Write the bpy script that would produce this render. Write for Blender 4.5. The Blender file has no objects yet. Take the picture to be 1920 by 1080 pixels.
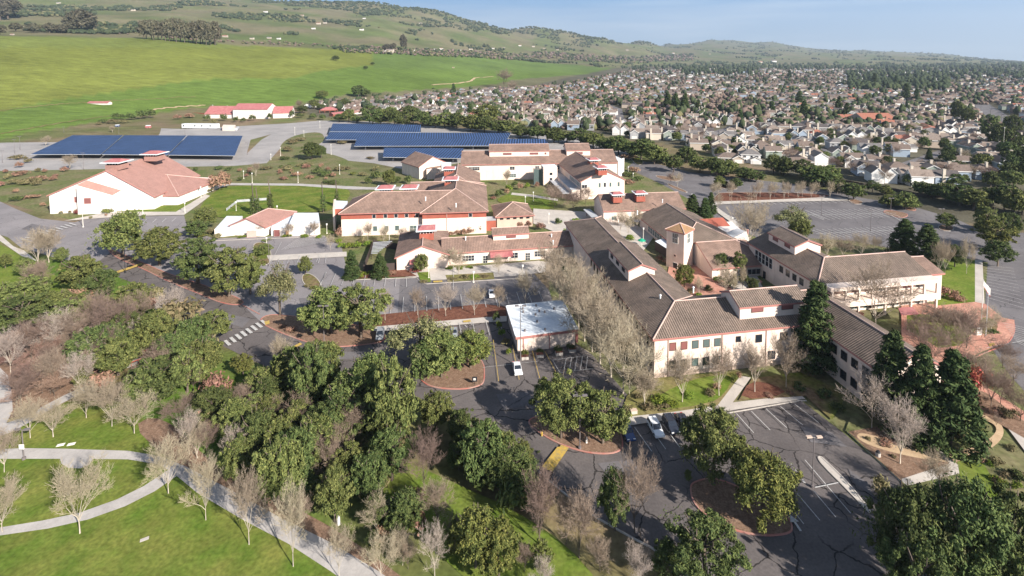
import bpy, math, random
import numpy as np
R = math.radians
rnd = random.Random(7)
nr = np.random.default_rng(11)
sc = bpy.context.scene
# ------------------------------------------------------------ camera
F, CX, CY, H, PT = 1000., 1000., 176., 72., R(3.95)
cam = bpy.data.objects.new('camera', bpy.data.cameras.new('camera'))
sc.collection.objects.link(cam); sc.camera = cam
cam.location = (0, 0, H); cam.rotation_euler = (R(90) - PT, 0, 0)
cam.data.sensor_width = 36; cam.data.lens = F / 1920 * 36
cam.data.shift_x = (960 - CX) / 1920; cam.data.shift_y = (CY - 540) / 1920
cam.data.clip_start = 1; cam.data.clip_end = 60000
# ------------------------------------------------------------ sun and sky
SUN_DIR = (0.72, -0.69); SUN_EL = R(29)
w = bpy.data.worlds.new('World'); sc.world = w; w.use_nodes = True
nt = w.node_tree; nt.nodes.clear()
wo = nt.nodes.new('ShaderNodeOutputWorld'); bg = nt.nodes.new('ShaderNodeBackground')
sky = nt.nodes.new('ShaderNodeTexSky'); sky.sky_type = 'NISHITA'; sky.sun_disc = False
sky.sun_elevation = SUN_EL; sky.sun_rotation = math.atan2(SUN_DIR[0], SUN_DIR[1])
sky.altitude = 50; sky.air_density = 1.0; sky.dust_density = 0.6; sky.ozone_density = 2.0
tc = nt.nodes.new('ShaderNodeTexCoord'); mp = nt.nodes.new('ShaderNodeMapping')
mp.inputs['Scale'].default_value = (1.0, 1.0, 14)
nz = nt.nodes.new('ShaderNodeTexNoise'); nz.inputs['Scale'].default_value = 2.2; nz.inputs['Detail'].default_value = 6
cr = nt.nodes.new('ShaderNodeValToRGB'); cr.color_ramp.elements[0].position = .47; cr.color_ramp.elements[1].position = .72
cr.color_ramp.elements[1].color = (.55, .55, .55, 1)
mx = nt.nodes.new('ShaderNodeMixRGB'); mx.inputs[2].default_value = (8.6, 9.4, 10.4, 1)
nt.links.new(tc.outputs['Generated'], mp.inputs[0]); nt.links.new(mp.outputs[0], nz.inputs[0])
nt.links.new(nz.outputs[0], cr.inputs[0]); nt.links.new(cr.outputs[0], mx.inputs[0])
sx_ = nt.nodes.new('ShaderNodeSeparateXYZ'); nt.links.new(tc.outputs['Generated'], sx_.inputs[0])
hr_ = nt.nodes.new('ShaderNodeMapRange'); hr_.inputs[1].default_value = .13; hr_.inputs[2].default_value = .45; hr_.inputs[3].default_value = .95; hr_.inputs[4].default_value = .0
nt.links.new(sx_.outputs[2], hr_.inputs[0])
hm = nt.nodes.new('ShaderNodeMixRGB'); h2 = nt.nodes.new('ShaderNodeValToRGB'); h2.color_ramp.elements[0].position = .0; h2.color_ramp.elements[0].color = (.52, .66, .80, 1); h2.color_ramp.elements[1].position = .11; h2.color_ramp.elements[1].color = (.17, .43, .80, 1)
h3 = nt.nodes.new('ShaderNodeVectorMath'); h3.operation = 'SCALE'; h3.inputs['Scale'].default_value = 10.; nt.links.new(sx_.outputs[2], h2.inputs[0]); nt.links.new(h2.outputs[0], h3.inputs[0]); nt.links.new(h3.outputs[0], hm.inputs[2]); nt.links.new(hr_.outputs[0], hm.inputs[0]); nt.links.new(sky.outputs[0], hm.inputs[1])
nt.links.new(hm.outputs[0], mx.inputs[1]); nt.links.new(mx.outputs[0], bg.inputs[0])
bg.inputs[1].default_value = 0.055; nt.links.new(bg.outputs[0], wo.inputs[0])
sl = bpy.data.lights.new('sun', 'SUN'); sl.energy = 5.0; sl.angle = R(.5); sl.color = (1, .93, .83)
so = bpy.data.objects.new('sun', sl); sc.collection.objects.link(so)
from mathutils import Vector, Matrix
d = Vector((SUN_DIR[0] * math.cos(SUN_EL), SUN_DIR[1] * math.cos(SUN_EL), math.sin(SUN_EL)))
so.rotation_euler = d.to_track_quat('Z', 'Y').to_euler()
sc.view_settings.view_transform = 'Standard'; sc.view_settings.look = 'None'
sc.view_settings.exposure = 1.0; sc.view_settings.gamma = 1
try:
    sc.cycles.max_bounces = 4; sc.cycles.diffuse_bounces = 2; sc.cycles.glossy_bounces = 2
    sc.cycles.transmission_bounces = 2; sc.cycles.volume_bounces = 0; sc.cycles.transparent_max_bounces = 6
except Exception: pass

# ------------------------------------------------------------ geometry helpers
def ray(x, y):
    a = (x - CX) / F; b = -(y - CY) / F
    return a, math.cos(PT) + b * math.sin(PT), -math.sin(PT) + b * math.cos(PT)
def gp(x, y, h=0.):                     # picture point -> place in the world at height h
    a, dy, dz = ray(x, y); t = (h - H) / dz
    return Vector((a * t, dy * t, h))
def pj(X, Y, Z=0.):
    Z -= H; dd = Y * math.cos(PT) - Z * math.sin(PT); u = Y * math.sin(PT) + Z * math.cos(PT)
    return CX + F * X / dd, CY - F * u / dd
def hz(X, Y, y):                        # height at plan point so that it reads at picture row y
    b = -(y - CY) / F
    dy = math.cos(PT) + b * math.sin(PT); dz = -math.sin(PT) + b * math.cos(PT)
    return H + Y * dz / dy
def at_depth(x, y, Y):
    a, dy, dz = ray(x, y); t = Y / dy
    return Vector((a * t, Y, H + dz * t))
def vplane(A, B, x, y):                 # picture point on the vertical plane through A, B
    a, dy, dz = ray(x, y); n = Vector((B.y - A.y, -(B.x - A.x)))
    t = (n.x * A.x + n.y * A.y) / (n.x * a + n.y * dy)
    return Vector((a * t, dy * t, H + dz * t))
C10, S10 = math.cos(R(10)), math.sin(R(10))
def uv(u, v, z=0.): return Vector((u * C10 - v * S10, u * S10 + v * C10, z))

# ------------------------------------------------------------ materials
MATS = {}
def mat(name, col, rough=.9, col2=None, scale=1., detail=3, var=0., bump=0., bscale=None, spec=.2, coord='Object', extra=None, lo=.35, hi=.65, metal=0.):
    m = bpy.data.materials.new(name); m.use_nodes = True; t = m.node_tree; N = t.nodes; L = t.links
    b = N['Principled BSDF']; b.inputs['Roughness'].default_value = rough; b.inputs['Metallic'].default_value = metal
    b.inputs['Specular IOR Level'].default_value = spec
    b.inputs['Base Color'].default_value = (*col, 1)
    out = None
    tcn = N.new('ShaderNodeTexCoord')
    if col2:
        n = N.new('ShaderNodeTexNoise'); n.inputs['Scale'].default_value = scale; n.inputs['Detail'].default_value = detail
        n.inputs['Roughness'].default_value = .62
        L.new(tcn.outputs[coord], n.inputs[0])
        r = N.new('ShaderNodeMapRange'); r.inputs[1].default_value = lo; r.inputs[2].default_value = hi
        L.new(n.outputs[0], r.inputs[0])
        mxx = N.new('ShaderNodeMixRGB'); mxx.inputs[1].default_value = (*col, 1); mxx.inputs[2].default_value = (*col2, 1)
        L.new(r.outputs[0], mxx.inputs[0]); out = mxx.outputs[0]
    if var:
        oi = N.new('ShaderNodeObjectInfo'); hs = N.new('ShaderNodeHueSaturation')
        r2 = N.new('ShaderNodeMapRange'); r2.inputs[3].default_value = 1 - var; r2.inputs[4].default_value = 1 + var
        L.new(oi.outputs['Random'], r2.inputs[0]); L.new(r2.outputs[0], hs.inputs['Value'])
        r3 = N.new('ShaderNodeMapRange'); r3.inputs[3].default_value = .5 - var * .08; r3.inputs[4].default_value = .5 + var * .08
        L.new(oi.outputs['Random'], r3.inputs[0]); L.new(r3.outputs[0], hs.inputs['Hue'])
        if out: L.new(out, hs.inputs['Color'])
        else: hs.inputs['Color'].default_value = (*col, 1)
        out = hs.outputs[0]
    if extra: out = extra(t, out, b, tcn) or out
    if out: L.new(out, b.inputs['Base Color'])
    if bump:
        n = N.new('ShaderNodeTexNoise'); n.inputs['Scale'].default_value = bscale or scale * 6; n.inputs['Detail'].default_value = 3
        L.new(tcn.outputs[coord], n.inputs[0])
        bp = N.new('ShaderNodeBump'); bp.inputs['Strength'].default_value = bump; bp.inputs['Distance'].default_value = .1
        L.new(n.outputs[0], bp.inputs['Height']); L.new(bp.outputs[0], b.inputs['Normal'])
    MATS[name] = m
    return m
def mul_noise(scale, lo, hi, coord='Object', detail=4, stretch=None):
    def f(t, out, b, tcn):
        N, L = t.nodes, t.links
        n = N.new('ShaderNodeTexNoise'); n.inputs['Scale'].default_value = scale; n.inputs['Detail'].default_value = detail
        if stretch:
            mpp = N.new('ShaderNodeMapping'); mpp.inputs['Scale'].default_value = stretch
            L.new(tcn.outputs[coord], mpp.inputs[0]); L.new(mpp.outputs[0], n.inputs[0])
        else: L.new(tcn.outputs[coord], n.inputs[0])
        r = N.new('ShaderNodeMapRange'); r.inputs[1].default_value = .3; r.inputs[2].default_value = .7
        r.inputs[3].default_value = lo; r.inputs[4].default_value = hi
        L.new(n.outputs[0], r.inputs[0])
        m = N.new('ShaderNodeVectorMath'); m.operation = 'SCALE'
        if out: L.new(out, m.inputs[0])
        else: m.inputs[0].default_value = b.inputs['Base Color'].default_value[:3]
        L.new(r.outputs[0], m.inputs['Scale'])
        return m.outputs[0]
    return f
def cracks(scale, wid, dark, mul=None):
    def f(t, out, b, tcn):
        N, L = t.nodes, t.links
        if mul: out = mul(t, out, b, tcn)
        nn = N.new('ShaderNodeTexNoise'); nn.inputs['Scale'].default_value = .35; nn.inputs['Detail'].default_value = 4
        L.new(tcn.outputs['Object'], nn.inputs[0])
        ad = N.new('ShaderNodeVectorMath'); ad.operation = 'MULTIPLY_ADD'; ad.inputs[1].default_value = (3, 3, 0)
        L.new(nn.outputs['Color'], ad.inputs[0]); L.new(tcn.outputs['Object'], ad.inputs[2])
        v = N.new('ShaderNodeTexVoronoi'); v.feature = 'DISTANCE_TO_EDGE'; v.inputs['Scale'].default_value = scale
        v.voronoi_dimensions = '2D'; L.new(ad.outputs[0], v.inputs['Vector'])
        r = N.new('ShaderNodeMapRange'); r.inputs[1].default_value = wid * .4; r.inputs[2].default_value = wid
        r.inputs[3].default_value = dark; r.inputs[4].default_value = 1
        L.new(v.outputs['Distance'], r.inputs[0])
        n2 = N.new('ShaderNodeTexNoise'); n2.inputs['Scale'].default_value = .07; L.new(tcn.outputs['Object'], n2.inputs[0])
        r2 = N.new('ShaderNodeMapRange'); r2.inputs[1].default_value = .38; r2.inputs[2].default_value = .48; L.new(n2.outputs[0], r2.inputs[0])
        mm = N.new('ShaderNodeMix'); mm.inputs[2].default_value = 1.; L.new(r2.outputs[0], mm.inputs[0]); L.new(r.outputs[0], mm.inputs[3])
        m = N.new('ShaderNodeVectorMath'); m.operation = 'SCALE'
        if out: L.new(out, m.inputs[0])
        else: m.inputs[0].default_value = b.inputs['Base Color'].default_value[:3]
        L.new(mm.outputs[0], m.inputs['Scale'])
        return m.outputs[0]
    return f
def uv_stripe(pu, pv, du, dv, bumpd=.0):
    # tile courses: darker grooves every pu along u and pv along v (metres)
    def f(t, out, b, tcn):
        N, L = t.nodes, t.links
        sp = N.new('ShaderNodeSeparateXYZ'); L.new(tcn.outputs['UV'], sp.inputs[0])
        def band(o, per, dk):
            a = N.new('ShaderNodeMath'); a.operation = 'DIVIDE'; a.inputs[1].default_value = per; L.new(o, a.inputs[0])
            fr = N.new('ShaderNodeMath'); fr.operation = 'FRACT'; L.new(a.outputs[0], fr.inputs[0])
            pp = N.new('ShaderNodeMath'); pp.operation = 'PINGPONG'; pp.inputs[1].default_value = .5; L.new(fr.outputs[0], pp.inputs[0])
            r = N.new('ShaderNodeMapRange'); r.inputs[1].default_value = .04; r.inputs[2].default_value = .3
            r.inputs[3].default_value = dk; r.inputs[4].default_value = 1; L.new(pp.outputs[0], r.inputs[0])
            return r.outputs[0]
        x = band(sp.outputs[0], pu, du); y = band(sp.outputs[1], pv, dv)
        m1 = N.new('ShaderNodeMath'); m1.operation = 'MULTIPLY'; L.new(x, m1.inputs[0]); L.new(y, m1.inputs[1])
        m = N.new('ShaderNodeVectorMath'); m.operation = 'SCALE'
        if out: L.new(out, m.inputs[0])
        else: m.inputs[0].default_value = b.inputs['Base Color'].default_value[:3]
        L.new(m1.outputs[0], m.inputs['Scale'])
        if bumpd:
            bp = N.new('ShaderNodeBump'); bp.inputs['Strength'].default_value = 1; bp.inputs['Distance'].default_value = bumpd
            L.new(x, bp.inputs['Height']); L.new(bp.outputs[0], b.inputs['Normal'])
        return m.outputs[0]
    return f
def seq(*fs):
    def f(t, out, b, tcn):
        for g in fs: out = g(t, out, b, tcn)
        return out
    return f
def island_var(lo, hi, huev=.02):
    def f(t, out, b, tcn):
        N, L = t.nodes, t.links
        g = N.new('ShaderNodeNewGeometry'); hs = N.new('ShaderNodeHueSaturation')
        r = N.new('ShaderNodeMapRange'); r.inputs[3].default_value = lo; r.inputs[4].default_value = hi
        L.new(g.outputs['Random Per Island'], r.inputs[0]); L.new(r.outputs[0], hs.inputs['Value'])
        r3 = N.new('ShaderNodeMapRange'); r3.inputs[3].default_value = .5 + huev; r3.inputs[4].default_value = .5 - huev
        L.new(g.outputs['Random Per Island'], r3.inputs[0]); L.new(r3.outputs[0], hs.inputs['Hue'])
        if out: L.new(out, hs.inputs['Color'])
        else: hs.inputs['Color'].default_value = b.inputs['Base Color'].default_value
        b.inputs['Subsurface Weight'].default_value = 0
        return hs.outputs[0]
    return f

mat('asphalt_dark', (.10, .088, .087), .95, (.148, .13, .127), .09, 6, extra=cracks(.16, .028, .25, mul_noise(2.5, .86, 1.12)))
mat('asphalt_light', (.19, .175, .18), .95, (.25, .23, .235), .06, 6, extra=cracks(.12, .015, .6, mul_noise(2.2, .92, 1.08)))
mat('asphalt_lot', (.125, .115, .12), .95, (.175, .163, .168), .08, 6, extra=cracks(.12, .014, .5, mul_noise(2.2, .9, 1.1)))
mat('lot_pale', (.27, .255, .25), .95, (.36, .335, .325), .05, 6, extra=mul_noise(.8, .92, 1.06))
mat('concrete', (.42, .38, .345), .9, (.52, .475, .43), .25, 5, extra=mul_noise(3, .93, 1.05))
mat('path_pale', (.36, .335, .32), .9, (.45, .42, .40), .3, 6, extra=mul_noise(3, .92, 1.06))
mat('lawn', (.09, .145, .022), 1, (.175, .185, .045), .14, 8, extra=seq(mul_noise(1.6, .72, 1.2), mul_noise(.2, .85, 1.15)), spec=.05)
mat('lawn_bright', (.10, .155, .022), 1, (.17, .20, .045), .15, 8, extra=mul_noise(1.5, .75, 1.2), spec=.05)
mat('lawn_dry', (.15, .155, .045), 1, (.24, .19, .10), .1, 9, extra=mul_noise(1.4, .75, 1.2), spec=.05)
mat('woods_floor', (.12, .15, .03), 1, (.20, .14, .085), .07, 10, extra=mul_noise(1.2, .6, 1.25), spec=.05, lo=.42, hi=.58)
mat('mulch', (.185, .115, .08), 1, (.26, .175, .125), 1.2, 8, extra=mul_noise(4, .65, 1.25), spec=.05)
mat('mulch_dark', (.12, .05, .037), 1, (.19, .09, .06), .8, 8, extra=mul_noise(3, .7, 1.25), spec=.05)
mat('scrub_floor', (.20, .17, .10), 1, (.11, .14, .045), .08, 8, extra=mul_noise(.9, .65, 1.25), spec=.05)
mat('sand', (.50, .37, .24), 1, (.42, .30, .19), .5, 6, extra=mul_noise(3, .9, 1.1), spec=.05)
mat('brick_red', (.42, .20, .15), .95, (.52, .28, .21), .5, 6, extra=mul_noise(2, .88, 1.1))
mat('paint_white', (.56, .55, .53), .8, (.34, .33, .33), 3, 5)
mat('paint_yellow', (.55, .36, .06), .8, (.35, .27, .12), 2, 5)
mat('kerb_grey', (.48, .44, .40), .9, (.38, .34, .31), .8, 5)
mat('kerb_red', (.45, .15, .12), .9, (.42, .26, .22), .35, 5)
mat('stucco', (.80, .665, .58), .95, (.72, .59, .51), .35, 7, extra=seq(mul_noise(.12, .92, 1.04), mul_noise(1.1, .90, 1.03, stretch=(1, 1, .12))))
mat('stucco_tan', (.56, .43, .35), .95, (.50, .385, .315), .4, 6)
mat('stucco_white', (.80, .735, .69), .95, (.72, .65, .61), .35, 6, extra=mul_noise(1.1, .90, 1.03, stretch=(1, 1, .12)))
mat('siding_red', (.40, .12, .085), .8, (.33, .10, .07), .5, 4, extra=uv_stripe(30, .28, 1, .7))
mat('trim', (.43, .19, .165), .8, (.36, .16, .14), .7, 4)
mat('trim_pale', (.60, .42, .37), .8, (.52, .36, .31), .8, 4)
mat('tile_roof', (.33, .22, .175), .9, (.235, .16, .13), .45, 7, extra=seq(mul_noise(2.2, .8, 1.15), mul_noise(.16, .78, 1.15, detail=6), uv_stripe(.56, .42, .6, .85, .05)))
mat('tile_grey', (.285, .215, .175), .9, (.185, .145, .12), .3, 8, extra=seq(mul_noise(2.2, .78, 1.15), mul_noise(.16, .78, 1.15, detail=6), uv_stripe(.56, .42, .3, .8, .09)))
mat('tile_pink', (.42, .235, .20), .9, (.35, .20, .17), .3, 7, extra=seq(mul_noise(2.2, .88, 1.1), uv_stripe(.45, .42, .72, .85, .04)))
mat('tile_gold', (.42, .25, .13), .9, (.30, .19, .11), .8, 6, extra=uv_stripe(.45, .42, .5, .85, .05))
mat('metal_red', (.38, .12, .125), .65, (.46, .19, .18), .4, 4, extra=uv_stripe(.5, 40, .7, 1), spec=.5)
mat('metal_white', (.78, .80, .82), .5, (.66, .68, .71), .4, 4, spec=.5)
mat('membrane', (.74, .78, .82), .75, (.58, .62, .67), .35, 6, extra=mul_noise(1.5, .9, 1.05))
mat('membrane_grey', (.42, .43, .46), .8, (.34, .35, .37), .4, 5)
mat('glass_dark', (.02, .025, .035), .15, spec=.7)
mat('glass_teal', (.09, .125, .125), .2, spec=.7)
mat('blind_red', (.22, .085, .08), .6, spec=.3)
mat('frame_white', (.72, .70, .66), .6)
mat('frame_dark', (.08, .06, .055), .6)
mat('pole_metal', (.16, .14, .14), .5, spec=.5)
mat('pole_cream', (.70, .66, .58), .6)
mat('pole_dark', (.03, .03, .035), .5)
mat('solar', (.0065, .012, .028), .5, (.0095, .017, .038), .15, 3, extra=uv_stripe(2.1, 1.9, 5.5, 3.2), spec=.12)
mat('steel', (.5, .5, .5), .5, spec=.5)
mat('bark', (.16, .125, .10), 1, (.10, .08, .065), 3, 4)
mat('bark_pale', (.52, .45, .37), .95, (.40, .35, .29), 2.5, 5)
mat('twig_pale', (.40, .33, .245), 1, (.30, .245, .185), .3, 3, var=.18, spec=.05)
mat('twig_white', (.46, .385, .33), 1, (.36, .30, .26), .3, 3, var=.1, spec=.05)
mat('twig_brown', (.29, .215, .17), 1, (.22, .165, .135), .3, 3, var=.2, spec=.05)
mat('twig_red', (.27, .165, .13), 1, (.33, .22, .18), .3, 3, var=.2, spec=.05)
def leaf(name, c, c2, lo=.55, hi=1.5, var=.18, hv=.025):
    mat(name, c, .85, c2, .33, 4, var=var, extra=island_var(lo, hi, hv), spec=.15)
leaf('leaf_oak', (.092, .112, .033), (.135, .152, .05))
leaf('leaf_dark', (.056, .078, .025), (.092, .115, .037))
leaf('leaf_loose', (.13, .135, .06), (.17, .17, .075))
leaf('leaf_yellow', (.13, .135, .035), (.10, .12, .035))
leaf('leaf_conifer', (.038, .062, .022), (.055, .08, .025), .6, 1.5)
leaf('leaf_bright', (.10, .15, .02), (.16, .20, .03))
leaf('leaf_red', (.30, .07, .05), (.38, .14, .09))
leaf('leaf_maroon', (.16, .035, .04), (.22, .07, .06))
leaf('leaf_rust', (.22, .125, .085), (.30, .19, .13))
leaf('leaf_scrub', (.13, .12, .055), (.19, .155, .085))
leaf('leaf_hill', (.04, .055, .03), (.06, .07, .038), .6, 1.4)
leaf('leaf_euc', (.085, .085, .055), (.13, .115, .075), .6, 1.4)

# ------------------------------------------------------------ mesh builder
def tag(o, label=None, cat=None, group=None, kind=None):
    if label: o['label'] = label
    if cat: o['category'] = cat
    if group: o['group'] = group
    if kind: o['kind'] = kind
    return o
def link(o, parent=None):
    sc.collection.objects.link(o)
    if parent: o.parent = parent
    return o
def empty(name, loc, rz=0.):
    o = bpy.data.objects.new(name, None); o.location = loc; o.rotation_euler = (0, 0, rz); o.empty_display_size = .5
    return link(o)
class MB:
    def __init__(s, org=(0, 0, 0)): s.v = []; s.f = []; s.m = []; s.o = Vector(org)
    def poly(s, pts, m=0):
        i = len(s.v); s.v += [tuple(Vector(p) - s.o) for p in pts]; s.f.append(tuple(range(i, i + len(pts)))); s.m.append(m)
    def prism(s, pts, z0, z1, m=0, mt=None, bottom=False):
        P = [Vector((p[0], p[1], 0)) for p in pts]
        ar = sum(P[i].x * P[(i + 1) % len(P)].y - P[(i + 1) % len(P)].x * P[i].y for i in range(len(P)))
        if ar < 0: P = P[::-1]
        n = len(P)
        for i in range(n):
            a, b = P[i], P[(i + 1) % n]
            s.poly([(a.x, a.y, z0), (b.x, b.y, z0), (b.x, b.y, z1), (a.x, a.y, z1)], m)
        s.poly([(p.x, p.y, z1) for p in P], m if mt is None else mt)
        if bottom: s.poly([(p.x, p.y, z0) for p in P[::-1]], m)
    def box(s, c, ax, sx, sy, z0, z1, m=0, mt=None, bottom=False):   # ax = unit x axis (2d)
        c = Vector((c[0], c[1])); a = Vector((ax[0], ax[1])).normalized(); b = Vector((-a.y, a.x))
        s.prism([c - a * sx / 2 - b * sy / 2, c + a * sx / 2 - b * sy / 2, c + a * sx / 2 + b * sy / 2, c - a * sx / 2 + b * sy / 2], z0, z1, m, mt, bottom)
    def bar(s, a, b, r, r2=None, n=6, m=0):
        a = Vector(a); b = Vector(b); r2 = r if r2 is None else r2
        dd = (b - a).normalized(); t = dd.cross(Vector((0, 0, 1)) if abs(dd.z) < .95 else Vector((1, 0, 0))).normalized(); q = dd.cross(t)
        A = [a + (t * math.cos(k * 2 * math.pi / n) + q * math.sin(k * 2 * math.pi / n)) * r for k in range(n)]
        B = [b + (t * math.cos(k * 2 * math.pi / n) + q * math.sin(k * 2 * math.pi / n)) * r2 for k in range(n)]
        for k in range(n): s.poly([A[k], A[(k + 1) % n], B[(k + 1) % n], B[k]], m)
        s.poly(B, m); s.poly(A[::-1], m)
    def sphere(s, c, rx, rz, m=0, n=8, k=5):
        c = Vector(c); rows = []
        for j in range(k + 1):
            th = math.pi * j / k
            rows.append([c + Vector((rx * math.sin(th) * math.cos(2 * math.pi * i / n), rx * math.sin(th) * math.sin(2 * math.pi * i / n), rz * math.cos(th))) for i in range(n)])
        for j in range(k):
            for i in range(n): s.poly([rows[j][i], rows[j + 1][i], rows[j + 1][(i + 1) % n], rows[j][(i + 1) % n]], m)
    def build(s, name, mats, parent=None, uvs=True, smooth=False):
        me = bpy.data.meshes.new(name); me.from_pydata(s.v, [], s.f)
        for m in (mats if isinstance(mats, (list, tuple)) else [mats]): me.materials.append(MATS[m])
        me.polygons.foreach_set('material_index', s.m)
        if smooth: me.polygons.foreach_set('use_smooth', [True] * len(s.f))
        if uvs:
            ul = me.uv_layers.new(name='UVMap'); dat = ul.data; k = 0
            for p in me.polygons:
                n = p.normal
                if abs(n.z) > .999: t = Vector((C10, S10, 0))
                else: t = Vector((0, 0, 1)).cross(n).normalized()
                q = n.cross(t)
                for li in p.loop_indices:
                    co = me.vertices[me.loops[li].vertex_index].co + s.o
                    dat[li].uv = (co.dot(t), co.dot(q))
        me.update()
        o = bpy.data.objects.new(name, me)
        if parent is None: o.location = s.o
        return link(o, parent)
def np_mesh(name, V, Fc, mats, mi=None):
    V = np.asarray(V, dtype=np.float32).reshape(-1, 3); Fc = np.asarray(Fc, dtype=np.int32); k = Fc.shape[1]
    me = bpy.data.meshes.new(name); me.vertices.add(len(V)); me.vertices.foreach_set('co', V.ravel())
    me.loops.add(Fc.size); me.loops.foreach_set('vertex_index', Fc.ravel())
    me.polygons.add(len(Fc)); me.polygons.foreach_set('loop_start', np.arange(0, Fc.size, k, dtype=np.int32))
    me.polygons.foreach_set('loop_total', np.full(len(Fc), k, dtype=np.int32))
    for m in (mats if isinstance(mats, (list, tuple)) else [mats]): me.materials.append(MATS[m])
    if mi is not None: me.polygons.foreach_set('material_index', np.asarray(mi, dtype=np.int32))
    me.update(calc_edges=True); me.validate()
    return me
from mathutils.geometry import tessellate_polygon
def inside(p, poly):
    x, y = p; c = False; n = len(poly)
    for i in range(n):
        x1, y1 = poly[i]; x2, y2 = poly[(i + 1) % n]
        if (y1 > y) != (y2 > y) and x < (x2 - x1) * (y - y1) / (y2 - y1) + x1: c = not c
    return c
def smooth_line(pts, closed=False, n=3):
    for _ in range(n):
        q = []
        m = len(pts)
        for i in range(m if closed else m - 1):
            a, b = pts[i], pts[(i + 1) % m]
            q += [(a[0] * .75 + b[0] * .25, a[1] * .75 + b[1] * .25), (a[0] * .25 + b[0] * .75, a[1] * .25 + b[1] * .75)]
        if not closed: q = [pts[0]] + q + [pts[-1]]
        pts = q
    return pts
LAYER = [0]
def sheet(name, px, m, z=None, smooth=0, raise_=0., world=False):
    """flat ground sheet from picture corners; a few mm over the one below"""
    LAYER[0] += 1
    z = (.02 + .004 * LAYER[0]) if z is None else z
    if smooth: px = smooth_line(px, True, smooth)
    P = [Vector((p[0], p[1], 0)) for p in px] if world else [gp(x, y) for x, y in px]
    b = MB()
    if raise_:
        b.prism(P, 0, z + raise_, 0)
        z = z + raise_; b.f.pop(); b.m.pop(); b.v = b.v[:-len(P)]
    for tri in tessellate_polygon([P]):
        a = [P[i] for i in tri]
        if (a[1] - a[0]).cross(a[2] - a[0]).z < 0: a = a[::-1]
        b.poly([(q.x, q.y, z) for q in a])
    return tag(b.build(name, m, uvs=False), kind='structure')
def strip(b, P, wd, z0, z1, m=0, closed=False):
    n = len(P); L, Rr = [], []
    for i in range(n):
        a = P[i - 1] if (i or closed) else P[i]; c = P[(i + 1) % n] if (i < n - 1 or closed) else P[i]
        t = (c - a); t.z = 0; t.normalize(); nn = Vector((-t.y, t.x, 0)) * wd / 2
        L.append(P[i] + nn); Rr.append(P[i] - nn)
    for i in range(n if closed else n - 1):
        j = (i + 1) % n
        q = lambda p, z: (p.x, p.y, z)
        b.poly([q(Rr[i], z1), q(Rr[j], z1), q(L[j], z1), q(L[i], z1)], m)
        if z1 > z0 + .01:
            b.poly([q(Rr[i], z0), q(Rr[j], z0), q(Rr[j], z1), q(Rr[i], z1)], m)
            b.poly([q(L[j], z0), q(L[i], z0), q(L[i], z1), q(L[j], z1)], m)
def kerb(name, px, m='kerb_grey', closed=False, wd=.22, smooth=2, h=.2):
    if smooth: px = smooth_line(px, closed, smooth)
    b = MB(); strip(b, [gp(x, y) for x, y in px], wd, 0, h, 0, closed)
    return tag(b.build(name, m, uvs=False), kind='structure')
def island(name, px, mm='mulch', km='kerb_red', smooth=2):
    px = smooth_line(px, True, smooth)
    sheet(name, px, mm, z=.14, raise_=.0)
    kerb('kerb', px, km, True, .25, 0, .2)
# ------------------------------------------------------------ terrain
from mathutils import noise as mn
PROF = {  # picture column -> (distance, picture row) beyond the flat part
 -500: [(430, None), (600, 200), (1000, 60), (1600, 30), (2600, 0), (4500, -40)],
 0:    [(450, None), (640, 200), (1050, 68), (1250, 63), (1700, 42), (2600, 8), (3600, -22), (4500, -32)],
 300:  [(640, None), (860, 150), (1200, 74), (1400, 70), (1900, 48), (2700, 20), (3600, -6), (4600, -18)],
 480:  [(700, None), (980, 138), (1350, 84), (1600, 80), (2000, 66), (2800, 34), (3700, 8), (4700, -8)],
 700:  [(800, None), (1100, 148), (1700, 97), (2000, 92), (2700, 66), (3700, 32), (5000, 6)],
 800:  [(900, None), (1300, 142), (2000, 100), (2400, 96), (3000, 76), (4000, 46), (5200, 18)],
 900:  [(1150, None), (1700, 135), (2400, 106), (2800, 100), (3500, 80), (4500, 56), (5500, 40)],
 1000: [(1600, None), (2300, 128), (3000, 112), (4000, 92), (5000, 72), (6000, 52)],
 1100: [(2200, None), (3200, 116), (4200, 100), (5200, 84), (6500, 66)],
 1200: [(3200, None), (4200, 116), (5000, 104), (6200, 90), (8800, 77)],
 1250: [(3800, None), (5000, 112), (6500, 98), (11000, 84)],
 1330: [(3900, None), (5200, 115), (6800, 100), (13000, 74)],
 1440: [(3900, None), (5000, 116), (6500, 104), (13000, 79)],
 1540: [(3800, None), (4800, 116), (6000, 108), (12500, 93)],
 1650: [(3600, None), (4800, 117), (5600, 111), (11500, 96)],
 1750: [(3600, None), (4800, 118), (5600, 112), (11500, 102)],
 1850: [(3600, None), (4800, 119), (5800, 115), (11500, 111)],
 1920: [(3600, None), (4800, 121), (5800, 119), (11500, 116)],
 2500: [(3600, None), (4800, 124), (5800, 123), (11500, 122)],
}
KX = sorted(PROF)
def prof_h(k, Y):
    pts = PROF[k]; hs = []
    for (D, y) in pts: hs.append((D, 0. if y is None else hz(0, D, y)))
    if Y <= hs[0][0]: return 0., hs[-1][0]
    for (a, ha), (b, hb) in zip(hs, hs[1:]):
        if Y <= b:
            s = (Y - a) / (b - a); s2 = s * s * (3 - 2 * s) if ha == 0. else s
            return ha + (hb - ha) * (s2 * .5 + s * .5 if ha == 0. else s), hs[-1][0]
    return max(-1200, hs[-1][1] - (Y - hs[-1][0]) * .22), hs[-1][0]
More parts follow.
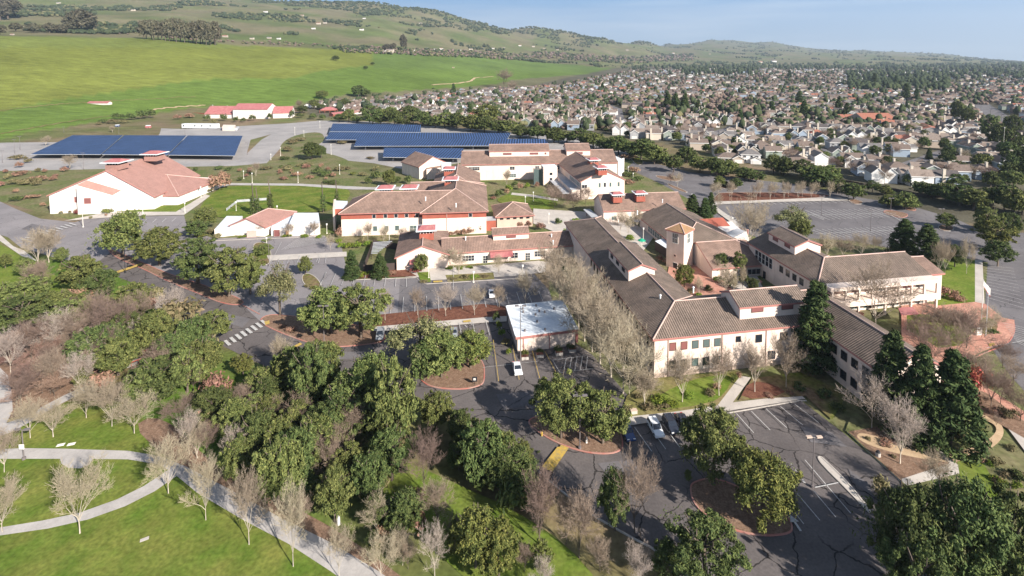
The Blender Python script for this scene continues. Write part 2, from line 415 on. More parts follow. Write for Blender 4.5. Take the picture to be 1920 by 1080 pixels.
def terr(X, Y):
    x = 1000 + 1000 * X / max(Y, 1)
    x = min(max(x, KX[0]), KX[-1] - 1)
    for a, b in zip(KX, KX[1:]):
        if a <= x <= b: break
    s = (x - a) / (b - a); s = s * s * (3 - 2 * s) * .4 + s * .6
    h1, y1 = prof_h(a, Y); h2, y2 = prof_h(b, Y)
    h = h1 * (1 - s) + h2 * s
    if h > 0 and Y > 1500:
        amp = min(1, h / 60) * min(1, (Y - 1500) / 1200) * Y * (.0085 if X < .22 * Y else .004)
        n = mn.fractal(Vector((X / 620, Y / 900, 3.1)), 1., 2.1, 5)
        h += amp * n
    return h
FIELD = [(-700, 280), (0, 262), (60, 247), (130, 237), (170, 231), (230, 222), (380, 200), (545, 199), (580, 190), (650, 178), (800, 168), (930, 158), (960, 150),
         (1100, 139), (1150, 128), (1000, 116), (900, 105), (700, 97), (600, 91), (430, 84), (270, 72), (0, 67), (-700, 60)]
WOODS = [(-600, 430), (0, 437), (60, 475), (172, 500), (285, 545), (350, 608), (410, 645), (530, 700), (785, 745), (940, 840), (1100, 960), (1330, 1090), (1500, 1400), (-600, 1400)]
NORTHSCRUB = [(-600, 300), (0, 320), (330, 312), (440, 310), (640, 290), (800, 330), (640, 350), (400, 350), (380, 380), (200, 400), (90, 400), (0, 378), (-600, 380)]
SUB = [(560, 205), (800, 175), (1000, 160), (1130, 130), (1300, 112), (2600, 112), (2600, 420), (1700, 420), (1500, 330), (1250, 270), (1000, 240), (800, 215), (600, 220)]
def zone(X, Y, h):
    x, y = pj(X, Y, h)
    n = mn.fractal(Vector((X / 60, Y / 60, 0)), 1., 2., 4) * .5
    n2 = mn.fractal(Vector((X / 260, Y / 420, 5)), 1., 2., 4)
    if h > 0 or y < 330:
        if inside((x, y), FIELD):
            low = inside((x, y + 26), FIELD) and inside((x, y + 52), FIELD)
            c1 = (.125, .185, .04) if not low else (.178, .20, .045)
            if x > 700 and y < 128 + (x - 700) * .02: c1 = (.12, .175, .045)
            if x < 480 and y < 90 + n * 6: c1 = (.165, .195, .05)
            return tuple(c * (1 + .14 * n2 + .16 * n) for c in c1)
    if Y > 1150 and (h > 12 or Y > 3600):
        k = min(max(.5 + n2 * 1.5, 0), 1)
        a = (.115, .145, .05); b2 = (.185, .165, .095)
        if y < 60 or x > 900: k = min(1, k + .15)
        return tuple(a[i] * (1 - k) + b2[i] * k for i in range(3))
    if inside((x, y), SUB): return (.12 + .04 * n, .11 + .04 * n, .08 + .03 * n)
    if inside((x, y), NORTHSCRUB):
        k = min(max(.5 + n * 1.8, 0), 1); return (.21 * k + .11 * (1 - k), .17 * k + .15 * (1 - k), .11 * k + .04 * (1 - k))
    if inside((x, y), WOODS):
        k = min(max(.18 + n * 2.4, 0), 1)
        if x < 250 and 560 < y < 800: k = .9
        return (.20 * k + .10 * (1 - k), .155 * k + .165 * (1 - k), .085 * k + .03 * (1 - k))
    if y > 200: 
        k = min(max(.5 + n * 1.8, 0), 1); return (.22 * k + .12 * (1 - k), .16 * k + .14 * (1 - k), .11 * k + .05 * (1 - k))
    return (.16, .15, .085)
cols = [-1800 + i * 20 for i in range(59)] + [-620 + i * (2500 + 620 + 0) / 330 for i in range(331)] + [2520 + i * 20 for i in range(60)]
rows = [1, 10, 20] + [30 * (16000 / 30) ** (j / 250) for j in range(251)]
V = []; COL = []
for Y in rows:
    for x in cols:
        X = (x - 1000) / 1000 * Y; h = terr(X, Y)
        V.append((X, Y, h)); c = zone(X, Y, h); COL += [c[0], c[1], c[2], 1.]
nc = len(cols)
Fc = [(j * nc + i, j * nc + i + 1, (j + 1) * nc + i + 1, (j + 1) * nc + i) for j in range(len(rows) - 1) for i in range(nc - 1)]
def zone_mat(t, out, b, tcn):
    N, L = t.nodes, t.links
    a = N.new('ShaderNodeAttribute'); a.attribute_name = 'zone'
    o = mul_noise(.9, .72, 1.22)(t, a.outputs['Color'], b, tcn)
    o = mul_noise(.05, .76, 1.2, detail=8, stretch=(1, 2.5, 1))(t, o, b, tcn)
    return mul_noise(.006, .8, 1.15, detail=6)(t, o, b, tcn)
mat('terrain', (.15, .15, .08), 1, extra=zone_mat, spec=.03)
me = np_mesh('terrain', V, Fc, 'terrain')
at = me.color_attributes.new('zone', 'FLOAT_COLOR', 'POINT'); at.data.foreach_set('color', np.array(COL, dtype=np.float32))
me.polygons.foreach_set('use_smooth', [True] * len(me.polygons))
tag(link(bpy.data.objects.new('terrain', me)), kind='structure')

# ------------------------------------------------------------ ground sheets (drawn from the lowest up)
sheet('gym_grounds', [(-60, 318), (330, 312), (440, 310), (640, 300), (700, 330), (640, 352), (395, 352), (380, 385), (330, 400), (205, 398), (140, 414), (0, 378)], 'scrub_floor')
sheet('planted_grounds', [(330, 400), (400, 345), (640, 350), (780, 300), (1190, 300), (1350, 400), (1860, 430), (1860, 620), (1960, 760), (1960, 1120), (1700, 1120), (1500, 760), (1180, 790), (1030, 560), (1030, 500), (650, 530), (600, 440), (400, 450)], 'scrub_floor')
sheet('parking_lot_north', [(-80, 262), (20, 256), (70, 246), (130, 240), (200, 238), (350, 242), (545, 231), (530, 246), (470, 262), (462, 290), (480, 306), (440, 311), (330, 313), (150, 318), (-80, 322)], 'lot_pale')
sheet('north_road', [(440, 311), (465, 286), (490, 262), (545, 231), (600, 226), (700, 228), (860, 240), (1020, 252), (1160, 268), (1190, 290), (1180, 300), (1100, 280), (900, 300), (780, 318), (760, 318), (700, 306), (640, 300), (600, 300), (565, 280), (540, 262), (515, 290), (500, 306)], 'lot_pale')
sheet('north_median', [(530, 292), (522, 275), (545, 255), (600, 245), (612, 262), (590, 275), (600, 292), (560, 298)], 'scrub_floor', smooth=2)
sheet('north_planting', [(560, 285), (610, 285), (660, 302), (662, 320), (630, 330), (560, 330), (430, 330), (400, 318), (500, 312)], 'scrub_floor', smooth=2)
sheet('parking_lot_east', [(1175, 315), (1190, 302), (1220, 304), (1290, 322), (1420, 338), (1500, 346), (1620, 372), (1700, 384), (1790, 410), (1840, 432), (1980, 440), (1980, 800), (1895, 705), (1850, 640), (1845, 600), (1852, 492), (1770, 486), (1600, 452), (1500, 446), (1420, 446), (1340, 410), (1300, 378), (1240, 345)], 'asphalt_lot')
sheet('campus_road', [(-80, 366), (0, 378), (30, 392), (75, 410), (140, 417), (200, 399), (262, 406), (345, 404), (352, 430), (400, 447), (605, 441), (640, 462), (655, 525), (780, 521), (1000, 512), (1030, 545), (1040, 578), (700, 594), (600, 602), (487, 602), (455, 574), (385, 550), (310, 522), (208, 473), (172, 500), (100, 482), (40, 465), (15, 445), (-80, 415)], 'asphalt_light')
sheet('service_road', [(172, 500), (208, 473), (310, 522), (455, 572), (487, 602), (600, 602), (700, 594), (950, 576), (1000, 590), (1110, 665), (1180, 745), (1172, 790), (1345, 770), (1500, 750), (1585, 815), (1690, 905), (1900, 1080), (1990, 1180), (1300, 1120), (1232, 1032), (1182, 1007), (1100, 960), (1010, 885), (940, 840), (860, 790), (785, 745), (640, 725), (530, 700), (470, 675), (410, 645), (350, 608), (315, 590), (285, 545)], 'asphalt_dark')
sheet('parking_lot_middle', [(745, 600), (750, 521), (1000, 512), (1030, 545), (1040, 578), (900, 585)], 'asphalt_lot')
sheet('side_pavement', [(283, 545), (300, 556), (325, 590), (352, 608), (362, 622), (340, 615), (300, 590), (285, 570)], 'concrete')
sheet('gym_pavement', [(-60, 432), (0, 440), (25, 462), (45, 470), (70, 490), (40, 480), (0, 452), (-60, 445)], 'concrete')
# foreground park
sheet('park_lawn', [(-500, 1500), (-500, 770), (30, 800), (130, 752), (220, 752), (290, 800), (330, 868), (450, 950), (600, 1040), (740, 1120), (760, 1500)], 'lawn')
sheet('brush_ground', [(-300, 575), (0, 570), (80, 590), (150, 600), (250, 640), (240, 690), (200, 705), (130, 738), (60, 775), (0, 790), (-300, 790)], 'mulch')
sheet('mulch_bank', [(250, 800), (285, 780), (330, 800), (390, 862), (450, 905), (540, 945), (650, 1005), (790, 1110), (700, 1120), (600, 1030), (480, 965), (400, 905), (330, 868), (300, 850)], 'mulch', smooth=1)
sheet('park_path', [(-40, 845), (40, 841), (120, 842), (240, 846), (300, 856), (350, 876), (430, 918), (520, 968), (620, 1018), (710, 1072), (790, 1130), (700, 1130), (620, 1072), (540, 1020), (460, 978), (370, 925), (330, 892), (300, 872), (240, 862), (150, 861), (100, 861), (0, 861), (-40, 861)], 'path_pale')
sheet('path_bay', [(112, 859), (175, 859), (168, 872), (150, 879), (128, 878), (115, 870)], 'path_pale')
sheet('lawn_path', [(-40, 995), (0, 990), (80, 977), (150, 962), (220, 937), (270, 912), (318, 880), (336, 890), (290, 922), (235, 950), (165, 975), (90, 992), (0, 1005), (-40, 1010)], 'path_pale')
sheet('upper_path', [(-40, 800), (10, 795), (45, 782), (80, 763), (120, 742), (165, 722), (205, 703), (208, 712), (180, 728), (140, 745), (100, 765), (60, 790), (20, 812), (-40, 830)], 'path_pale')
sheet('path_plaza', [(-80, 680), (0, 690), (15, 705), (22, 735), (24, 770), (10, 798), (-80, 815)], 'path_pale')
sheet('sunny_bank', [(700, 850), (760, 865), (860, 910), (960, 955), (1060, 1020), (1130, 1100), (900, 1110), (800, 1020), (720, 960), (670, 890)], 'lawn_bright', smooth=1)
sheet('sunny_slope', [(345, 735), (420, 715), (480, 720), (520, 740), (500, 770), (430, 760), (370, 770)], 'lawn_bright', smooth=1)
sheet('verge_grass', [(-60, 448), (0, 455), (70, 500), (130, 530), (165, 570), (130, 590), (60, 560), (-60, 540)], 'lawn_bright', smooth=1)
for pts in ([(235, 545), (262, 540), (300, 562), (275, 570)], [(430, 590), (470, 598), (455, 615), (415, 603)], [(600, 662), (680, 660), (690, 672), (610, 676)], [(930, 740), (990, 735), (1005, 760), (945, 770)], [(1120, 870), (1190, 862), (1225, 890), (1150, 905)], [(1590, 880), (1625, 905), (1640, 935), (1600, 905)], [(1500, 800), (1560, 812), (1590, 840), (1520, 830)]):
    sheet('asphalt_patch', pts, 'asphalt_lot')
for pts in ([(300, 470), (360, 465), (375, 480), (310, 488)], [(560, 560), (640, 556), (650, 575), (570, 582)], [(60, 420), (110, 430), (90, 440), (40, 430)]):
    sheet('asphalt_patch', pts, 'asphalt_lot')
# islands of mulch with kerbs
island('tree_island', [(196, 461), (213, 470), (262, 490), (310, 512), (385, 536), (450, 560), (459, 570), (440, 573), (410, 567), (385, 556), (310, 526), (270, 505), (215, 483)])
island('tree_island', [(484, 604), (500, 590), (540, 592), (600, 600), (680, 612), (722, 622), (722, 640), (695, 646), (640, 651), (600, 650), (560, 637), (520, 622)])
island('tree_island', [(775, 682), (780, 655), (850, 655), (907, 672), (909, 715), (900, 724), (870, 731), (820, 729), (790, 718)])
island('tree_island', [(988, 790), (1010, 780), (1080, 788), (1160, 800), (1168, 830), (1166, 845), (1140, 853), (1090, 848), (1040, 830), (1000, 805)])
island('tree_island', [(1294, 915), (1300, 905), (1340, 895), (1420, 930), (1475, 965), (1487, 990), (1480, 1002), (1440, 1006), (1400, 1002), (1350, 986), (1312, 958), (1298, 938)])
island('planted_island', [(474, 462), (480, 455), (500, 455), (508, 470), (508, 490), (500, 498), (480, 497), (474, 487)], 'woods_floor', 'kerb_grey')
island('planted_island', [(566, 518), (575, 512), (590, 518), (602, 532), (604, 543), (592, 546), (575, 538), (567, 528)], 'woods_floor', 'kerb_grey')
island('long_island', [(1533, 859), (1538, 857), (1545, 862), (1592, 908), (1633, 961), (1630, 963), (1585, 916), (1541, 872)], 'concrete', 'kerb_grey', 1)
island('lot_island', [(1345, 365), (1350, 361), (1470, 361), (1540, 364), (1560, 368), (1540, 371), (1450, 375), (1350, 379), (1335, 375)], 'mulch_dark', 'kerb_grey', 1)
island('lot_island', [(1180, 292), (1185, 286), (1205, 300), (1206, 308), (1195, 310), (1186, 302)], 'woods_floor', 'kerb_grey', 1)
island('lot_island', [(1228, 329), (1240, 330), (1272, 334), (1278, 338), (1265, 341), (1235, 335)], 'mulch', 'kerb_grey', 1)
island('lot_island', [(1340, 346), (1365, 348), (1383, 352), (1380, 356), (1350, 353)], 'mulch', 'kerb_grey', 1)
island('lot_island', [(1250, 343), (1262, 348), (1290, 360), (1285, 362), (1255, 350)], 'mulch', 'kerb_grey', 1)
island('lot_island', [(1590, 376), (1600, 373), (1619, 379), (1617, 383), (1600, 383)], 'mulch', 'kerb_grey', 1)
island('lot_island', [(1655, 397), (1665, 394), (1700, 400), (1702, 406), (1690, 409), (1665, 404)], 'mulch', 'kerb_red', 1)
island('lot_island', [(1690, 386), (1700, 384), (1718, 392), (1715, 396), (1700, 394)], 'mulch', 'kerb_red', 1)
island('lot_island', [(1757, 425), (1770, 420), (1790, 426), (1785, 434), (1765, 433)], 'mulch', 'kerb_grey', 1)
# strips round the middle lots
sheet('mulch_strip', [(692, 615), (705, 592), (905, 571), (948, 576), (950, 597), (915, 597), (720, 613)], 'mulch_dark')
sheet('lot_pavement', [(700, 622), (702, 614), (912, 596), (950, 594), (950, 604), (912, 606), (722, 622)], 'concrete')
kerb('kerb', [(640, 526), (780, 521), (790, 530), (800, 533), (900, 527), (1000, 521)], smooth=0)
kerb('kerb', [(455, 573), (487, 590)], 'kerb_red', smooth=0)
kerb('kerb', [(360, 456), (400, 452), (520, 447), (610, 443)], smooth=0)
kerb('kerb', [(1010, 886), (1100, 961), (1182, 1008), (1232, 1033), (1300, 1090)], smooth=1)
sheet('entry_pavement', [(500, 480), (650, 473), (650, 482), (505, 490)], 'concrete')
sheet('building_apron', [(755, 506), (850, 503), (1010, 490), (1040, 495), (1020, 512), (960, 519), (800, 527), (785, 521), (760, 520)], 'concrete')
sheet('planting_bed', [(835, 517), (925, 512), (927, 524), (840, 530)], 'lawn_dry')
sheet('planting_bed', [(782, 512), (805, 511), (808, 530), (790, 531)], 'lawn_bright')
sheet('planting_bed', [(650, 524), (650, 512), (760, 506), (782, 519)], 'mulch_dark')
# gym and middle lawns
sheet('gym_lawn', [(372, 395), (385, 375), (410, 355), (430, 349), (520, 347), (640, 352), (657, 358), (655, 372), (630, 395), (560, 400), (480, 410), (430, 410), (380, 405)], 'lawn', smooth=1)
sheet('gym_verge', [(236, 388), (330, 386), (365, 378), (352, 398), (320, 399), (236, 399)], 'lawn_bright')
sheet('gym_path', [(205, 398), (330, 398), (360, 380), (385, 365), (394, 368), (372, 385), (345, 404), (240, 406), (150, 413), (120, 415)], 'concrete')
sheet('lawn_walk', [(395, 350), (430, 344), (560, 345), (655, 350), (700, 352), (780, 350), (780, 357), (660, 356), (560, 349), (430, 348), (400, 356)], 'path_pale')
sheet('court_lawn', [(930, 376), (942, 368), (962, 362), (1000, 365), (1045, 372), (1045, 390), (1010, 396), (940, 382)], 'lawn', smooth=1)
sheet('court_walk', [(960, 362), (1000, 366), (1046, 374), (1046, 378), (998, 370), (958, 366)], 'concrete')
sheet('court_paving', [(1000, 392), (1060, 396), (1140, 400), (1230, 440), (1200, 480), (1110, 470), (1050, 440), (1000, 420)], 'concrete')
sheet('brick_court', [(1250, 520), (1255, 498), (1330, 490), (1400, 505), (1430, 530), (1400, 560), (1300, 565)], 'brick_red')
sheet('sunken_court', [(1330, 500), (1400, 490), (1420, 520), (1440, 560), (1400, 570)], 'concrete')
# front lawn and walk by the two-storey wing
sheet('front_lawn', [(1165, 782), (1175, 745), (1222, 712), (1380, 698), (1384, 712), (1352, 757), (1340, 765), (1200, 783)], 'lawn_dry')
sheet('front_grass', [(1200, 776), (1240, 740), (1300, 712), (1378, 702), (1360, 740), (1330, 760)], 'lawn_bright', smooth=1)
sheet('front_walk', [(1160, 795), (1165, 785), (1260, 775), (1345, 763), (1388, 707), (1408, 710), (1374, 757), (1500, 742), (1510, 750), (1345, 776), (1175, 801)], 'concrete')
sheet('shade_bed', [(1385, 753), (1410, 712), (1500, 700), (1590, 740), (1560, 790), (1510, 745)], 'woods_floor')
sheet('mulch_border', [(1385, 753), (1405, 716), (1450, 722), (1480, 742)], 'mulch_dark', smooth=1)
sheet('tan_grounds', [(1585, 810), (1600, 770), (1680, 800), (1780, 780), (1900, 830), (1960, 900), (1960, 1150), (1800, 1100), (1690, 905)], 'scrub_floor')
sheet('mulch_bed', [(1590, 812), (1660, 800), (1760, 830), (1800, 868), (1690, 905)], 'mulch')
sheet('sand_path', [(1610, 812), (1660, 826), (1700, 842), (1760, 855), (1820, 845), (1858, 825), (1872, 805), (1850, 790), (1790, 775), (1795, 768), (1865, 785), (1886, 810), (1870, 838), (1820, 862), (1780, 872), (1700, 858), (1640, 842), (1605, 825)], 'sand', smooth=2)
sheet('corner_walk', [(1688, 902), (1780, 872), (1732, 832), (1742, 830), (1812, 888), (1700, 914)], 'concrete')
sheet('corner_grass', [(1795, 868), (1840, 865), (1860, 900), (1880, 950), (1800, 900)], 'lawn_bright')
sheet('right_walk', [(1870, 780), (1885, 775), (1960, 870), (1960, 900)], 'concrete')
# right side: lawn, pavement, brick forecourt
sheet('side_lawn', [(1755, 488), (1800, 484), (1828, 489), (1828, 572), (1755, 578)], 'lawn_bright')
sheet('side_walk', [(1828, 489), (1842, 489), (1846, 572), (1828, 572)], 'concrete')
sheet('brick_forecourt', [(1690, 560), (1760, 575), (1828, 568), (1848, 572), (1880, 598), (1902, 602), (1902, 625), (1888, 645), (1840, 662), (1790, 690), (1960, 800), (1960, 850), (1880, 790), (1740, 700), (1690, 640)], 'brick_red')
sheet('forecourt_bed', [(1700, 590), (1740, 592), (1800, 600), (1830, 620), (1800, 650), (1760, 655), (1700, 620)], 'lawn')
sheet('forecourt_bed', [(1800, 720), (1850, 740), (1930, 800), (1930, 830), (1860, 790), (1790, 740)], 'mulch')
sheet('forecourt_bed', [(1838, 595), (1868, 602), (1872, 620), (1850, 632), (1838, 625)], 'woods_floor', smooth=1)
kerb('kerb', [(1792, 692), (1840, 664), (1888, 647), (1903, 625), (1902, 603), (1880, 598)], 'kerb_red')
kerb('kerb', [(1590, 812), (1690, 905)], smooth=0)
kerb('kerb', [(1350, 778), (1500, 752), (1512, 752)], smooth=0)
sheet('lot_walk', [(1335, 385), (1340, 379), (1450, 376), (1560, 372), (1590, 373), (1590, 377), (1450, 380)], 'concrete')
sheet('east_walk', [(1325, 385), (1335, 383), (1400, 430), (1392, 434)], 'concrete')
# estate streets and avenue
def street(pts, wd, m='asphalt_lot'):
    P = [gp(x, y) for x, y in pts]; b = MB(); LAYER[0] += 1; z = .02 + .004 * LAYER[0]
    strip(b, P, wd, z, z); tag(b.build('street', m, uvs=False), kind='structure')
street([(1960, 262), (1880, 225), (1830, 190), (1795, 165), (1770, 150), (1745, 140)], 22)
street([(1165, 235), (1160, 205), (1120, 190), (1000, 185)], 9)
street([(1165, 235), (1250, 242), (1340, 250), (1440, 262), (1560, 285), (1700, 310), (1800, 318), (1880, 330)], 9)
street([(1700, 310), (1770, 285), (1850, 300)], 9)
street([(1340, 250), (1400, 230), (1500, 225), (1600, 222), (1740, 225)], 9)
street([(1400, 230), (1350, 195), (1300, 180), (1180, 172)], 9)
street([(760, 200), (860, 205), (940, 215), (1030, 222)], 9)

# ------------------------------------------------------------ painted markings
pw = MB(); py_ = MB(); LAYER[0] += 2; ZP = .03 + .004 * LAYER[0]
def stalls(a0, a1, b0, b1, n, m=None, wd=.13):
    m = m or pw
    wd = max(wd, .24) if a0[1] < 470 else wd
    A0, A1, B0, B1 = [gp(*p) for p in (a0, a1, b0, b1)]
    for i in range(n):
        k = i / (n - 1) if n > 1 else 0
        strip(m, [A0.lerp(A1, k), B0.lerp(B1, k)], wd, ZP, ZP)
stalls((1381, 779), (1490, 761), (1413, 815), (1535, 796), 5)
stalls((1482, 872), (1509, 866), (1508, 910), (1595, 967), 2)
stalls((1484, 875), (1484, 875), (1510, 910), (1510, 910), 1)
stalls((1525, 924), (1525, 924), (1567, 974), (1567, 974), 1)
stalls((1495, 930), (1495, 930), (1537, 980), (1537, 980), 1)
stalls((1470, 940), (1470, 940), (1507, 987), (1507, 987), 1)
stalls((1528, 918), (1528, 918), (1572, 909), (1572, 909), 1, wd=.2)
stalls((1190, 805), (1268, 795), (1222, 850), (1300, 838), 4)
stalls((925, 640), (998, 660), (935, 718), (1012, 712), 3, py_)
stalls((905, 692), (905, 692), (1010, 680), (1010, 680), 1, wd=.1)
stalls((1022, 662), (1022, 662), (1042, 700), (1042, 700), 1, py_)
for i in range(6): stalls((1052 + i * 10, 676 - i * 1.2), (1036, 680), (1046 + i * 10.5, 702 - i * 1.2), (0, 0), 1) if i else stalls((1036, 678), (1036, 678), (1050, 702), (1050, 702), 1)
stalls((1036, 678), (1050, 702), (1098, 670), (1112, 694), 2)
stalls((861, 608), (960, 600), (866, 635), (970, 628), 5)
stalls((862, 618), (880, 606), (866, 620), (885, 612), 3)
# crosswalks: broad bars
def bars(p0, p1, q0, q1, n, wd):
    A0, A1, B0, B1 = [gp(*p) for p in (p0, p1, q0, q1)]
    for i in range(n):
        k = i / (n - 1); strip(pw, [A0.lerp(A1, k), B0.lerp(B1, k)], wd, ZP, ZP)
bars((422, 641), (490, 603), (431, 650), (500, 611), 8, .75)
bars((38, 450), (130, 420), (55, 452), (143, 424), 11, .6)
# slow strips of yellow paint
stalls((1048, 842), (1058, 846), (1018, 880), (1028, 884), 2, py_, .5)
sheet('yellow_strip', [(1052, 838), (1067, 843), (1036, 888), (1017, 882)], 'paint_yellow')
sheet('yellow_strip', [(212, 513), (265, 495), (268, 498), (216, 516)], 'paint_yellow')
sheet('yellow_strip', [(532, 662), (563, 645), (567, 648), (535, 665)], 'paint_yellow')
sheet('ramp_pad', [(495, 606), (505, 603), (506, 609), (498, 612)], 'paint_yellow')
sheet('ramp_pad', [(812, 529), (829, 528), (830, 531), (813, 532)], 'paint_yellow')
sheet('ramp_pad', [(868, 604), (882, 602), (883, 606), (869, 607)], 'paint_yellow')
sheet('ramp_pad', [(1853, 648), (1863, 645), (1866, 649), (1856, 653)], 'paint_yellow')
# middle lots
stalls((505, 500), (505, 500), (528, 455), (528, 455), 1)
stalls((525, 483), (600, 478), (520, 497), (593, 493), 5)
stalls((600, 483), (612, 480), (597, 495), (610, 495), 2)
stalls((610, 515), (850, 500), (597, 545), (850, 545), 2)
stalls((612, 512), (762, 524), (600, 536), (762, 540), 9)
stalls((735, 560), (1010, 548), (732, 590), (1020, 572), 14)
bars((528, 470), (600, 458), (560, 450), (628, 448), 14, .15)
stalls((275, 413), (330, 410), (268, 420), (322, 417), 4)
# east lots
stalls((1520, 400), (1670, 404), (1545, 412), (1690, 416), 2)
stalls((1500, 396), (1640, 392), (1545, 414), (1688, 408), 15)
stalls((1503, 405), (1503, 405), (1680, 401), (1680, 401), 1)
stalls((1520, 432), (1675, 426), (1565, 448), (1710, 440), 16)
stalls((1530, 440), (1530, 440), (1700, 432), (1700, 432), 1)
stalls((1400, 381), (1590, 377), (1410, 386), (1602, 381), 18)
stalls((1848, 500), (1850, 560), (1900, 505), (1920, 580), 12)
bars((1352, 402), (1380, 418), (1358, 401), (1388, 414), 7, .6)
stalls((1850, 655), (1850, 655), (1925, 640), (1925, 640), 1)
for i in range(10): stalls((1880 + i * 3, 608 + i * 4), (0, 0), (1925, 618 + i * 4), (0, 0), 1)
# white arrow
b0 = gp(1490, 983); ax = (gp(1500, 998) - gp(1490, 983)).normalized(); nn = Vector((-ax.y, ax.x, 0))
strip(pw, [b0, b0 + ax * 1.6], .35, ZP, ZP)
pw.poly([q + Vector((0, 0, ZP)) for q in (b0 - ax * 1.3, b0 + nn * .7, b0 - nn * .7)][::1 if ax.cross(nn).z < 0 else -1])
tag(pw.build('parking_markings', 'paint_white', uvs=False), kind='structure')
tag(py_.build('yellow_markings', 'paint_yellow', uvs=False), kind='structure')
# ------------------------------------------------------------ buildings
def V2(p): return Vector((p[0], p[1], 0))
def offset_line(P, dl):
    n = len(P); out = []
    for i in range(n):
        if i == 0: t = (P[1] - P[0]).normalized(); nn = Vector((-t.y, t.x, 0)); out.append(P[0] + nn * dl)
        elif i == n - 1: t = (P[-1] - P[-2]).normalized(); nn = Vector((-t.y, t.x, 0)); out.append(P[-1] + nn * dl)
        else:
            t1 = (P[i] - P[i - 1]).normalized(); t2 = (P[i + 1] - P[i]).normalized()
            n1 = Vector((-t1.y, t1.x, 0)); n2 = Vector((-t2.y, t2.x, 0)); b = (n1 + n2).normalized()
            out.append(P[i] + b * dl / max(.3, b.dot(n1)))
    return out
def wing(par, pts, w, ze, zr, ends=('g', 'g'), over=.7, walls='stucco', roof='tile_roof', trim='trim', wr=None, z0=0., band=None, caps=True, wallname='wall', eave_l=None):
    """a ridge line in plan with eaves either side at w; returns the wall lines (left, right)"""
    P = [V2(p) for p in pts]
    wl = w; wr = wr or w; n = len(P)
    L = offset_line(P, wl); Rr = offset_line(P, -wr); sl = (zr - ze) / w
    zl, zrr = zr - sl * wl, zr - sl * wr
    def Z(p, z): return Vector((p.x, p.y, z))
    ridge = [Z(p, zr) for p in P]
    t0 = (P[1] - P[0]).normalized(); t1 = (P[-1] - P[-2]).normalized()
    mw = max(wl, wr)
    if ends[0] == 'h': ridge[0] = Z(P[0] + t0 * min(mw, (P[1] - P[0]).length * .98), zr)
    if ends[1] == 'h':
        k = min(mw, (P[-1] - P[-2]).length * .98)
        ridge[-1] = Z(P[-1] - t1 * k, zr)
        if n == 2 and ends[0] == 'h' and (P[1] - P[0]).length < 2 * mw:
            mid = Z((P[0] + P[1]) / 2, zr); ridge = [mid - t0 * .05, mid + t0 * .05]
    EL = [Z(p, zl) for p in L]; ER = [Z(p, zrr) for p in Rr]
    r = MB(P[0])
    th = Vector((0, 0, .22))
    def slab(q):
        r.poly(q, 0); r.poly([p - th for p in q[::-1]], 1)
    for i in range(n - 1):
        slab([ER[i], ER[i + 1], ridge[i + 1], ridge[i]]); slab([EL[i + 1], EL[i], ridge[i], ridge[i + 1]])
    if ends[0] == 'h': slab([EL[0], ER[0], ridge[0]])
    if ends[1] == 'h': slab([ER[-1], EL[-1], ridge[-1]])
    rim = ER[:] + ([ridge[-1]] if ends[1] == 'g' else []) + EL[::-1] + ([ridge[0]] if ends[0] == 'g' else [])
    for a, b in zip(rim, rim[1:] + rim[:1]): r.poly([a - th * 1.9, b - th * 1.9, b, a], 1)
    ro = r.build('roof', [roof, trim], par)
    if caps:
        c = MB(P[0])
        lines = list(zip(ridge, ridge[1:]))
        if ends[0] == 'h': lines += [(EL[0], ridge[0]), (ER[0], ridge[0])]
        if ends[1] == 'h': lines += [(EL[-1], ridge[-1]), (ER[-1], ridge[-1])]
        for i in range(1, n - 1): lines += [(EL[i], ridge[i]), (ER[i], ridge[i])]
        for a, b in lines:
            if (b - a).length > .5: c.bar(a + Vector((0, 0, .03)), b + Vector((0, 0, .03)), .17, n=5)
        c.build('ridge_cap', 'trim_pale', ro)
        ro.children[0].location = (0, 0, 0)
    # walls
    WL = offset_line(P, wl - over); WR = offset_line(P, -(wr - over))
    WL[0] += t0 * (over if ends[0] == 'h' else .35); WR[0] += t0 * (over if ends[0] == 'h' else .35)
    WL[-1] -= t1 * (over if ends[1] == 'h' else .35); WR[-1] -= t1 * (over if ends[1] == 'h' else .35)
    hl, hr = zl + sl * over - .24, zrr + sl * over - .24
    wm = MB(P[0]); mats_ = [walls] + ([band[0]] if band else [])
    def wallq(a, b, h):
        if band:
            zb = band[1]
            wm.poly([Z(a, z0), Z(b, z0), Z(b, zb), Z(a, zb)], 0); wm.poly([Z(a, zb), Z(b, zb), Z(b, h), Z(a, h)], 1)
        else: wm.poly([Z(a, z0), Z(b, z0), Z(b, h), Z(a, h)], 0)
    for i in range(n - 1): wallq(WR[i], WR[i + 1], hr); wallq(WL[i + 1], WL[i], hl)
    for e, a, b, ha, hb, c in ((0, WL[0], WR[0], hl, hr, P[0] + t0 * .35), (1, WR[-1], WL[-1], hr, hl, P[-1] - t1 * .35)):
        if ends[e] == 'h': wallq(a, b, min(ha, hb))
        else: wm.poly([Z(a, z0), Z(b, z0), Z(b, hb), Z(c, zr - .24), Z(a, ha)], 0)
    wm.build(wallname, mats_, par)
    for o in (ro, par.children[-1]): pass
    return WL, WR
def fix_children(par):
    """children meshes were written in world places relative to their own origin: seat them under the parent"""
    for o in par.children:
        if not o.get('_set'):
            o['_set'] = 1
    return par
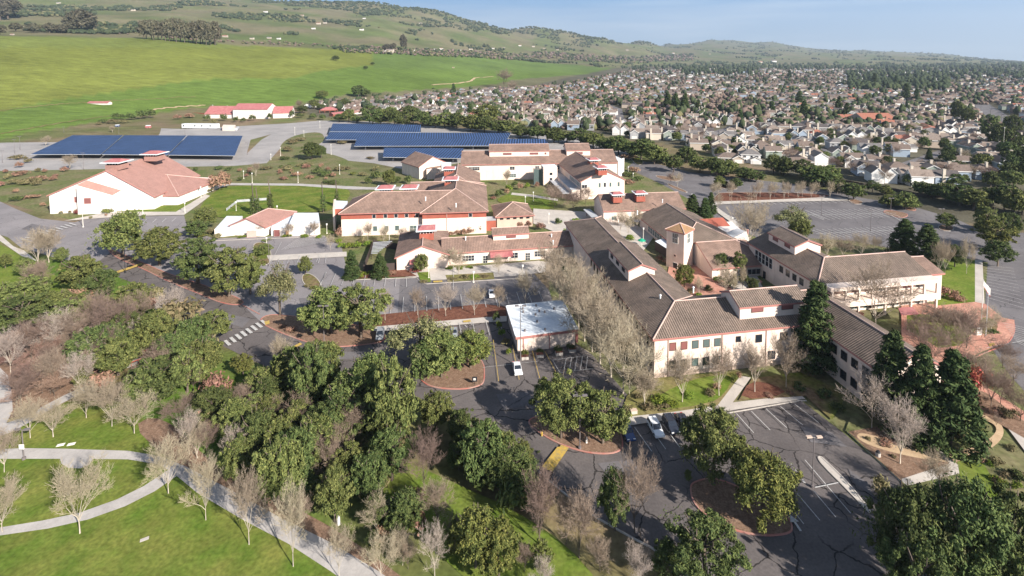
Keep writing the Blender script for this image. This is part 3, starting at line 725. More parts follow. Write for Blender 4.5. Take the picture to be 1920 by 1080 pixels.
class B:
    """a building: an Empty that parents its parts; parts are written in world places"""
    def __init__(s, name, label, cat, at):
        s.e = empty(name, (at[0], at[1], 0)); tag(s.e, label, cat); s.org = Vector((at[0], at[1], 0))
    def add(s, mb_, name, mats, parent=None, label=None):
        # rewrite local origin
        sh = mb_.o - s.org
        mb_.v = [(x + sh.x, y + sh.y, z + sh.z) for x, y, z in mb_.v]; mb_.o = s.org.copy()
        o = mb_.build(name, mats, parent or s.e)
        if label: o['label'] = label
        return o
    def wing(s, pts, w, ze, zr, ends=('g', 'g'), **k):
        old = MB.build
        def nb(self, name, mats, parent=None, uvs=True, smooth=False):
            sh = self.o - s.org
            self.v = [(x + sh.x, y + sh.y, z + sh.z) for x, y, z in self.v]; self.o = s.org.copy()
            return old(self, name, mats, parent, uvs, smooth)
        MB.build = nb
        try: return wing(s.e, pts, w, ze, zr, ends, **k)
        finally: MB.build = old
    def win(s, A, Bp, items, frame='frame_dark', proud=.07):
        """items: (metres along A->B, sill height, width, height, glass[, columns, rows]); outward is right of A->B"""
        A = V2(A); Bp = V2(Bp); t = (Bp - A).normalized(); o = Vector((t.y, -t.x, 0)); up = Vector((0, 0, 1))
        for it in items:
            sx, z, wd, ht, gl = it[:5]; nx, nz_ = (it[5:7] if len(it) > 6 else (1, 1))
            f = MB(); q = .09
            c = A + t * sx + up * z
            def quadbox(x0, x1, za, zb, d0, d1, mm, tgt):
                p = [c + t * x0 + up * za, c + t * x1 + up * za, c + t * x1 + up * zb, c + t * x0 + up * zb]
                a = [k + o * d1 for k in p]; b_ = [k + o * d0 for k in p]
                tgt.poly(a, mm)
                for i in range(4):
                    j = (i + 1) % 4; tgt.poly([b_[i], b_[j], a[j], a[i]], mm)
            h2 = wd / 2
            quadbox(-h2 - q, -h2, -q, ht + q, 0, proud, 0, f); quadbox(h2, h2 + q, -q, ht + q, 0, proud, 0, f)
            quadbox(-h2, h2, ht, ht + q, 0, proud + .05, 0, f); quadbox(-h2, h2, -q, 0, 0, proud + .05, 0, f)
            for i in range(1, nx): quadbox(-h2 + wd * i / nx - .04, -h2 + wd * i / nx + .04, 0, ht, .03, proud, 0, f)
            for i in range(1, nz_): quadbox(-h2, h2, ht * i / nz_ - .04, ht * i / nz_ + .04, .03, proud - .01, 0, f)
            g = MB(); g.poly([c - t * h2 + o * .02, c + t * h2 + o * .02, c + t * h2 + up * ht + o * .02, c - t * h2 + up * ht + o * .02])
            nm = 'door' if z < .15 else 'window'
            fo = s.add(f, nm, frame); s.add(g, 'pane', gl, fo)
    def door(s, A, Bp, sx, wd, ht, m='blind_red', frame='frame_white'):
        s.win(A, Bp, [(sx, .05, wd, ht, m)], frame)
    def cupola(s, x, y, zb, hw=2.2, body='siding_red', ang=10, h=2.0):
        """roof ventilator: red box, dark louvre band, flat wide white-edged cap with low red roof"""
        c = gp(x, y, zb) if not isinstance(x, Vector) else x
        a = (math.cos(R(ang)), math.sin(R(ang)))
        zb0 = zb - 2.4
        m = MB(); m.box(c, a, hw * 2, hw * 2, zb0, zb, 0)
        o = s.add(m, 'roof_vent', body)
        m = MB(); m.box(c, a, hw * 1.75, hw * 1.75, zb, zb + h * .55, 0)
        for i in range(-2, 3):
            for sg in (-1, 1):
                cc = Vector((c[0], c[1])) + Vector(a) * i * hw * .42 - Vector((-a[1], a[0])) * hw * .9 * sg
                m.box(cc, a, .18, .18, zb, zb + h * .55, 1)
        s.add(m, 'louvre', ['glass_dark', 'frame_white'], o)
        m = MB(); m.box(c, a, hw * 2.9, hw * 2.9, zb + h * .55, zb + h * .72, 0, bottom=True)
        s.add(m, 'cap', 'metal_white', o)
        m = MB(); A_, Bv = Vector((a[0], a[1], 0)), Vector((-a[1], a[0], 0)); c3 = Vector((c[0], c[1], zb + h * .72 + .003)); q = hw * 1.25
        co = [c3 + A_ * sx * q + Bv * sy * q for sx, sy in ((-1, -1), (1, -1), (1, 1), (-1, 1))]; r0 = c3 - A_ * q * .55 + Vector((0, 0, hw * .38)); r1 = c3 + A_ * q * .55 + Vector((0, 0, hw * .38))
        m.poly([co[0], co[1], r1, r0]); m.poly([co[1], co[2], r1]); m.poly([co[2], co[3], r0, r1]); m.poly([co[3], co[0], r0])
        s.add(m, 'vent_roof', 'metal_red', o)
    def monitor(s, pts, w, ze, zr, zb, **k):
        return s.wing(pts, w, ze, zr, ('g', 'g'), z0=zb, over=.35, wallname='monitor_wall', **k)
def lerp(a, b, k): return V2(a) * (1 - k) + V2(b) * k
def pipe(b, p, h, m='trim_pale'):
    x = MB(); x.box(p, (C10, S10), .16, .16, .1, h, 0); b.add(x, 'downpipe', m)
def vents(b, pts):
    for (x, y, z) in pts:
        p = gp(x, y, z); m = MB(); m.bar(p - Vector((0, 0, .6)), p + Vector((0, 0, .9)), .2, n=8); m.bar(p + Vector((0, 0, .9)), p + Vector((0, 0, 1.15)), .34, .1, n=8)
        b.add(m, 'vent_pipe', 'metal_white')
def canopy(b, pxs, z, th=.25, m='metal_red', posts=None, slope=0., name='canopy'):
    P = [gp(x, y, z) for x, y in pxs]; m_ = MB(); m_.prism(P, z - th, z, 0, bottom=True); o = b.add(m_, name, m)
    if posts:
        q = MB()
        for (x, y) in posts: q.box(gp(x, y), (C10, S10), .3, .3, 0, z - th + .01)
        b.add(q, 'post', 'stucco')
    return o

# --- A: two-storey office range in an L by the front parking
a = B('office_building', 'large two-storey pale pink office range with long tiled roofs behind the leafless street trees', 'building', uv(55, 117))
a.wing([uv(55.4, 166.2), uv(55.4, 117.4), uv(94, 117.4)], 9.4, 9.4, 13.1, ('g', 'g'), roof='tile_grey')
a.wing([uv(55.4, 165.8), uv(55.4, 194)], 9.4, 9.4, 13.1, ('g', 'h'), roof='tile_grey', wr=5.5)
# WL is the inner/outer line; front wall runs u 46.7 -> 94 at v 108.7
fa, fb = uv(46.7, 108.7), uv(93, 108.7)
la, lb = uv(46.7, 165.8), uv(46.7, 108.7)
items = []
for i, g in enumerate(['blind_red', 'blind_red', 'glass_teal', 'glass_teal', 'glass_teal']): items.append((4.35 + i * 2.72, 6.1, 1.45, 1.7, g))
for i, g in enumerate(['glass_dark', 'glass_dark', 'glass_teal', 'glass_dark', 'glass_teal']): items.append((4.35 + i * 2.72, 1.9, 1.45, 1.7, g))
items += [(20.4, 6.6, 1.1, 1.2, 'glass_dark'), (25.6, 6.0, 1.5, 1.7, 'glass_dark'), (32, 6.0, 1.8, 1.7, 'glass_dark'), (35.5, 6.0, 1.8, 1.7, 'glass_dark'), (34, 1.6, 1.8, 1.9, 'glass_dark'), (29, 1.6, 1.8, 1.9, 'glass_dark')]
a.win(fa, fb, items)
a.win(la, lb, [(57 - 4.0 - i * 3.3, 6.0, 1.3, 1.9, 'glass_dark') for i in range(15)] + [(55 - i * 6.6, 1.6, 1.3, 1.9, 'glass_dark') for i in range(8)])
a.win(uv(64.1, 160), uv(64.1, 127), [], )
for sx in (3.3, 16.4, 27.5): pipe(a, lerp(fa, fb, sx / 46.3) + Vector((.02, -.12, 0)), 9.1)
m = MB(); m.poly([fa + Vector((0, -.04, .02)), fb + Vector((0, -.04, .02)), fb + Vector((0, -.04, 1.0)), fa + Vector((0, -.04, 1.0))]); a.add(m, 'plinth', 'stucco_tan')
a.monitor([uv(53.9, 152.5), uv(53.9, 134.5)], 4.1, 14.1, 15.7, 10.2, roof='tile_grey')
a.win(uv(50.1, 152), uv(50.1, 135), [(3, 12.2, 2, .9, 'glass_dark'), (8, 12.2, 2.2, .9, 'glass_dark'), (13, 12.2, 2.2, .9, 'glass_dark')])
a.monitor([uv(68.4, 115.2), uv(86.6, 115.2)], 4.6, 13.6, 15.6, 10.2, roof='tile_grey')
a.win(uv(68.6, 110.9), uv(86.4, 110.9), [(4.6, 12.1, 2.9, 1.0, 'blind_red'), (12.4, 12.1, 2.9, 1.0, 'blind_red')])
# right-hand range running towards the camera
a.wing([uv(93.1, 118.5), uv(93.1, 88)], 7.4, 9.4, 12.9, ('g', 'g'), roof='tile_grey')
a.win(uv(86.35, 108), uv(86.35, 88.4), [(i * 3.0 + 3.2, 6.0, 1.6, 1.8, 'glass_dark') for i in range(5)] + [(i * 3.0 + 3.2, 1.7, 1.6, 1.8, 'glass_dark') for i in range(5)])
a.win(uv(87, 88.35), uv(99.5, 88.35), [(3, 6.0, 1.6, 1.8, 'glass_dark'), (9, 6.0, 1.6, 1.8, 'glass_dark'), (6, 1.6, 3, 2.0, 'glass_dark', 3, 2)])
vents(a, [(1238, 560, 12.2), (1300, 545, 11), (1195, 400, 12)])

# --- C: single-storey range facing the middle lot
c = B('classroom_building', 'single-storey pale pink classroom range with brown tiled roof facing the middle parking rows', 'building', uv(0, 185))
c.wing([uv(-6.4, 206), uv(-6.4, 180.4)], 9.2, 4.6, 8.3, ('h', 'g'), roof='tile_roof')
c.wing([uv(0, 188.8), uv(54, 188.8)], 7.0, 4.6, 7.6, ('g', 'g'), roof='tile_roof')
fa, fb = uv(-15, 180.7), uv(2.1, 180.7); ga, gb = uv(2.2, 182.4), uv(46, 182.4)
c.win(ga, gb, [(7, 1.2, 4, 1.9, 'glass_dark', 4, 2), (23.2, 1.2, 2.4, 1.9, 'glass_dark', 2, 2), (32.4, 1.2, 3.8, 1.9, 'glass_dark', 4, 2), (39.5, 1.2, 2.6, 1.9, 'glass_dark', 3, 2)], 'frame_white')
c.win(ga, gb, [(12.9, .05, 1.5, 2.6, 'glass_dark', 2, 3), (28, .05, 1.5, 2.6, 'glass_dark', 2, 3)], 'frame_white')
m = MB()
A0, A1 = uv(16.7, 179.9, 2.9), uv(24.7, 179.9, 2.9); B1, B0 = uv(24.7, 182.38, 3.9), uv(16.7, 182.38, 3.9)
m.poly([A0, A1, B1, B0]); dz = Vector((0, 0, -.25)); m.poly([B0 + dz, B1 + dz, A1 + dz, A0 + dz]); m.poly([A0 + dz, A1 + dz, A1, A0]); m.poly([B0 + dz, A0 + dz, A0, B0]); m.poly([A1 + dz, B1 + dz, B1, A1]); c.add(m, 'porch_roof', 'metal_red')
m = MB(); A0, A1 = uv(-10.6, 179.2, 2.7), uv(-5.4, 179.2, 2.7); B1, B0 = uv(-5.4, 180.68, 3.6), uv(-10.6, 180.68, 3.6)
m.poly([A0, A1, B1, B0]); m.poly([A0 + dz, A1 + dz, A1, A0]); m.poly([B0 + dz, A0 + dz, A0, B0]); m.poly([A1 + dz, B1 + dz, B1, A1]); m.poly([B0 + dz, B1 + dz, A1 + dz, A0 + dz]); c.add(m, 'porch_roof', 'metal_red')
c.monitor([uv(18, 189.6), uv(31.5, 189.6)], 3.6, 8.6, 10, 5.8); c.win(uv(18.2, 186.35), uv(31.3, 186.35), [(6.5, 7.2, 3.4, .9, 'blind_red')])
c.cupola(uv(-6.6, 200), None, 9.8, 2.1) if False else None
c.cupola(800, 434, 9.6, 2.5)
vents(c, [(873, 449, 7.2), (1034, 444, 6.6), (1037, 456, 5.5)])
# fenced service yard on its left
y = B('service_yard', 'dark timber-fenced service yard with slatted cover left of the classroom range', 'enclosure', gp(715, 480))
m = MB(); P = [gp(*q) for q in ((682, 510), (752, 505), (758, 470), (700, 462))]
for i in range(4): strip(m, [P[i], P[(i + 1) % 4]], .15, 0, 2.4)
y.add(m, 'fence_panel', 'frame_dark')
m = MB(); P = [gp(*q, 3.2) for q in ((700, 455), (735, 453), (708, 475), (696, 475))]
for i in range(9):
    k = i / 8; strip(m, [P[0].lerp(P[3], k) + Vector((0, 0, 0)), P[1].lerp(P[2], k)], .5, 3.2, 3.3)
y.add(m, 'slatted_cover', 'membrane_grey')
m = MB()
for q in ((697, 486), (710, 484), (735, 465), (702, 466)): m.box(gp(*q), (1, 0), .2, .2, 0, 3.2)
y.add(m, 'post', 'frame_dark')

# --- E: two-storey hipped block with red band
e = B('library_building', 'two-storey pale block with broad hipped brown roofs, red upper band and two roof vents', 'building', gp(780, 430))
def fr(x0, y0, x1, y1, ze): return gp(x0, y0, ze), gp(x1, y1, ze)
A_, B_ = fr(634, 401, 792, 397, 9.5); t = (B_ - A_).normalized(); nb_ = Vector((-t.y, t.x, 0)); hw = 11.5
e.wing([A_ + nb_ * hw, B_ + nb_ * hw + t * 14], hw, 9.5, 15.2, ('h', 'g'), over=.9, band=('siding_red', 6.9))
w0 = A_ + nb_ * .9 + t * .9; w1 = B_ + nb_ * .9
Lw = (w1 - w0).length
e.win(w0, w1, [(Lw * k, 7.1, 1.3, 1.4, 'glass_dark') for k in (.40, .54, .67, .80, .93)] + [(Lw * k, 1.8, 1.6, 2, 'glass_teal') for k in (.41, .55, .68)] + [(Lw * .88, 1.0, 2.6, 2.6, 'glass_teal', 2, 2)], 'frame_white')
A_, B_ = fr(787, 400, 916, 396, 9.5); t = (B_ - A_).normalized(); nb_ = Vector((-t.y, t.x, 0)); hw = (B_ - A_).length / 2; mid = (A_ + B_) / 2
e.wing([mid, mid + nb_ * 44], hw, 9.5, 15.9, ('h', 'h'), over=.9, band=('siding_red', 6.9))
w0 = A_ + nb_ * .9 + t * .9; w1 = B_ + nb_ * .9 - t * .9; Lw = (w1 - w0).length
e.win(w0, w1, [(Lw * .75, 7.1, 1.3, 1.4, 'glass_dark')], 'frame_white')
pipe(e, w0 + t * Lw * .38 - nb_ * .12, 9.2)
far = mid + nb_ * 40 - t * 1
e.wing([far, far + nb_ * 40], 12, 8, 13.4, ('h', 'g'), over=.9, band=('siding_red', 6.0))
e.wing([far + t * 14 + nb_ * 8, far - t * 22 + nb_ * 8], 9, 7.5, 11, ('h', 'g'), over=.9)
e.cupola(723, 357, 14.6, 2.6, ang=5); e.cupola(768, 356, 14.6, 2.6, ang=5); e.cupola(845, 340, 14.8, 2.6, ang=5); e.cupola(842, 320, 13.0, 2.4, ang=5)
vents(e, [(798, 374, 14), (855, 386, 12.5)])
m = MB(); m.prism([gp(625, 392, 9), gp(650, 391, 9), gp(652, 377, 9), gp(628, 376, 9)], 6.4, 9, 1, 2); m.prism([gp(624, 393, 9), gp(628, 393, 9), gp(630, 376, 9), gp(626, 376, 9)], 0, 9.6, 0, 0)
e.add(m, 'stair_block', ['stucco', 'siding_red', 'membrane'])
# --- E2: small hipped pavilion
p2 = B('pavilion_building', 'small square tan pavilion with hipped brown roof at the right of the red-banded block', 'building', uv(30, 224))
A_ = uv(22.4, 219); p2.wing([uv(30.8, 219), uv(30.8, 237)], 8.4, 5, 8.6, ('h', 'h'), walls='stucco_tan', over=.8)
p2.win(uv(23.2, 219.8), uv(38.4, 219.8), [(2 + i * 2.8, 3.6, 1.3, .6, 'glass_dark') for i in range(5)])
m = MB(); m.prism([gp(908, 433), gp(930, 432), gp(930, 424), gp(908, 424)], 0, 4.2, 0, 1); p2.add(m, 'annex', ['siding_red', 'membrane_grey'])

# --- G: long two-storey range at the back
g = B('back_hall_building', 'long two-storey cream hall at the back with brown roof in front of the solar canopies', 'building', gp(960, 345))
A_, B_ = fr(863, 309, 1075, 306, 9.5); t = (B_ - A_).normalized(); nb_ = Vector((-t.y, t.x, 0)); hw = 14
g.wing([A_ + nb_ * hw, A_ + nb_ * hw + t * 93], hw, 9.5, 15, ('g', 'g'))
w0 = A_ + nb_ * .7; w1 = w0 + t * 60
it = []
for k, wd, nn_ in ((.055, 1.6, 1), (.10, 5.4, 4), (.44, 2.8, 2), (.67, 2.4, 2), (.85, 2.6, 2)): it.append((93 * .69 * k + 2, 6, wd, 1.9, 'glass_dark', nn_, 2))
for k, wd, nn_ in ((.44, 4.4, 3), (.67, 3, 2), (.85, 3, 2)): it.append((93 * .69 * k + 2, 1.6, wd, 1.9, 'glass_teal', nn_, 2))
it += [(4 + i * 2.2, 2.2, 1.5, 1.6, 'glass_teal', 1, 1) for i in range(0)]
g.win(w0, w1, it, 'frame_white')
mm0 = A_ + nb_ * 15
g.monitor([mm0 + t * 16.5, mm0 + t * 53], 7.2, 16.4, 19.2, 12, over=.35) if False else g.wing([mm0 + t * 16.5, mm0 + t * 53], 7.5, 15.8, 18.8, ('g', 'g'), z0=12, over=.35, wallname='monitor_wall')
q0 = mm0 + t * 16.5 - nb_ * 7.15
g.win(q0, q0 + t * 36, [(11, 13.6, 5, 1.0, 'blind_red'), (27, 13.6, 5, 1.0, 'blind_red'), (34, 13.6, .9, 1.0, 'blind_red')])
g.wing([mm0 + t * 63, mm0 + t * 78], 7.5, 15.8, 18.8, ('g', 'g'), z0=12, over=.35, wallname='monitor_wall')
q0 = mm0 + t * 63 - nb_ * 7.15
g.win(q0, q0 + t * 15, [(7.5, 13.6, 5, 1.0, 'blind_red')])
m = MB(); T0, T1 = gp(1019, 349), gp(1045, 348); t2 = (T1 - T0).normalized(); n2 = Vector((-t2.y, t2.x, 0))
m.prism([T0, T1, T1 + n2 * 8, T0 + n2 * 8], 0, 10.6, 0, 1); g.add(m, 'stair_tower', ['stucco', 'membrane'])
g.win(T0, T1, [(4.3, 3.2, 1.4, 1.2, 'glass_dark'), (4.3, 6.2, 1.4, 1.2, 'glass_dark')])
m = MB(); q = gp(1001, 347); m.prism([q, gp(1017, 347), gp(1017, 347) + n2 * 3, q + n2 * 3], 0, 8.9, 0, 0); g.add(m, 'glazed_bay', 'glass_teal')
# right end wing with red panel
m = MB(); q0, q1 = gp(1140, 330), gp(1158, 333); q2, q3 = gp(1169, 328), gp(1150, 318)
m.prism([q0, q1, q2, q3], 0, 6.5, 0, 2); m.prism([q0, q1, q2, q3], 6.5, 9.5, 1, 2); g.add(m, 'end_block', ['glass_teal', 'siding_red', 'membrane'])
m = MB(); strip(m, [gp(1158, 333.5), gp(1169.5, 328)], .4, 0, 10.5); g.add(m, 'blade_wall', 'stucco_white')
# left outlying block
gl = B('gabled_hall', 'small cream gabled hall left of the long back hall, in front of the solar canopies', 'building', gp(815, 335))
A_ = gp(785, 337); B_ = gp(826, 330); t = (B_ - A_).normalized(); nb_ = Vector((-t.y, t.x, 0))
gl.wing([A_ + t * 10 , A_ + t * 10 + nb_ * 22], 10, 7.4, 12.6, ('g', 'g'))
m = MB(); m.prism([gp(800, 337), gp(832, 333), gp(830, 322), gp(800, 325)], 0, 6.3, 0, 1); gl.add(m, 'lean_to', ['stucco', 'tile_roof'])
m = MB(); m.prism([gp(828, 312, 11), gp(846, 311, 11), gp(846, 304, 11), gp(826, 304, 11)], 0, 11, 0, 1); gl.add(m, 'flat_block', ['stucco', 'membrane'])

# --- H: tall gabled hall with white front
h = B('gabled_theatre', 'tall hall with white front gable, brown roof, two roof vents and a long side gallery', 'building', gp(1130, 370))
A_, B_ = gp(1088, 341, 9.2), gp(1174, 337, 9.2); t = (B_ - A_).normalized(); nb_ = Vector((-t.y, t.x, 0)); Lw = (B_ - A_).length; mid = A_ + t * Lw * .5
WL, WR = h.wing([mid + nb_ * 52, mid], Lw / 2, 9.2, 15, ('g', 'g'))
w0 = A_ + nb_ * .36 + t * .7; w1 = B_ + nb_ * .36 - t * .7; Lf = (w1 - w0).length
h.win(w0, w1, [(Lf * .07, 5.8, 2.7, 1.7, 'glass_dark', 2, 1), (Lf * .42, 5.9, 1.0, 2.2, 'glass_teal'), (Lf * .54, 5.9, 1.1, 2.2, 'glass_dark'), (Lf * .67, 5.9, 1.0, 2.2, 'glass_teal'), (Lf * .86, 5.9, 1.1, 2.2, 'glass_teal')], 'frame_white')
h.win(WR[0], WR[-1], [(52 - 3 - i * 2.4, 5.7, 1.2, 2.0, 'glass_teal') for i in range(9)], 'frame_white')
h.cupola(1127, 318, 15.2, 2.3, ang=14); h.cupola(1112, 303, 15.2, 2.3, ang=14)
# lower gallery and walkway at its left
m = MB(); S0 = A_ - t * 4.2; m.prism([S0 + nb_ * 1, A_ + t * .6 + nb_ * 1, A_ + t * .6 + nb_ * 46, S0 + nb_ * 46], 0, 4.9, 0, 1); h.add(m, 'gallery', ['stucco', 'membrane_grey'])
m = MB(); S1 = A_ - t * 8.6; m.prism([S1 + nb_ * 2, S0 + nb_ * 2 - t * .3, S0 + nb_ * 48 - t * .3, S1 + nb_ * 48], 2.9, 3.2, 0, 0, True)
for i in range(12): m.box(S1 + t * .3 + nb_ * (3 + i * 4), (1, 0), .3, .3, 0, 2.9, 1)
h.add(m, 'walkway_roof', ['membrane_grey', 'trim_pale'])
# --- J: red-roofed range
j = B('music_building', 'long low pink-white range with reddish tiled gable roof and two red-capped roof vents', 'building', gp(1210, 410))
A_, B_ = gp(1131, 396, 5.5), gp(1287, 391, 5.5); t = (B_ - A_).normalized(); nb_ = Vector((-t.y, t.x, 0)); hw = 9.8
j.wing([A_ + nb_ * hw, B_ + nb_ * hw], hw, 5.5, 10.4, ('g', 'g'), roof='tile_roof')
w0 = A_ + nb_ * .7; j.win(w0, w0 + t * 36, [(12.5, .05, 1.2, 2.6, 'glass_teal'), (18, .05, 2.6, 2.6, 'glass_dark', 2, 2), (5, 1.3, 2, 1.6, 'glass_teal', 2, 1), (26, 1.3, 2, 1.6, 'glass_teal', 2, 1)], 'frame_white')
j.cupola(1156, 368, 10.6, 2.0, ang=8); j.cupola(1199, 366, 10.6, 2.0, ang=8); vents(j, [(1242, 378, 9)])
m = MB(); q = w0 + t * 16.4 - nb_ * 2.2; m.prism([q, q + t * 3.6, q + t * 3.6 + nb_ * 2.3, q + nb_ * 2.3], 3.2, 3.5, 0, 0, True); m.box(q + t * .3 + nb_ * .3, t[:2], .25, .25, 0, 3.2, 1); m.box(q + t * 3.3 + nb_ * .3, t[:2], .25, .25, 0, 3.2, 1); j.add(m, 'porch', ['metal_red', 'trim'])
# covered walkway
wk = B('covered_walkway', 'long narrow flat-roofed covered walkway running down to the office range', 'walkway', gp(1130, 425))
m = MB(); P = [gp(1100, 392, 3.2), gp(1150, 440, 3.2), gp(1168, 460, 3.2)]; strip(m, P, 3.2, 3.0, 3.25); wk.add(m, 'walkway_roof', 'membrane_grey')
m = MB()
for i in range(9):
    p = P[0].lerp(P[2], i / 8); m.box(p, (C10, S10), .25, .25, 0, 3.0)
wk.add(m, 'post', 'trim')

# --- K: hall behind the tower
k = B('dining_hall', 'broad brown-roofed hall wrapped round the foot of the square bell tower', 'building', uv(95, 185))
k.wing([uv(95.5, 212), uv(95.5, 172)], 13, 4.4, 9.4, ('g', 'h'), roof='tile_grey', over=.8)
k.wing([uv(86, 166.5), uv(112, 166.5)], 11.5, 3.9, 8.6, ('g', 'h'), roof='tile_roof', over=.9)
k.win(uv(83.2, 205), uv(83.2, 175), [(4 + i * 2.3, 1.2, 1.8, 2.2, 'glass_teal', 2, 2) for i in range(6)], 'frame_white')
k.win(uv(92, 155.6), uv(111, 155.6), [(4, .8, 1.2, 1.8, 'glass_teal'), (9, .8, 4.6, 1.8, 'glass_dark', 3, 1), (14, .8, 1.2, 1.8, 'glass_teal')], 'frame_white')
m = MB(); P = [gp(1228, 452, 3.4), gp(1250, 445, 3.4), gp(1264, 458, 3.4), gp(1250, 466, 3.4)]
m.prism(P, 0, 3.4, 0, 1); k.add(m, 'skylight_lean_to', ['frame_dark', 'membrane'])
# --- M: service blocks
mm_ = B('boiler_house', 'low pink service block with sloped red light wells right of the bell tower', 'building', gp(1380, 440))
def blk(b, px, z, wmat='stucco', rmat='membrane', name='block', z0=0):
    m = MB(); m.prism([gp(x, y, z) for x, y in px], z0, z, 0, 1); return b.add(m, name, [wmat, rmat])
blk(mm_, [(1318, 431), (1362, 452), (1405, 445), (1372, 415), (1330, 418)], 4.2, 'stucco', 'stucco_white')
blk(mm_, [(1352, 442), (1382, 428), (1400, 434), (1375, 446)], 5.0, 'stucco', 'membrane_grey')
for (x, y) in ((1322, 427), (1345, 425)):
    m = MB(); p = gp(x, y, 4.2); m.poly([p + Vector((0, 0, .05)), p + Vector((5.4, .6, .05)), p + Vector((4.0, 5, 2.2)), p + Vector((-1.2, 4.4, 2.2))][::1]); mm_.add(m, 'light_well', 'siding_red')
m_a, m_b = uv(116.5, 163.5), uv(126, 163.5)
mm_.wing([uv(116.3, 166.5), uv(126.2, 166.5)], 3.4, 6.0, 7.4, ('g', 'g'), over=.4, roof='tile_grey')
mm_.win(uv(116.3, 163.45), uv(126.2, 163.45), [(1.9 + i * 3, 3.7, 2, 1.4, 'blind_red') for i in range(3)], 'trim_pale')
kk = B('plant_shed', 'small pink shed with one large red louvre at the edge of the east parking', 'shed', gp(1394, 446))
blk(kk, [(1380, 438), (1402, 438), (1400, 428), (1376, 424)], 4.0, 'stucco', 'tile_grey', 'wall')
kk.win(gp(1378, 449), gp(1402, 446), [(4.6, 1.0, 3.4, 2.4, 'blind_red')], 'trim_pale')
bs = B('blue_roof_shed', 'shaded shed with pale blue metal roof between the hall and the east office wing', 'shed', gp(1395, 475))
blk(bs, [(1372, 470), (1412, 466), (1400, 452), (1378, 452)], 4.6, 'stucco_tan', 'membrane', 'wall')

# --- L: bell tower
tw = B('bell_tower', 'square tan and white tower with louvred openings and gold-brown pyramid roof', 'tower', gp(1275, 500))
Lc, Nc, Rc = gp(1249, 502), gp(1281.5, 509), gp(1294, 495)
t = Vector((math.cos(R(-43)), math.sin(R(-43)), 0)); nb_ = Vector((-t.y, t.x, 0)); S = 6.5
Lc = Nc - t * S
bse = [Lc, Nc, Nc + nb_ * S, Lc + nb_ * S]; HT = 13.2
m = MB(Nc)
def Zp(p, z): return Vector((p.x, p.y, z))
for i in range(4):
    a1, b1 = bse[i], bse[(i + 1) % 4]; m.poly([Zp(a1, 0), Zp(b1, 0), Zp(b1, HT), Zp(a1, HT)], 0)
tw.add(m, 'wall', 'stucco')
cc = sum(bse, Vector()) / 4; m = MB(Nc); ov = [Zp(cc + (p - cc) * 1.13, HT - .1) for p in bse]; ap = Zp(cc, HT + 2.0)
for i in range(4): m.poly([ov[i], ov[(i + 1) % 4], ap], 0); m.poly([ov[i] - Vector((0, 0, .4)), ov[(i + 1) % 4] - Vector((0, 0, .4)), ov[(i + 1) % 4], ov[i]], 1)
m.poly([p - Vector((0, 0, .4)) for p in ov[::-1]], 1); ro = tw.add(m, 'roof', ['tile_gold', 'trim'])
m = MB(Nc)
for p in ov: m.bar(p + Vector((0, 0, .05)), ap + Vector((0, 0, .05)), .16, n=5)
tw.add(m, 'ridge_cap', 'trim_pale', ro)
for i in range(2):
    a1, b1 = bse[i], bse[(i + 1) % 4]
    tw.win(a1, b1, [(S / 2, 9.0, 2.0, 3.3, 'glass_dark' if i == 0 else 'glass_teal', 3, 2)], 'frame_white', .12)
tw.win(bse[0], bse[1], [(S / 2, 4.3, .7, .7, 'frame_dark')], 'trim_pale'); tw.door(bse[0], bse[1], 3.4, 1.6, 2.1, 'glass_dark')

# --- N: right-hand office block
n = B('east_office_building', 'two-storey pink office block with angled brown roofs, open balcony front and roof monitor', 'building', uv(125, 135))
n.wing([uv(112.0, 163), uv(112.0, 137.4), uv(139.8, 137.4)], 9.2, 9.0, 12.6, ('g', 'g'), roof='tile_grey')
n.wing([uv(139.5, 136.8), uv(145.8, 136.8)], 7.4, 8.6, 11.0, ('g', 'g'), roof='tile_roof')
n.monitor([uv(112.2, 158.5), uv(112.2, 144.5)], 4.8, 13.6, 15.4, 10.5, roof='tile_grey')
n.win(uv(107.75, 158), uv(107.75, 145), [(3.5, 12, 2.6, 1, 'blind_red'), (9.5, 12, 2.6, 1, 'blind_red')])
la, lb = uv(103.5, 162.6), uv(103.5, 129)
n.win(la, lb, [(4.5 + i * 1.9, 4.6, 1.5, 3.2, 'glass_dark', 1, 2) for i in range(5)], 'frame_white')
n.win(la, lb, [(17.5 + i * 3.1, 5.6, 1.6, 1.8, 'glass_dark') for i in range(4)] + [(9, .05, 1.3, 2.3, 'glass_dark'), (6, 2, .8, .8, 'glass_dark')])
fa, fb = uv(110, 128.9), uv(139.8, 128.9)
m = MB(); m.prism([uv(104.5, 125.2), uv(139.6, 125.2), uv(139.6, 128.85), uv(104.5, 128.85)], 3.3, 5.0, 0, 0, True)
for i in range(9): m.box(uv(105.2 + i * 4.2, 125.5), (C10, S10), .5, .5, 0 if i in (0, 2, 4, 6, 8) else 5.0, 8.6)
m.prism([uv(104.5, 125.2), uv(139.6, 125.2), uv(139.6, 129.1), uv(104.5, 129.1)], 8.0, 9.0, 0, 0, True)
n.add(m, 'balcony', 'stucco')
n.win(fa, fb, [(i * 4.2 + 1.5, 5.4, 3.0, 2.0, 'blind_red' if i % 3 else 'glass_dark', 2, 1) for i in range(7)] + [(i * 4.2 + 1.5, .6, 3.0, 2.2, 'glass_teal', 3, 2) for i in range(7)], 'frame_white')
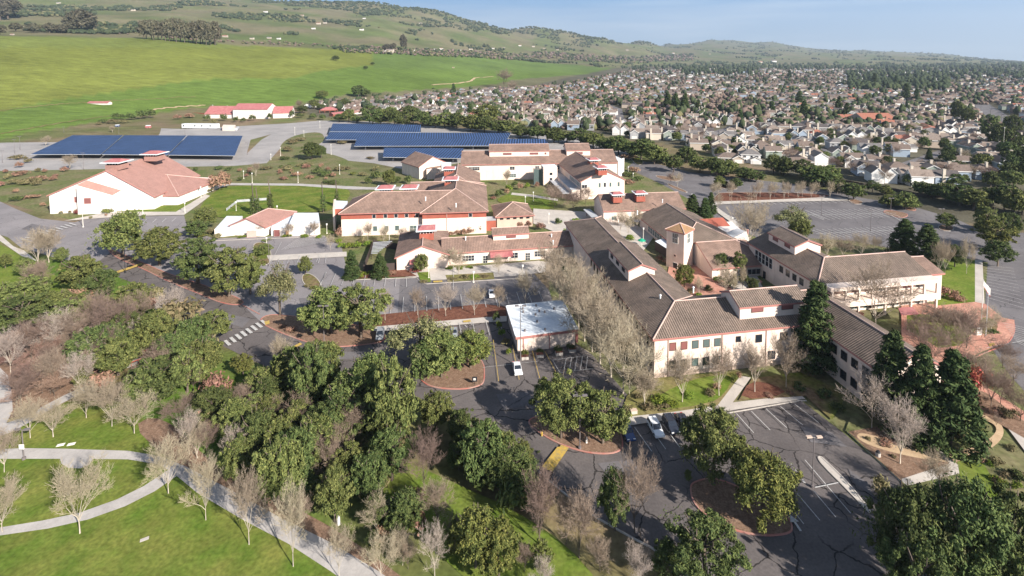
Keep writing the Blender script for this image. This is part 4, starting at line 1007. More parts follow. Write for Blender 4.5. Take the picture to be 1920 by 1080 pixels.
m = MB(); A0, A1 = uv(103.4, 125.4, 7.4), uv(109.2, 125.4, 7.4); B1, B0 = uv(109.2, 131, 9.3), uv(103.4, 131, 9.3); m.poly([A0, A1, B1, B0]); m.poly([q - Vector((0, 0, .2)) for q in (B0, B1, A1, A0)]); m.poly([A0 - Vector((0, 0, .3)), A1 - Vector((0, 0, .3)), A1, A0], 0); n.add(m, 'lean_to_roof', 'tile_roof')
canopy(n, [(1690, 590), (1722, 588), (1712, 575), (1684, 577)], 3.6)

# --- white flat-roofed hut
wh = B('flat_roofed_hut', 'low hut with white membrane flat roof and red fascia beside planters', 'hut', gp(1020, 640))
P = [gp(967, 631, 4.5), gp(1083.5, 616.5, 4.5), gp(1055, 563, 4.5), gp(949, 574, 4.5)]
m = MB(); m.prism(P, 3.7, 4.45, 0, 1, True); ro = wh.add(m, 'roof', ['trim', 'membrane'])
m = MB()
for i in range(4): strip(m, [P[i], P[(i + 1) % 4]], .25, 4.4, 4.62)
wh.add(m, 'roof_edge', 'metal_white', ro)
cc = sum(P, Vector()) / 4; Wp = [cc + (p - cc) * .93 for p in P]; Wp = [Zp(p, 0) for p in Wp]
m = MB(); m.prism(Wp, 0, 3.7, 0, 0); wh.add(m, 'wall', 'stucco')
for f_ in (.1, .55): pipe(wh, Wp[0].lerp(Wp[1], f_) + Vector((0, -.1, 0)), 3.7, 'trim')
m = MB(); q = Wp[1]; m.box(q + Vector((.4, 2, 0)), (C10, S10), .5, 2.2, .2, 2.6); wh.add(m, 'meter_box', 'metal_red')
for (x, y) in ((1005, 574), (980, 580), (981, 586), (1004, 591), (1011, 584), (1021, 586), (1039, 580), (1022, 619), (1007, 604), (984, 621)):
    m = MB(); p = gp(x, y, 4.5); m.bar(p, p + Vector((0, 0, .5)), .28, .25, 8); wh.add(m, 'roof_vent', 'pole_metal')

# --- Q: low white service range
q_ = B('service_building', 'low white service range with flat pale roofs around one small red gable', 'building', gp(500, 440))
q_.wing([gp(463, 443) + Vector((0, 0, 0)), gp(463, 443) + Vector((3, 22, 0))][::-1], 8.2, 4.0, 7.4, ('h', 'g'), walls='stucco_white', roof='tile_pink')
blk(q_, [(402, 430), (440, 426), (455, 405), (425, 405)], 3.4, 'stucco_white', 'membrane', 'wall')
blk(q_, [(508, 428), (546, 427), (548, 404), (514, 404)], 3.2, 'stucco_white', 'membrane', 'wall')
blk(q_, [(541, 421), (600, 419), (597, 399), (552, 399)], 4.8, 'stucco_white', 'membrane', 'wall')
q_.win(gp(508, 443.5), gp(546, 443), [(2.4, .05, 2.2, 2.6, 'blind_red'), (6.6, .05, 1.2, 2.4, 'tile_gold')], 'trim_pale')
q_.win(gp(541, 442.5), gp(600, 440.3), [(7.6, .05, 2.2, 2.8, 'blind_red')], 'trim_pale')
q_.win(gp(440, 446), gp(490, 444.5), [(6.5, .05, 3.4, 2.5, 'trim_pale')], 'trim_pale')

# --- P: gymnasium
gy = B('gymnasium_building', 'large white-walled gym with salmon-red roof and two red-capped vents at the left', 'building', gp(230, 390))
A_, B_ = gp(94, 401), gp(318, 392); t = (B_ - A_).normalized(); nb_ = Vector((-t.y, t.x, 0))
def on(x, y): return vplane(A_, B_, x, y)
prof = [on(92, 366), on(200, 320), on(289, 368)]
D = nb_ * 46
m = MB(A_); 
lo0, lo1 = Zp(prof[0], 0), Zp(prof[2], 0)
m.poly([lo0, lo1, prof[2], prof[1], prof[0]]); m.poly([lo0 + D, lo0, prof[0], prof[0] + D]); m.poly([lo1, lo1 + D, prof[2] + D, prof[2]]); m.poly([lo1 + D, lo0 + D, prof[0] + D, prof[1] + D, prof[2] + D])
ap = prof[1]
gy.add(m, 'wall', 'stucco_white')
m = MB(A_); ov = -nb_ * .7; up = Vector((0, 0, .3)); lo = (prof[0] - prof[1]).normalized() * .8; ro_ = (prof[2] - prof[1]).normalized() * .8
a0, a1, a2 = prof[0] + lo + up, prof[1] + up, prof[2] + ro_ + up
for F_, Bk in ((ov, D),):
    m.poly([a0 + F_, a1 + F_, a1 + Bk, a0 + Bk][::1]); m.poly([a1 + F_, a2 + F_, a2 + Bk, a1 + Bk])
    dn = Vector((0, 0, -.45))
    m.poly([a0 + F_ + dn, a1 + F_ + dn, a1 + F_, a0 + F_], 1); m.poly([a1 + F_ + dn, a2 + F_ + dn, a2 + F_, a1 + F_], 1)
    m.poly([a2 + F_ + dn, a2 + Bk + dn, a2 + Bk, a2 + F_], 1); m.poly([a0 + Bk + dn, a0 + F_ + dn, a0 + F_, a0 + Bk], 1)
gy.add(m, 'roof', ['tile_pink', 'trim'])
E0, E1 = gp(288, 367, 4.8), gp(331, 367, 4.8); t3 = (E1 - E0).normalized(); n3 = Vector((-t3.y, t3.x, 0)); hw = 17
gy.wing([E0 + n3 * hw - t3 * 14, E1 + n3 * hw + t3 * 1], hw, 4.8, 11.4, ('g', 'h'), walls='stucco_white', roof='tile_pink')
# stepped lean-to roof on the front
m = MB(A_); s0, s1, s2, s3 = on(152, 344), on(218, 366), on(228, 358), on(168, 336)
fr_ = -nb_ * 3.2
p = [on(152, 344) + fr_, on(219, 363) + fr_, on(228, 357), on(163, 338)]
m.poly(p, 0); m.poly([Zp(p[0], 0), Zp(p[1], 0), p[1], p[0]], 1); m.poly([Zp(p[1], 0), Zp(on(219, 363), 0), p[2], p[1]], 1); m.poly([Zp(on(152, 344), 0), Zp(p[0], 0), p[0], p[3]], 1)
gy.add(m, 'front_bay', ['tile_pink', 'stucco_white'])
gy.win(A_, B_, [((on(134, 370) - A_).length, 4.9, 2.8, 2.6, 'blind_red')], 'trim_pale')
gy.win(A_ + fr_, B_ + fr_, [((on(167, 372) - A_).length, 4.9, 2.8, 2.6, 'blind_red')], 'trim_pale')
gy.cupola(ap + nb_ * 8 + Vector((0, 0, 1.2)), 0, ap.z + 1.6, 3.2, body='tile_pink', ang=0); gy.cupola(ap + nb_ * 30 + Vector((6, 0, 1.2)), 0, ap.z + 1.6, 3.2, body='tile_pink', ang=0)
R0, R1 = gp(333, 386), gp(356, 368); gy.win(R0, R1, [(14, 3.2, 2, 1.8, 'blind_red'), (22, 3.2, 2, 1.8, 'blind_red')])
gpx = B('entry_pergola', 'white flat-roofed entry arcade on square piers at the right end of the gym', 'pergola', gp(380, 360))
m = MB(); P = [gp(352, 337, 4.6), gp(395, 339, 4.6), gp(392, 333, 4.6), gp(355, 331, 4.6)]; m.prism(P, 4.2, 4.6, 0, 0, True); gpx.add(m, 'roof', 'stucco_white')
m = MB()
for (x, y) in ((358, 363), (368, 362), (384, 361), (392, 360)): m.box(gp(x, y), (1, 0), 1.3, 1.3, 0, 4.2)
gpx.add(m, 'pier', 'stucco_white')

# --- R: farm-like red metal roofed building
r_ = B('red_roofed_barn', 'long white shed with bright red metal roof at the edge of the green field', 'barn', gp(460, 222))
A_, B_, C_, D_ = gp(384, 222), gp(440, 222), gp(506, 222), gp(543, 221); nb_ = Vector((-.05, 1, 0))
for (x0, x1, hw, ze, zr) in ((A_, B_, 13, 5, 13.5), (B_ + Vector((.4, -4, 0)), C_ + Vector((0, -4, 0)), 13, 11, 17), (C_ + Vector((.4, 0, 0)), D_, 12, 6, 13)):
    r_.wing([x0 + nb_ * hw, x1 + nb_ * hw], hw, ze, zr, ('g', 'g'), walls='stucco_white', roof='metal_red', caps=False)
vents(r_, [(399, 198, 8), (426, 199, 8), (455, 197, 12), (470, 197, 12), (520, 202, 8)])
sh = B('red_shelter', 'open red-roofed timber shelter right of the red-roofed barn', 'shelter', gp(614, 212))
A_, B_ = gp(598, 212), gp(629, 211)
sh.wing([A_ + nb_ * 6, B_ + nb_ * 6], 6.5, 4, 7, ('h', 'h'), walls='siding_red', roof='metal_red', z0=2.6, caps=False)
m = MB()
for k_ in (0, .33, .66, 1):
    for dd in (0.5, 11.5): m.box(A_.lerp(B_, k_ * .92 + .04) + nb_ * dd, (1, 0), .4, .4, 0, 3.6)
sh.add(m, 'post', 'siding_red')
rs = B('red_shed_row', 'low brick-red sheds beyond the red shelter by the estate edge', 'shed', gp(645, 215))
rs.wing([gp(618, 219) + nb_ * 5, gp(650, 216) + nb_ * 5], 5, 3, 4.6, walls='siding_red', roof='metal_red', caps=False)
rs.wing([gp(652, 217) + nb_ * 5, gp(672, 213) + nb_ * 5], 4.5, 3, 4.4, walls='stucco_white', roof='tile_pink', caps=False)
fs = B('field_stable', 'tiny long stable with pale red roof alone in the green field', 'shed', (0, 0))
bpy.data.objects.remove(fs.e)
for (x0, x1, y, name, label, roofm) in ((160, 199, 196, 'field_stable', 'tiny long white stable with pale red roof alone in the green field', 'metal_red'),):
    b_ = gp(x0, y); 
    Yd = None
    for Yt in range(300, 1600, 5):
        X = (x0 - 1000) / 1000 * Yt; px_, py2 = pj(X, Yt, terr(X, Yt))
        if py2 < y: Yd = Yt; break
    X0, X1 = (x0 - 1000) / 1000 * Yd, (x1 - 1000) / 1000 * Yd; zt = terr((X0 + X1) / 2, Yd)
    fs = B(name, label, 'shed', (X0, Yd)); fs.e.location.z = zt - .5
    fs.wing([(X0, Yd + 4), (X1, Yd + 4)], 4.2, 2.6, 4.4, walls='stucco_white', roof=roofm, caps=False)

# --- trailer, tank, bins at the north lot
tr = B('site_trailer', 'long white site trailer with four small windows parked behind the left solar canopies', 'trailer', gp(370, 242))
A_, B_ = gp(341, 241.5), gp(406, 242); t = (B_ - A_).normalized(); nb_ = Vector((-t.y, t.x, 0))
m = MB(); m.prism([A_, B_, B_ + nb_ * 5, A_ + nb_ * 5], .7, 5.0, 0, 0, True); tr.add(m, 'body', 'metal_white')
tr.win(A_, B_, [(k_ * (B_ - A_).length, 2.4, 1.1, 1.6, 'glass_dark') for k_ in (.05, .38, .58, .82)], 'frame_dark')
m = MB()
for k_ in (.2, .28, .75): m.bar(A_.lerp(B_, k_) + Vector((0, -.1, .5)), A_.lerp(B_, k_) + Vector((0, .4, .5)), .5, n=10)
tr.add(m, 'wheel', 'pole_dark')
ct = B('cream_container', 'small cream storage container right of the white site trailer', 'container', gp(430, 245))
m = MB(); m.prism([gp(417, 245), gp(440, 245.5), gp(442, 242), gp(419, 241.5)], 0, 4.2, 0, 0); ct.add(m, 'body', 'stucco')
m = MB(); m.bar(gp(443, 245) + Vector((0, 0, 1.5)), gp(446, 242.5) + Vector((0, 0, 1.5)), 1.5, n=10); tag(m.build('round_tank', 'membrane_grey'), 'small grey round tank lying beside the cream container', 'tank')
for (x, y, s_, nm, mm2, lab) in ((215, 240, 9, 'blue_skip', 'solar', 'small blue covered skip behind the left solar canopies'), (272, 241, 12, 'red_machine', 'metal_red', 'small red site machine with dark front behind the left solar canopies')):
    b_ = B(nm, lab, 'skip' if 'skip' in nm else 'machine', gp(x, y)); A_ = gp(x, y); 
    m = MB(); m.prism([A_, A_ + Vector((s_ * .36, 0, 0)), A_ + Vector((s_ * .36, 3, 0)), A_ + Vector((0, 3, 0))], .4, 2.6, 0, 0, True); b_.add(m, 'body', mm2)
    m = MB(); m.box((A_.x + s_ * .18, A_.y + 1.5), (1, 0), s_ * .3, 2.4, 2.6, 3.2); b_.add(m, 'lid', 'metal_white')
    m = MB(); m.bar(A_ + Vector((.6, -.05, .5)), A_ + Vector((.6, .5, .5)), .5, n=8); m.bar(A_ + Vector((s_ * .3, -.05, .5)), A_ + Vector((s_ * .3, .5, .5)), .5, n=8); b_.add(m, 'wheel', 'pole_dark')

# --- solar canopies
def solar(label, back, front, zb, zf, extra=None, posts=5, dropz=0.):
    P = [gp(*front[0], zf), gp(*front[1], zf), gp(*back[1], zb), gp(*back[0], zb)]
    e_ = B('solar_canopy', label, 'solar canopy', (P[0] + P[1]) / 2); e_.e['group'] = 'solar canopies over the parking rows'
    m = MB()
    def slab(Q):
        m.poly(Q, 0); m.poly([q - Vector((0, 0, .25)) for q in Q[::-1]], 1)
        for a1, b1 in zip(Q, Q[1:] + Q[:1]): m.poly([a1 - Vector((0, 0, .25)), b1 - Vector((0, 0, .25)), b1, a1], 1)
    slab(P)
    if extra: slab([gp(*extra[0], zf + 1.2), P[0] + Vector((0, 0, .0)), P[3], gp(*extra[1], zb)][:0] or [gp(*q, z_) for q, z_ in extra])
    e_.add(m, 'panel_deck', ['solar', 'steel'])
    for i in range(posts):
        k_ = (i + .5) / posts; p = P[0].lerp(P[1], k_); q = P[3].lerp(P[2], k_); c1 = p.lerp(q, .22); c1.z = 0
        m = MB(); m.box(c1, (1, 0), .5, .5, .9, zf - .2); m.box(c1, (1, 0), 1.0, 1.0, 0, .9, 1)
        m.bar(Vector((c1.x, c1.y, zf - .6)), p.lerp(q, .75) - Vector((0, 0, .5)), .2, n=5)
        e_.add(m, 'post', ['steel', 'stucco_white'])
solar('leftmost of the three solar canopies on the north-west lot', [(136, 253.5), (231, 253.5)], [(57, 289.5), (189, 289.5)], 5.2, 3.6, posts=4)
solar('middle of the three solar canopies on the north-west lot', [(233, 253.5), (350, 254)], [(191, 289.5), (314, 290.5)], 5.2, 3.6, posts=4)
solar('rightmost of the three solar canopies on the north-west lot', [(352, 254), (455, 254.5)], [(316, 290.5), (440, 292)], 5.2, 3.6, posts=3)
solar('farthest solar canopy behind the back hall, at upper left of its array', [(624, 231.5), (789, 234)], [(618, 246.5), (789, 248)], 5, 3.6, posts=5)
solar('second farthest solar canopy behind the back hall, its left end projecting', [(618, 247.5), (958, 249.5)], [(610, 262), (950, 262.5)], 5, 3.6, posts=9)
solar('third farthest solar canopy behind the back hall, reaching farthest right', [(669, 260), (1022, 260.5)], [(664, 274), (1030, 273)], 5.0, 3.6, posts=9)
solar('nearest solar canopy behind the back hall with posts in view', [(720, 276.5), (869, 278)], [(718, 294.5), (868, 297)], 5, 3.6, posts=4)
sg = [(1028, 262), (1040, 262)]
# ------------------------------------------------------------ vegetation
def ground_at(px, py):
    """where the picture point meets the terrain"""
    last = None
    if py > 312: return gp(px, py)
    Y = 300.
    while Y < 14000:
        X = (px - 1000) / 1000 * Y
        h = terr(X, Y); x2, y2 = pj(X, Y, h)
        if y2 <= py: return Vector((X, Y, h))
        Y *= 1.012
    return Vector((X, Y, h))
def leaves(cent, n, rad, size, rs, flat=.0, squash=1.):
    """n leaf quads spread over clump centres"""
    cent = np.asarray(cent); k = rs.integers(0, len(cent), n); rad = np.asarray(rad)[k] if np.ndim(rad) else np.full(n, rad)
    dv = rs.normal(size=(n, 3)); dv /= np.linalg.norm(dv, axis=1)[:, None]
    dv[:, 2] = np.where(dv[:, 2] < -.3, -dv[:, 2], dv[:, 2])
    r = rad * (.4 + 1.0 * rs.random(n) ** 1.5)
    c = cent[k] + dv * r[:, None] * np.array([1, 1, squash])
    nn = dv + rs.normal(size=(n, 3)) * .55; nn /= np.linalg.norm(nn, axis=1)[:, None]
    a = np.cross(nn, rs.normal(size=(n, 3))); a /= np.linalg.norm(a, axis=1)[:, None]; b = np.cross(nn, a)
    s = size * (.55 + .9 * rs.random(n))[:, None]; a = a * s * .62; b = b * s
    V = np.stack([c - b * 1.15, c + a * .7 - b * .1, c + b * 1.15, c - a * .7 + b * .1], 1).reshape(-1, 3)
    Fq = np.arange(n * 4).reshape(-1, 4)
    return V, Fq
def crown_mesh(name, seed, kind, n, size, m):
    rs = np.random.default_rng(seed)
    if kind == 'oak':      # broad, lobed, uneven outline; nominal 9 m tall, 9 m wide
        C, Rd = [], []
        p1, p2, p3 = rs.random(3) * 6.28
        for i in range(int(60 + rs.random() * 60)):
            th = rs.random() * 2 * math.pi; ph = math.acos(1 - rs.random() * 1.62); rr = 3.25 * (.66 + .42 * rs.random()) * (1 + .16 * math.sin(2 * th + p1) + .12 * math.sin(3 * th + 2 * ph + p2) + .10 * math.sin(4 * ph + p3))
            C.append((rr * math.sin(ph) * math.cos(th), rr * math.sin(ph) * math.sin(th), 4.35 + 3.3 * math.cos(ph))); Rd.append(.32 + .62 * rs.random() ** 1.3)
        for i in range(8): C.append((rs.normal() * 1.2, rs.normal() * 1.2, 4.2 + rs.normal() * .8)); Rd.append(1.6)
        for i in range(14):
            th = rs.random() * 6.28; ph = math.acos(1 - rs.random() * 1.3); rr = 3.9 * (.9 + .25 * rs.random()); C.append((rr * math.sin(ph) * math.cos(th), rr * math.sin(ph) * math.sin(th), 4.5 + 3.9 * math.cos(ph))); Rd.append(.35)
        V, Fq = leaves(C, n, Rd, size, rs, squash=[.85, 1.35, 1.0, 1.6, .9, 1.25][seed // 7 % 6])
    elif kind == 'loose':
        C, Rd = [], []
        for i in range(34):
            th = rs.random() * 2 * math.pi; rr = 4.2 * math.sqrt(rs.random()); C.append((rr * math.cos(th), rr * math.sin(th), 3.6 + 4.2 * rs.random() * (1 - rr / 6.5))); Rd.append(.7 + .5 * rs.random())
        V, Fq = leaves(C, n, Rd, size, rs)
    elif kind == 'cone':   # nominal 14 m tall, 6.5 m wide
        C, Rd = [], []
        for i in range(150):
            z = 1.0 + 12.6 * (rs.random() ** 1.25); w_ = 3.0 * (1 - z / 14.2) ** .75 * (.8 + .35 * rs.random()); th = rs.random() * 2 * math.pi
            C.append((w_ * math.cos(th), w_ * math.sin(th), z - .25 * w_)); Rd.append(.45 + .42 * (1 - z / 14))
        for i in range(20): C.append((0, 0, 1.5 + i * .6)); Rd.append(1.7 * (1 - i / 21))
        V, Fq = leaves(C, n, Rd, size, rs, squash=.7)
    elif kind == 'column':
        C, Rd = [], []
        for i in range(50):
            z = .6 + 6 * rs.random(); th = rs.random() * 6.28; w_ = .9 * (1 - z / 9); C.append((w_ * math.cos(th), w_ * math.sin(th), z)); Rd.append(.55)
        V, Fq = leaves(C, n, Rd, size, rs)
    elif kind == 'bush':   # nominal 2 m tall, 3 m wide
        C, Rd = [], []
        for i in range(12):
            th = rs.random() * 6.28; rr = 1.1 * math.sqrt(rs.random()); C.append((rr * math.cos(th), rr * math.sin(th), .6 + .8 * rs.random() * (1 - rr / 2))); Rd.append(.4 + .3 * rs.random())
        V, Fq = leaves(C, n, Rd, size, rs)
    return np_mesh(name, V, Fq, m)
def tubes(segs):
    """segs: list of (a, b, ra, rb) -> three-sided tapered sticks"""
    A = np.array([s[0] for s in segs]); Bq = np.array([s[1] for s in segs]); ra = np.array([s[2] for s in segs])[:, None]; rb = np.array([s[3] for s in segs])[:, None]
    dd = Bq - A; ln = np.linalg.norm(dd, axis=1)[:, None]; ln[ln == 0] = 1; dd = dd / ln
    ref = np.where(np.abs(dd[:, 2:3]) < .9, np.array([[0, 0, 1.]]), np.array([[1., 0, 0]])); t = np.cross(dd, ref); t /= np.linalg.norm(t, axis=1)[:, None]; q = np.cross(dd, t)
    Vs = []
    for P, r in ((A, ra), (Bq, rb)):
        for k in range(3):
            an = k * 2 * math.pi / 3; Vs.append(P + (t * math.cos(an) + q * math.sin(an)) * r)
    V = np.stack(Vs, 1).reshape(-1, 3); n = len(segs); base = np.arange(n)[:, None] * 6
    F_ = np.concatenate([base + np.array([[0, 1, 4, 3]]), base + np.array([[1, 2, 5, 4]]), base + np.array([[2, 0, 3, 5]])])
    return V, F_
def bare_segments(seed, form='vase', Hh=10., dens=1.):
    rs = random.Random(seed); trunk, twig = [], []
    def rec(p, dv, ln, r, lv):
        steps = 3 if lv < 3 else 2
        for i in range(steps):
            dv = (dv + Vector((rs.uniform(-1, 1), rs.uniform(-1, 1), rs.uniform(-.3, .8))) * (.24 if lv else .05)).normalized()
            q = p + dv * ln / steps; r2 = r * .82
            (trunk if lv < 2 else twig).append((tuple(p), tuple(q), r, r2)); 
            if lv >= 1 and lv < 4 and (i or lv > 1):
                for _ in range(int((2.3 if lv < 3 else 3.9) * dens + rs.random())):
                    ax = Vector((rs.uniform(-1, 1), rs.uniform(-1, 1), rs.uniform(-.3, .65))).normalized()
                    rec(q, (dv * .62 + ax * .85).normalized(), ln * rs.uniform(.42, .62), r2 * .55, lv + 1)
            p, r = q, r2
        if lv < 4 and lv > 0: rec(p, dv, ln * .6, r * .8, lv + 1)
        return p, r
    th = Hh * (.22 if form != 'upright' else .15)
    p, r = rec(Vector((0, 0, -.2)), Vector((rs.uniform(-.05, .05), rs.uniform(-.05, .05), 1)).normalized(), th, Hh * .019, 0)
    nb_ = 8
    for i in range(nb_):
        a_ = i * 2.4 + rs.random(); tilt = {'vase': .75, 'upright': .33, 'wide': 1.05, 'thick': 1.1}[form] * (.55 + .6 * rs.random())
        dv = Vector((math.sin(tilt) * math.cos(a_), math.sin(tilt) * math.sin(a_), math.cos(tilt)))
        rec(p + Vector((0, 0, rs.uniform(-.35, .6) * Hh * .08)), dv, Hh * .43 * (1 if form != 'thick' else .8), r * .6, 1)
    rec(p, Vector((0, 0, 1)), Hh * .48, r * .75, 1)
    return trunk, twig
BT = {}
def bare_meshes(form, seed, mt, mw):
    key = (form, seed, mt, mw)
    if key not in BT:
        tr_, tw_ = bare_segments(seed, form)
        tw_ = [(a_, b_, max(ra * .8, .015), max(rb * .8, .012)) for a_, b_, ra, rb in tw_]
        V1, F1 = tubes(tr_); V2_, F2 = tubes(tw_)
        BT[key] = (np_mesh('trunk', V1, F1, mt), np_mesh('branches', V2_, F2, mw))
    return BT[key]
def trunk_mesh(seed, hgt, r, m='bark', limbs=6):
    rs = random.Random(seed); segs = []
    p = Vector((0, 0, -.2)); dv = Vector((0, 0, 1))
    for i in range(3):
        q = p + dv * hgt * .2; segs.append((tuple(p), tuple(q), r * (1 - i * .12), r * (.88 - i * .12))); p = q; dv = (dv + Vector((rs.uniform(-.1, .1), rs.uniform(-.1, .1), 0))).normalized()
    for i in range(limbs):
        a_ = i * 2.3 + rs.random(); q = p; dd = Vector((math.cos(a_) * .7, math.sin(a_) * .7, .8)).normalized(); rr = r * .5
        for j in range(3):
            q2 = q + dd * hgt * .14; segs.append((tuple(q), tuple(q2), rr, rr * .7)); q = q2; rr *= .7; dd = (dd + Vector((rs.uniform(-.3, .3), rs.uniform(-.3, .3), .2))).normalized()
    V, F_ = tubes(segs); return np_mesh('trunk', V, F_, m)
VEG = []   # (object, kind phrase, picture x, y)
CM = {}
def crown(kind, i, n, size, m):
    key = (kind, i, n, m)
    if key not in CM: CM[key] = crown_mesh('crown', 100 + i * 7 + len(kind), kind, n, size, m)
    return CM[key]
TM = [trunk_mesh(s_, 9, .32) for s_ in range(3)] ; TC = trunk_mesh(9, 20, .28, limbs=0)
DEF = {  # kind: (name, crown form, leaf material, nominal height, nominal width, phrase, group, leaves, leaf size)
 'oak': ('oak_tree', 'oak', 'leaf_oak', 9.0, 8.6, 'dense olive-green evergreen oak', 'evergreen oaks round the campus', 15000, .19),
 'dark': ('oak_tree', 'oak', 'leaf_dark', 9.0, 8.6, 'dark green evergreen oak', 'evergreen oaks round the campus', 15000, .19),
 'loose': ('acacia_tree', 'loose', 'leaf_loose', 8.4, 9.0, 'loose grey-green open-crowned tree', 'loose grey-green trees', 6500, .17),
 'yellow': ('willow_tree', 'oak', 'leaf_yellow', 9.0, 8.6, 'yellow-green leafy tree', 'yellow-green trees', 14000, .19),
 'conif': ('conifer_tree', 'cone', 'leaf_conifer', 14.0, 6.6, 'dark conical conifer', 'conifers on the campus', 17000, .23),
 'col': ('young_conifer', 'column', 'leaf_dark', 7.0, 2.6, 'slim dark young evergreen', 'slim young evergreens', 1500, .24),
 'bush': ('shrub', 'bush', 'leaf_scrub', 2.1, 3.2, 'low olive-brown shrub', 'low shrubs', 700, .17),
 'gbush': ('shrub', 'bush', 'leaf_bright', 2.1, 3.2, 'low bright green shrub', 'low shrubs', 700, .17),
 'dbush': ('shrub', 'bush', 'leaf_dark', 2.1, 3.2, 'low dark green shrub', 'low shrubs', 700, .17),
 'rbush': ('shrub', 'bush', 'leaf_maroon', 2.1, 3.2, 'rounded maroon shrub', 'low shrubs', 700, .17),
 'rust': ('shrub', 'bush', 'leaf_rust', 2.1, 3.2, 'rust-brown winter shrub', 'low shrubs', 700, .16),
 'ybush': ('shrub', 'bush', 'leaf_yellow', 2.1, 3.2, 'low yellow-green shrub', 'low shrubs', 700, .17),
 'red': ('red_tree', 'loose', 'leaf_red', 8.4, 9.0, 'small bright red-leaved tree', 'red-leaved trees', 1500, .26),
}
BARE = {  # kind: (form, trunk material, twig material, phrase)
 'bare': ('vase', 'bark_pale', 'twig_pale', 'leafless pale-barked street tree'),
 'bwide': ('wide', 'bark_pale', 'twig_pale', 'leafless wide-crowned pale tree'),
 'bwhite': ('vase', 'bark_pale', 'twig_white', 'leafless whitish-branched tree'),
 'bup': ('upright', 'bark_pale', 'twig_pale', 'slim upright leafless tree'),
 'bbrown': ('vase', 'bark', 'twig_brown', 'leafless brown-twigged tree'),
 'bupb': ('upright', 'bark', 'twig_brown', 'narrow upright brown leafless tree'),
 'bred': ('thick', 'bark', 'twig_red', 'low reddish bare thicket'),
}
def plant(kind, x, yb, yt, wpx, parts=True, world=None, phrase=None, group=None, lod=1., name=None):
    p = world or ground_at(x, yb)
    if world is not None: x, yb = pj(p.x, p.y, p.z)
    dpt = p.y * math.cos(PT) + (H - p.z) * math.sin(PT); mp_ = dpt / F
    hgt = max(.6, (hz(p.x, p.y, yt) - p.z)) if yt is not None else None
    wd = wpx * mp_ if yt is not None else wpx
    if kind in ('oak', 'dark', 'yellow', 'loose') and yt is not None and yb > 430: wd *= 1.08; hgt *= 1.03
    rz = rnd.random() * 6.28; i = rnd.randrange(6)
    if kind in BARE:
        form, mt, mw, ph = BARE[kind]; if_ = i % 3
        t_, b_ = bare_meshes(form, if_ + 1, mt, mw); nh, nw = 10.0, {'vase': 10.5, 'upright': 6.5, 'wide': 12.5, 'thick': 11}[form]; nm = 'bare_tree' if kind != 'bred' else 'bare_thicket'
        sx = wd / nw; sz = (hgt or 10) / nh; gr = 'leafless winter trees'
        kids = (('trunk', t_), ('branches', b_))
    else:
        nm, form, lm, nh, nw, ph, gr, n, ls = DEF[kind]
        sx = wd / nw; sz = (hgt or nh) / nh
        cm_ = crown(form, i, int(n * lod), ls / math.sqrt(lod), lm)
        kids = (('crown', cm_),) + ((('trunk', TC if form in ('cone', 'column') else TM[i % 3]),) if 'bush' != form else ())
    nm = name or nm
    if len(kids) == 1 or not parts:
        o = bpy.data.objects.new(nm, kids[0][1] if kind not in BARE else kids[1][1]); link(o); o.location = p; 
    else:
        o = empty(nm, p)
        for kn, md in kids: link(bpy.data.objects.new(kn, md), o)
    o.rotation_euler = (0, 0, rz); o.scale = (sx, sx, sz)
    tag(o, None, {'shrub': 'shrub', 'bare_thicket': 'thicket'}.get(nm, 'tree'), group or gr); VEG.append((o, phrase or ph, x, yb))
    return o
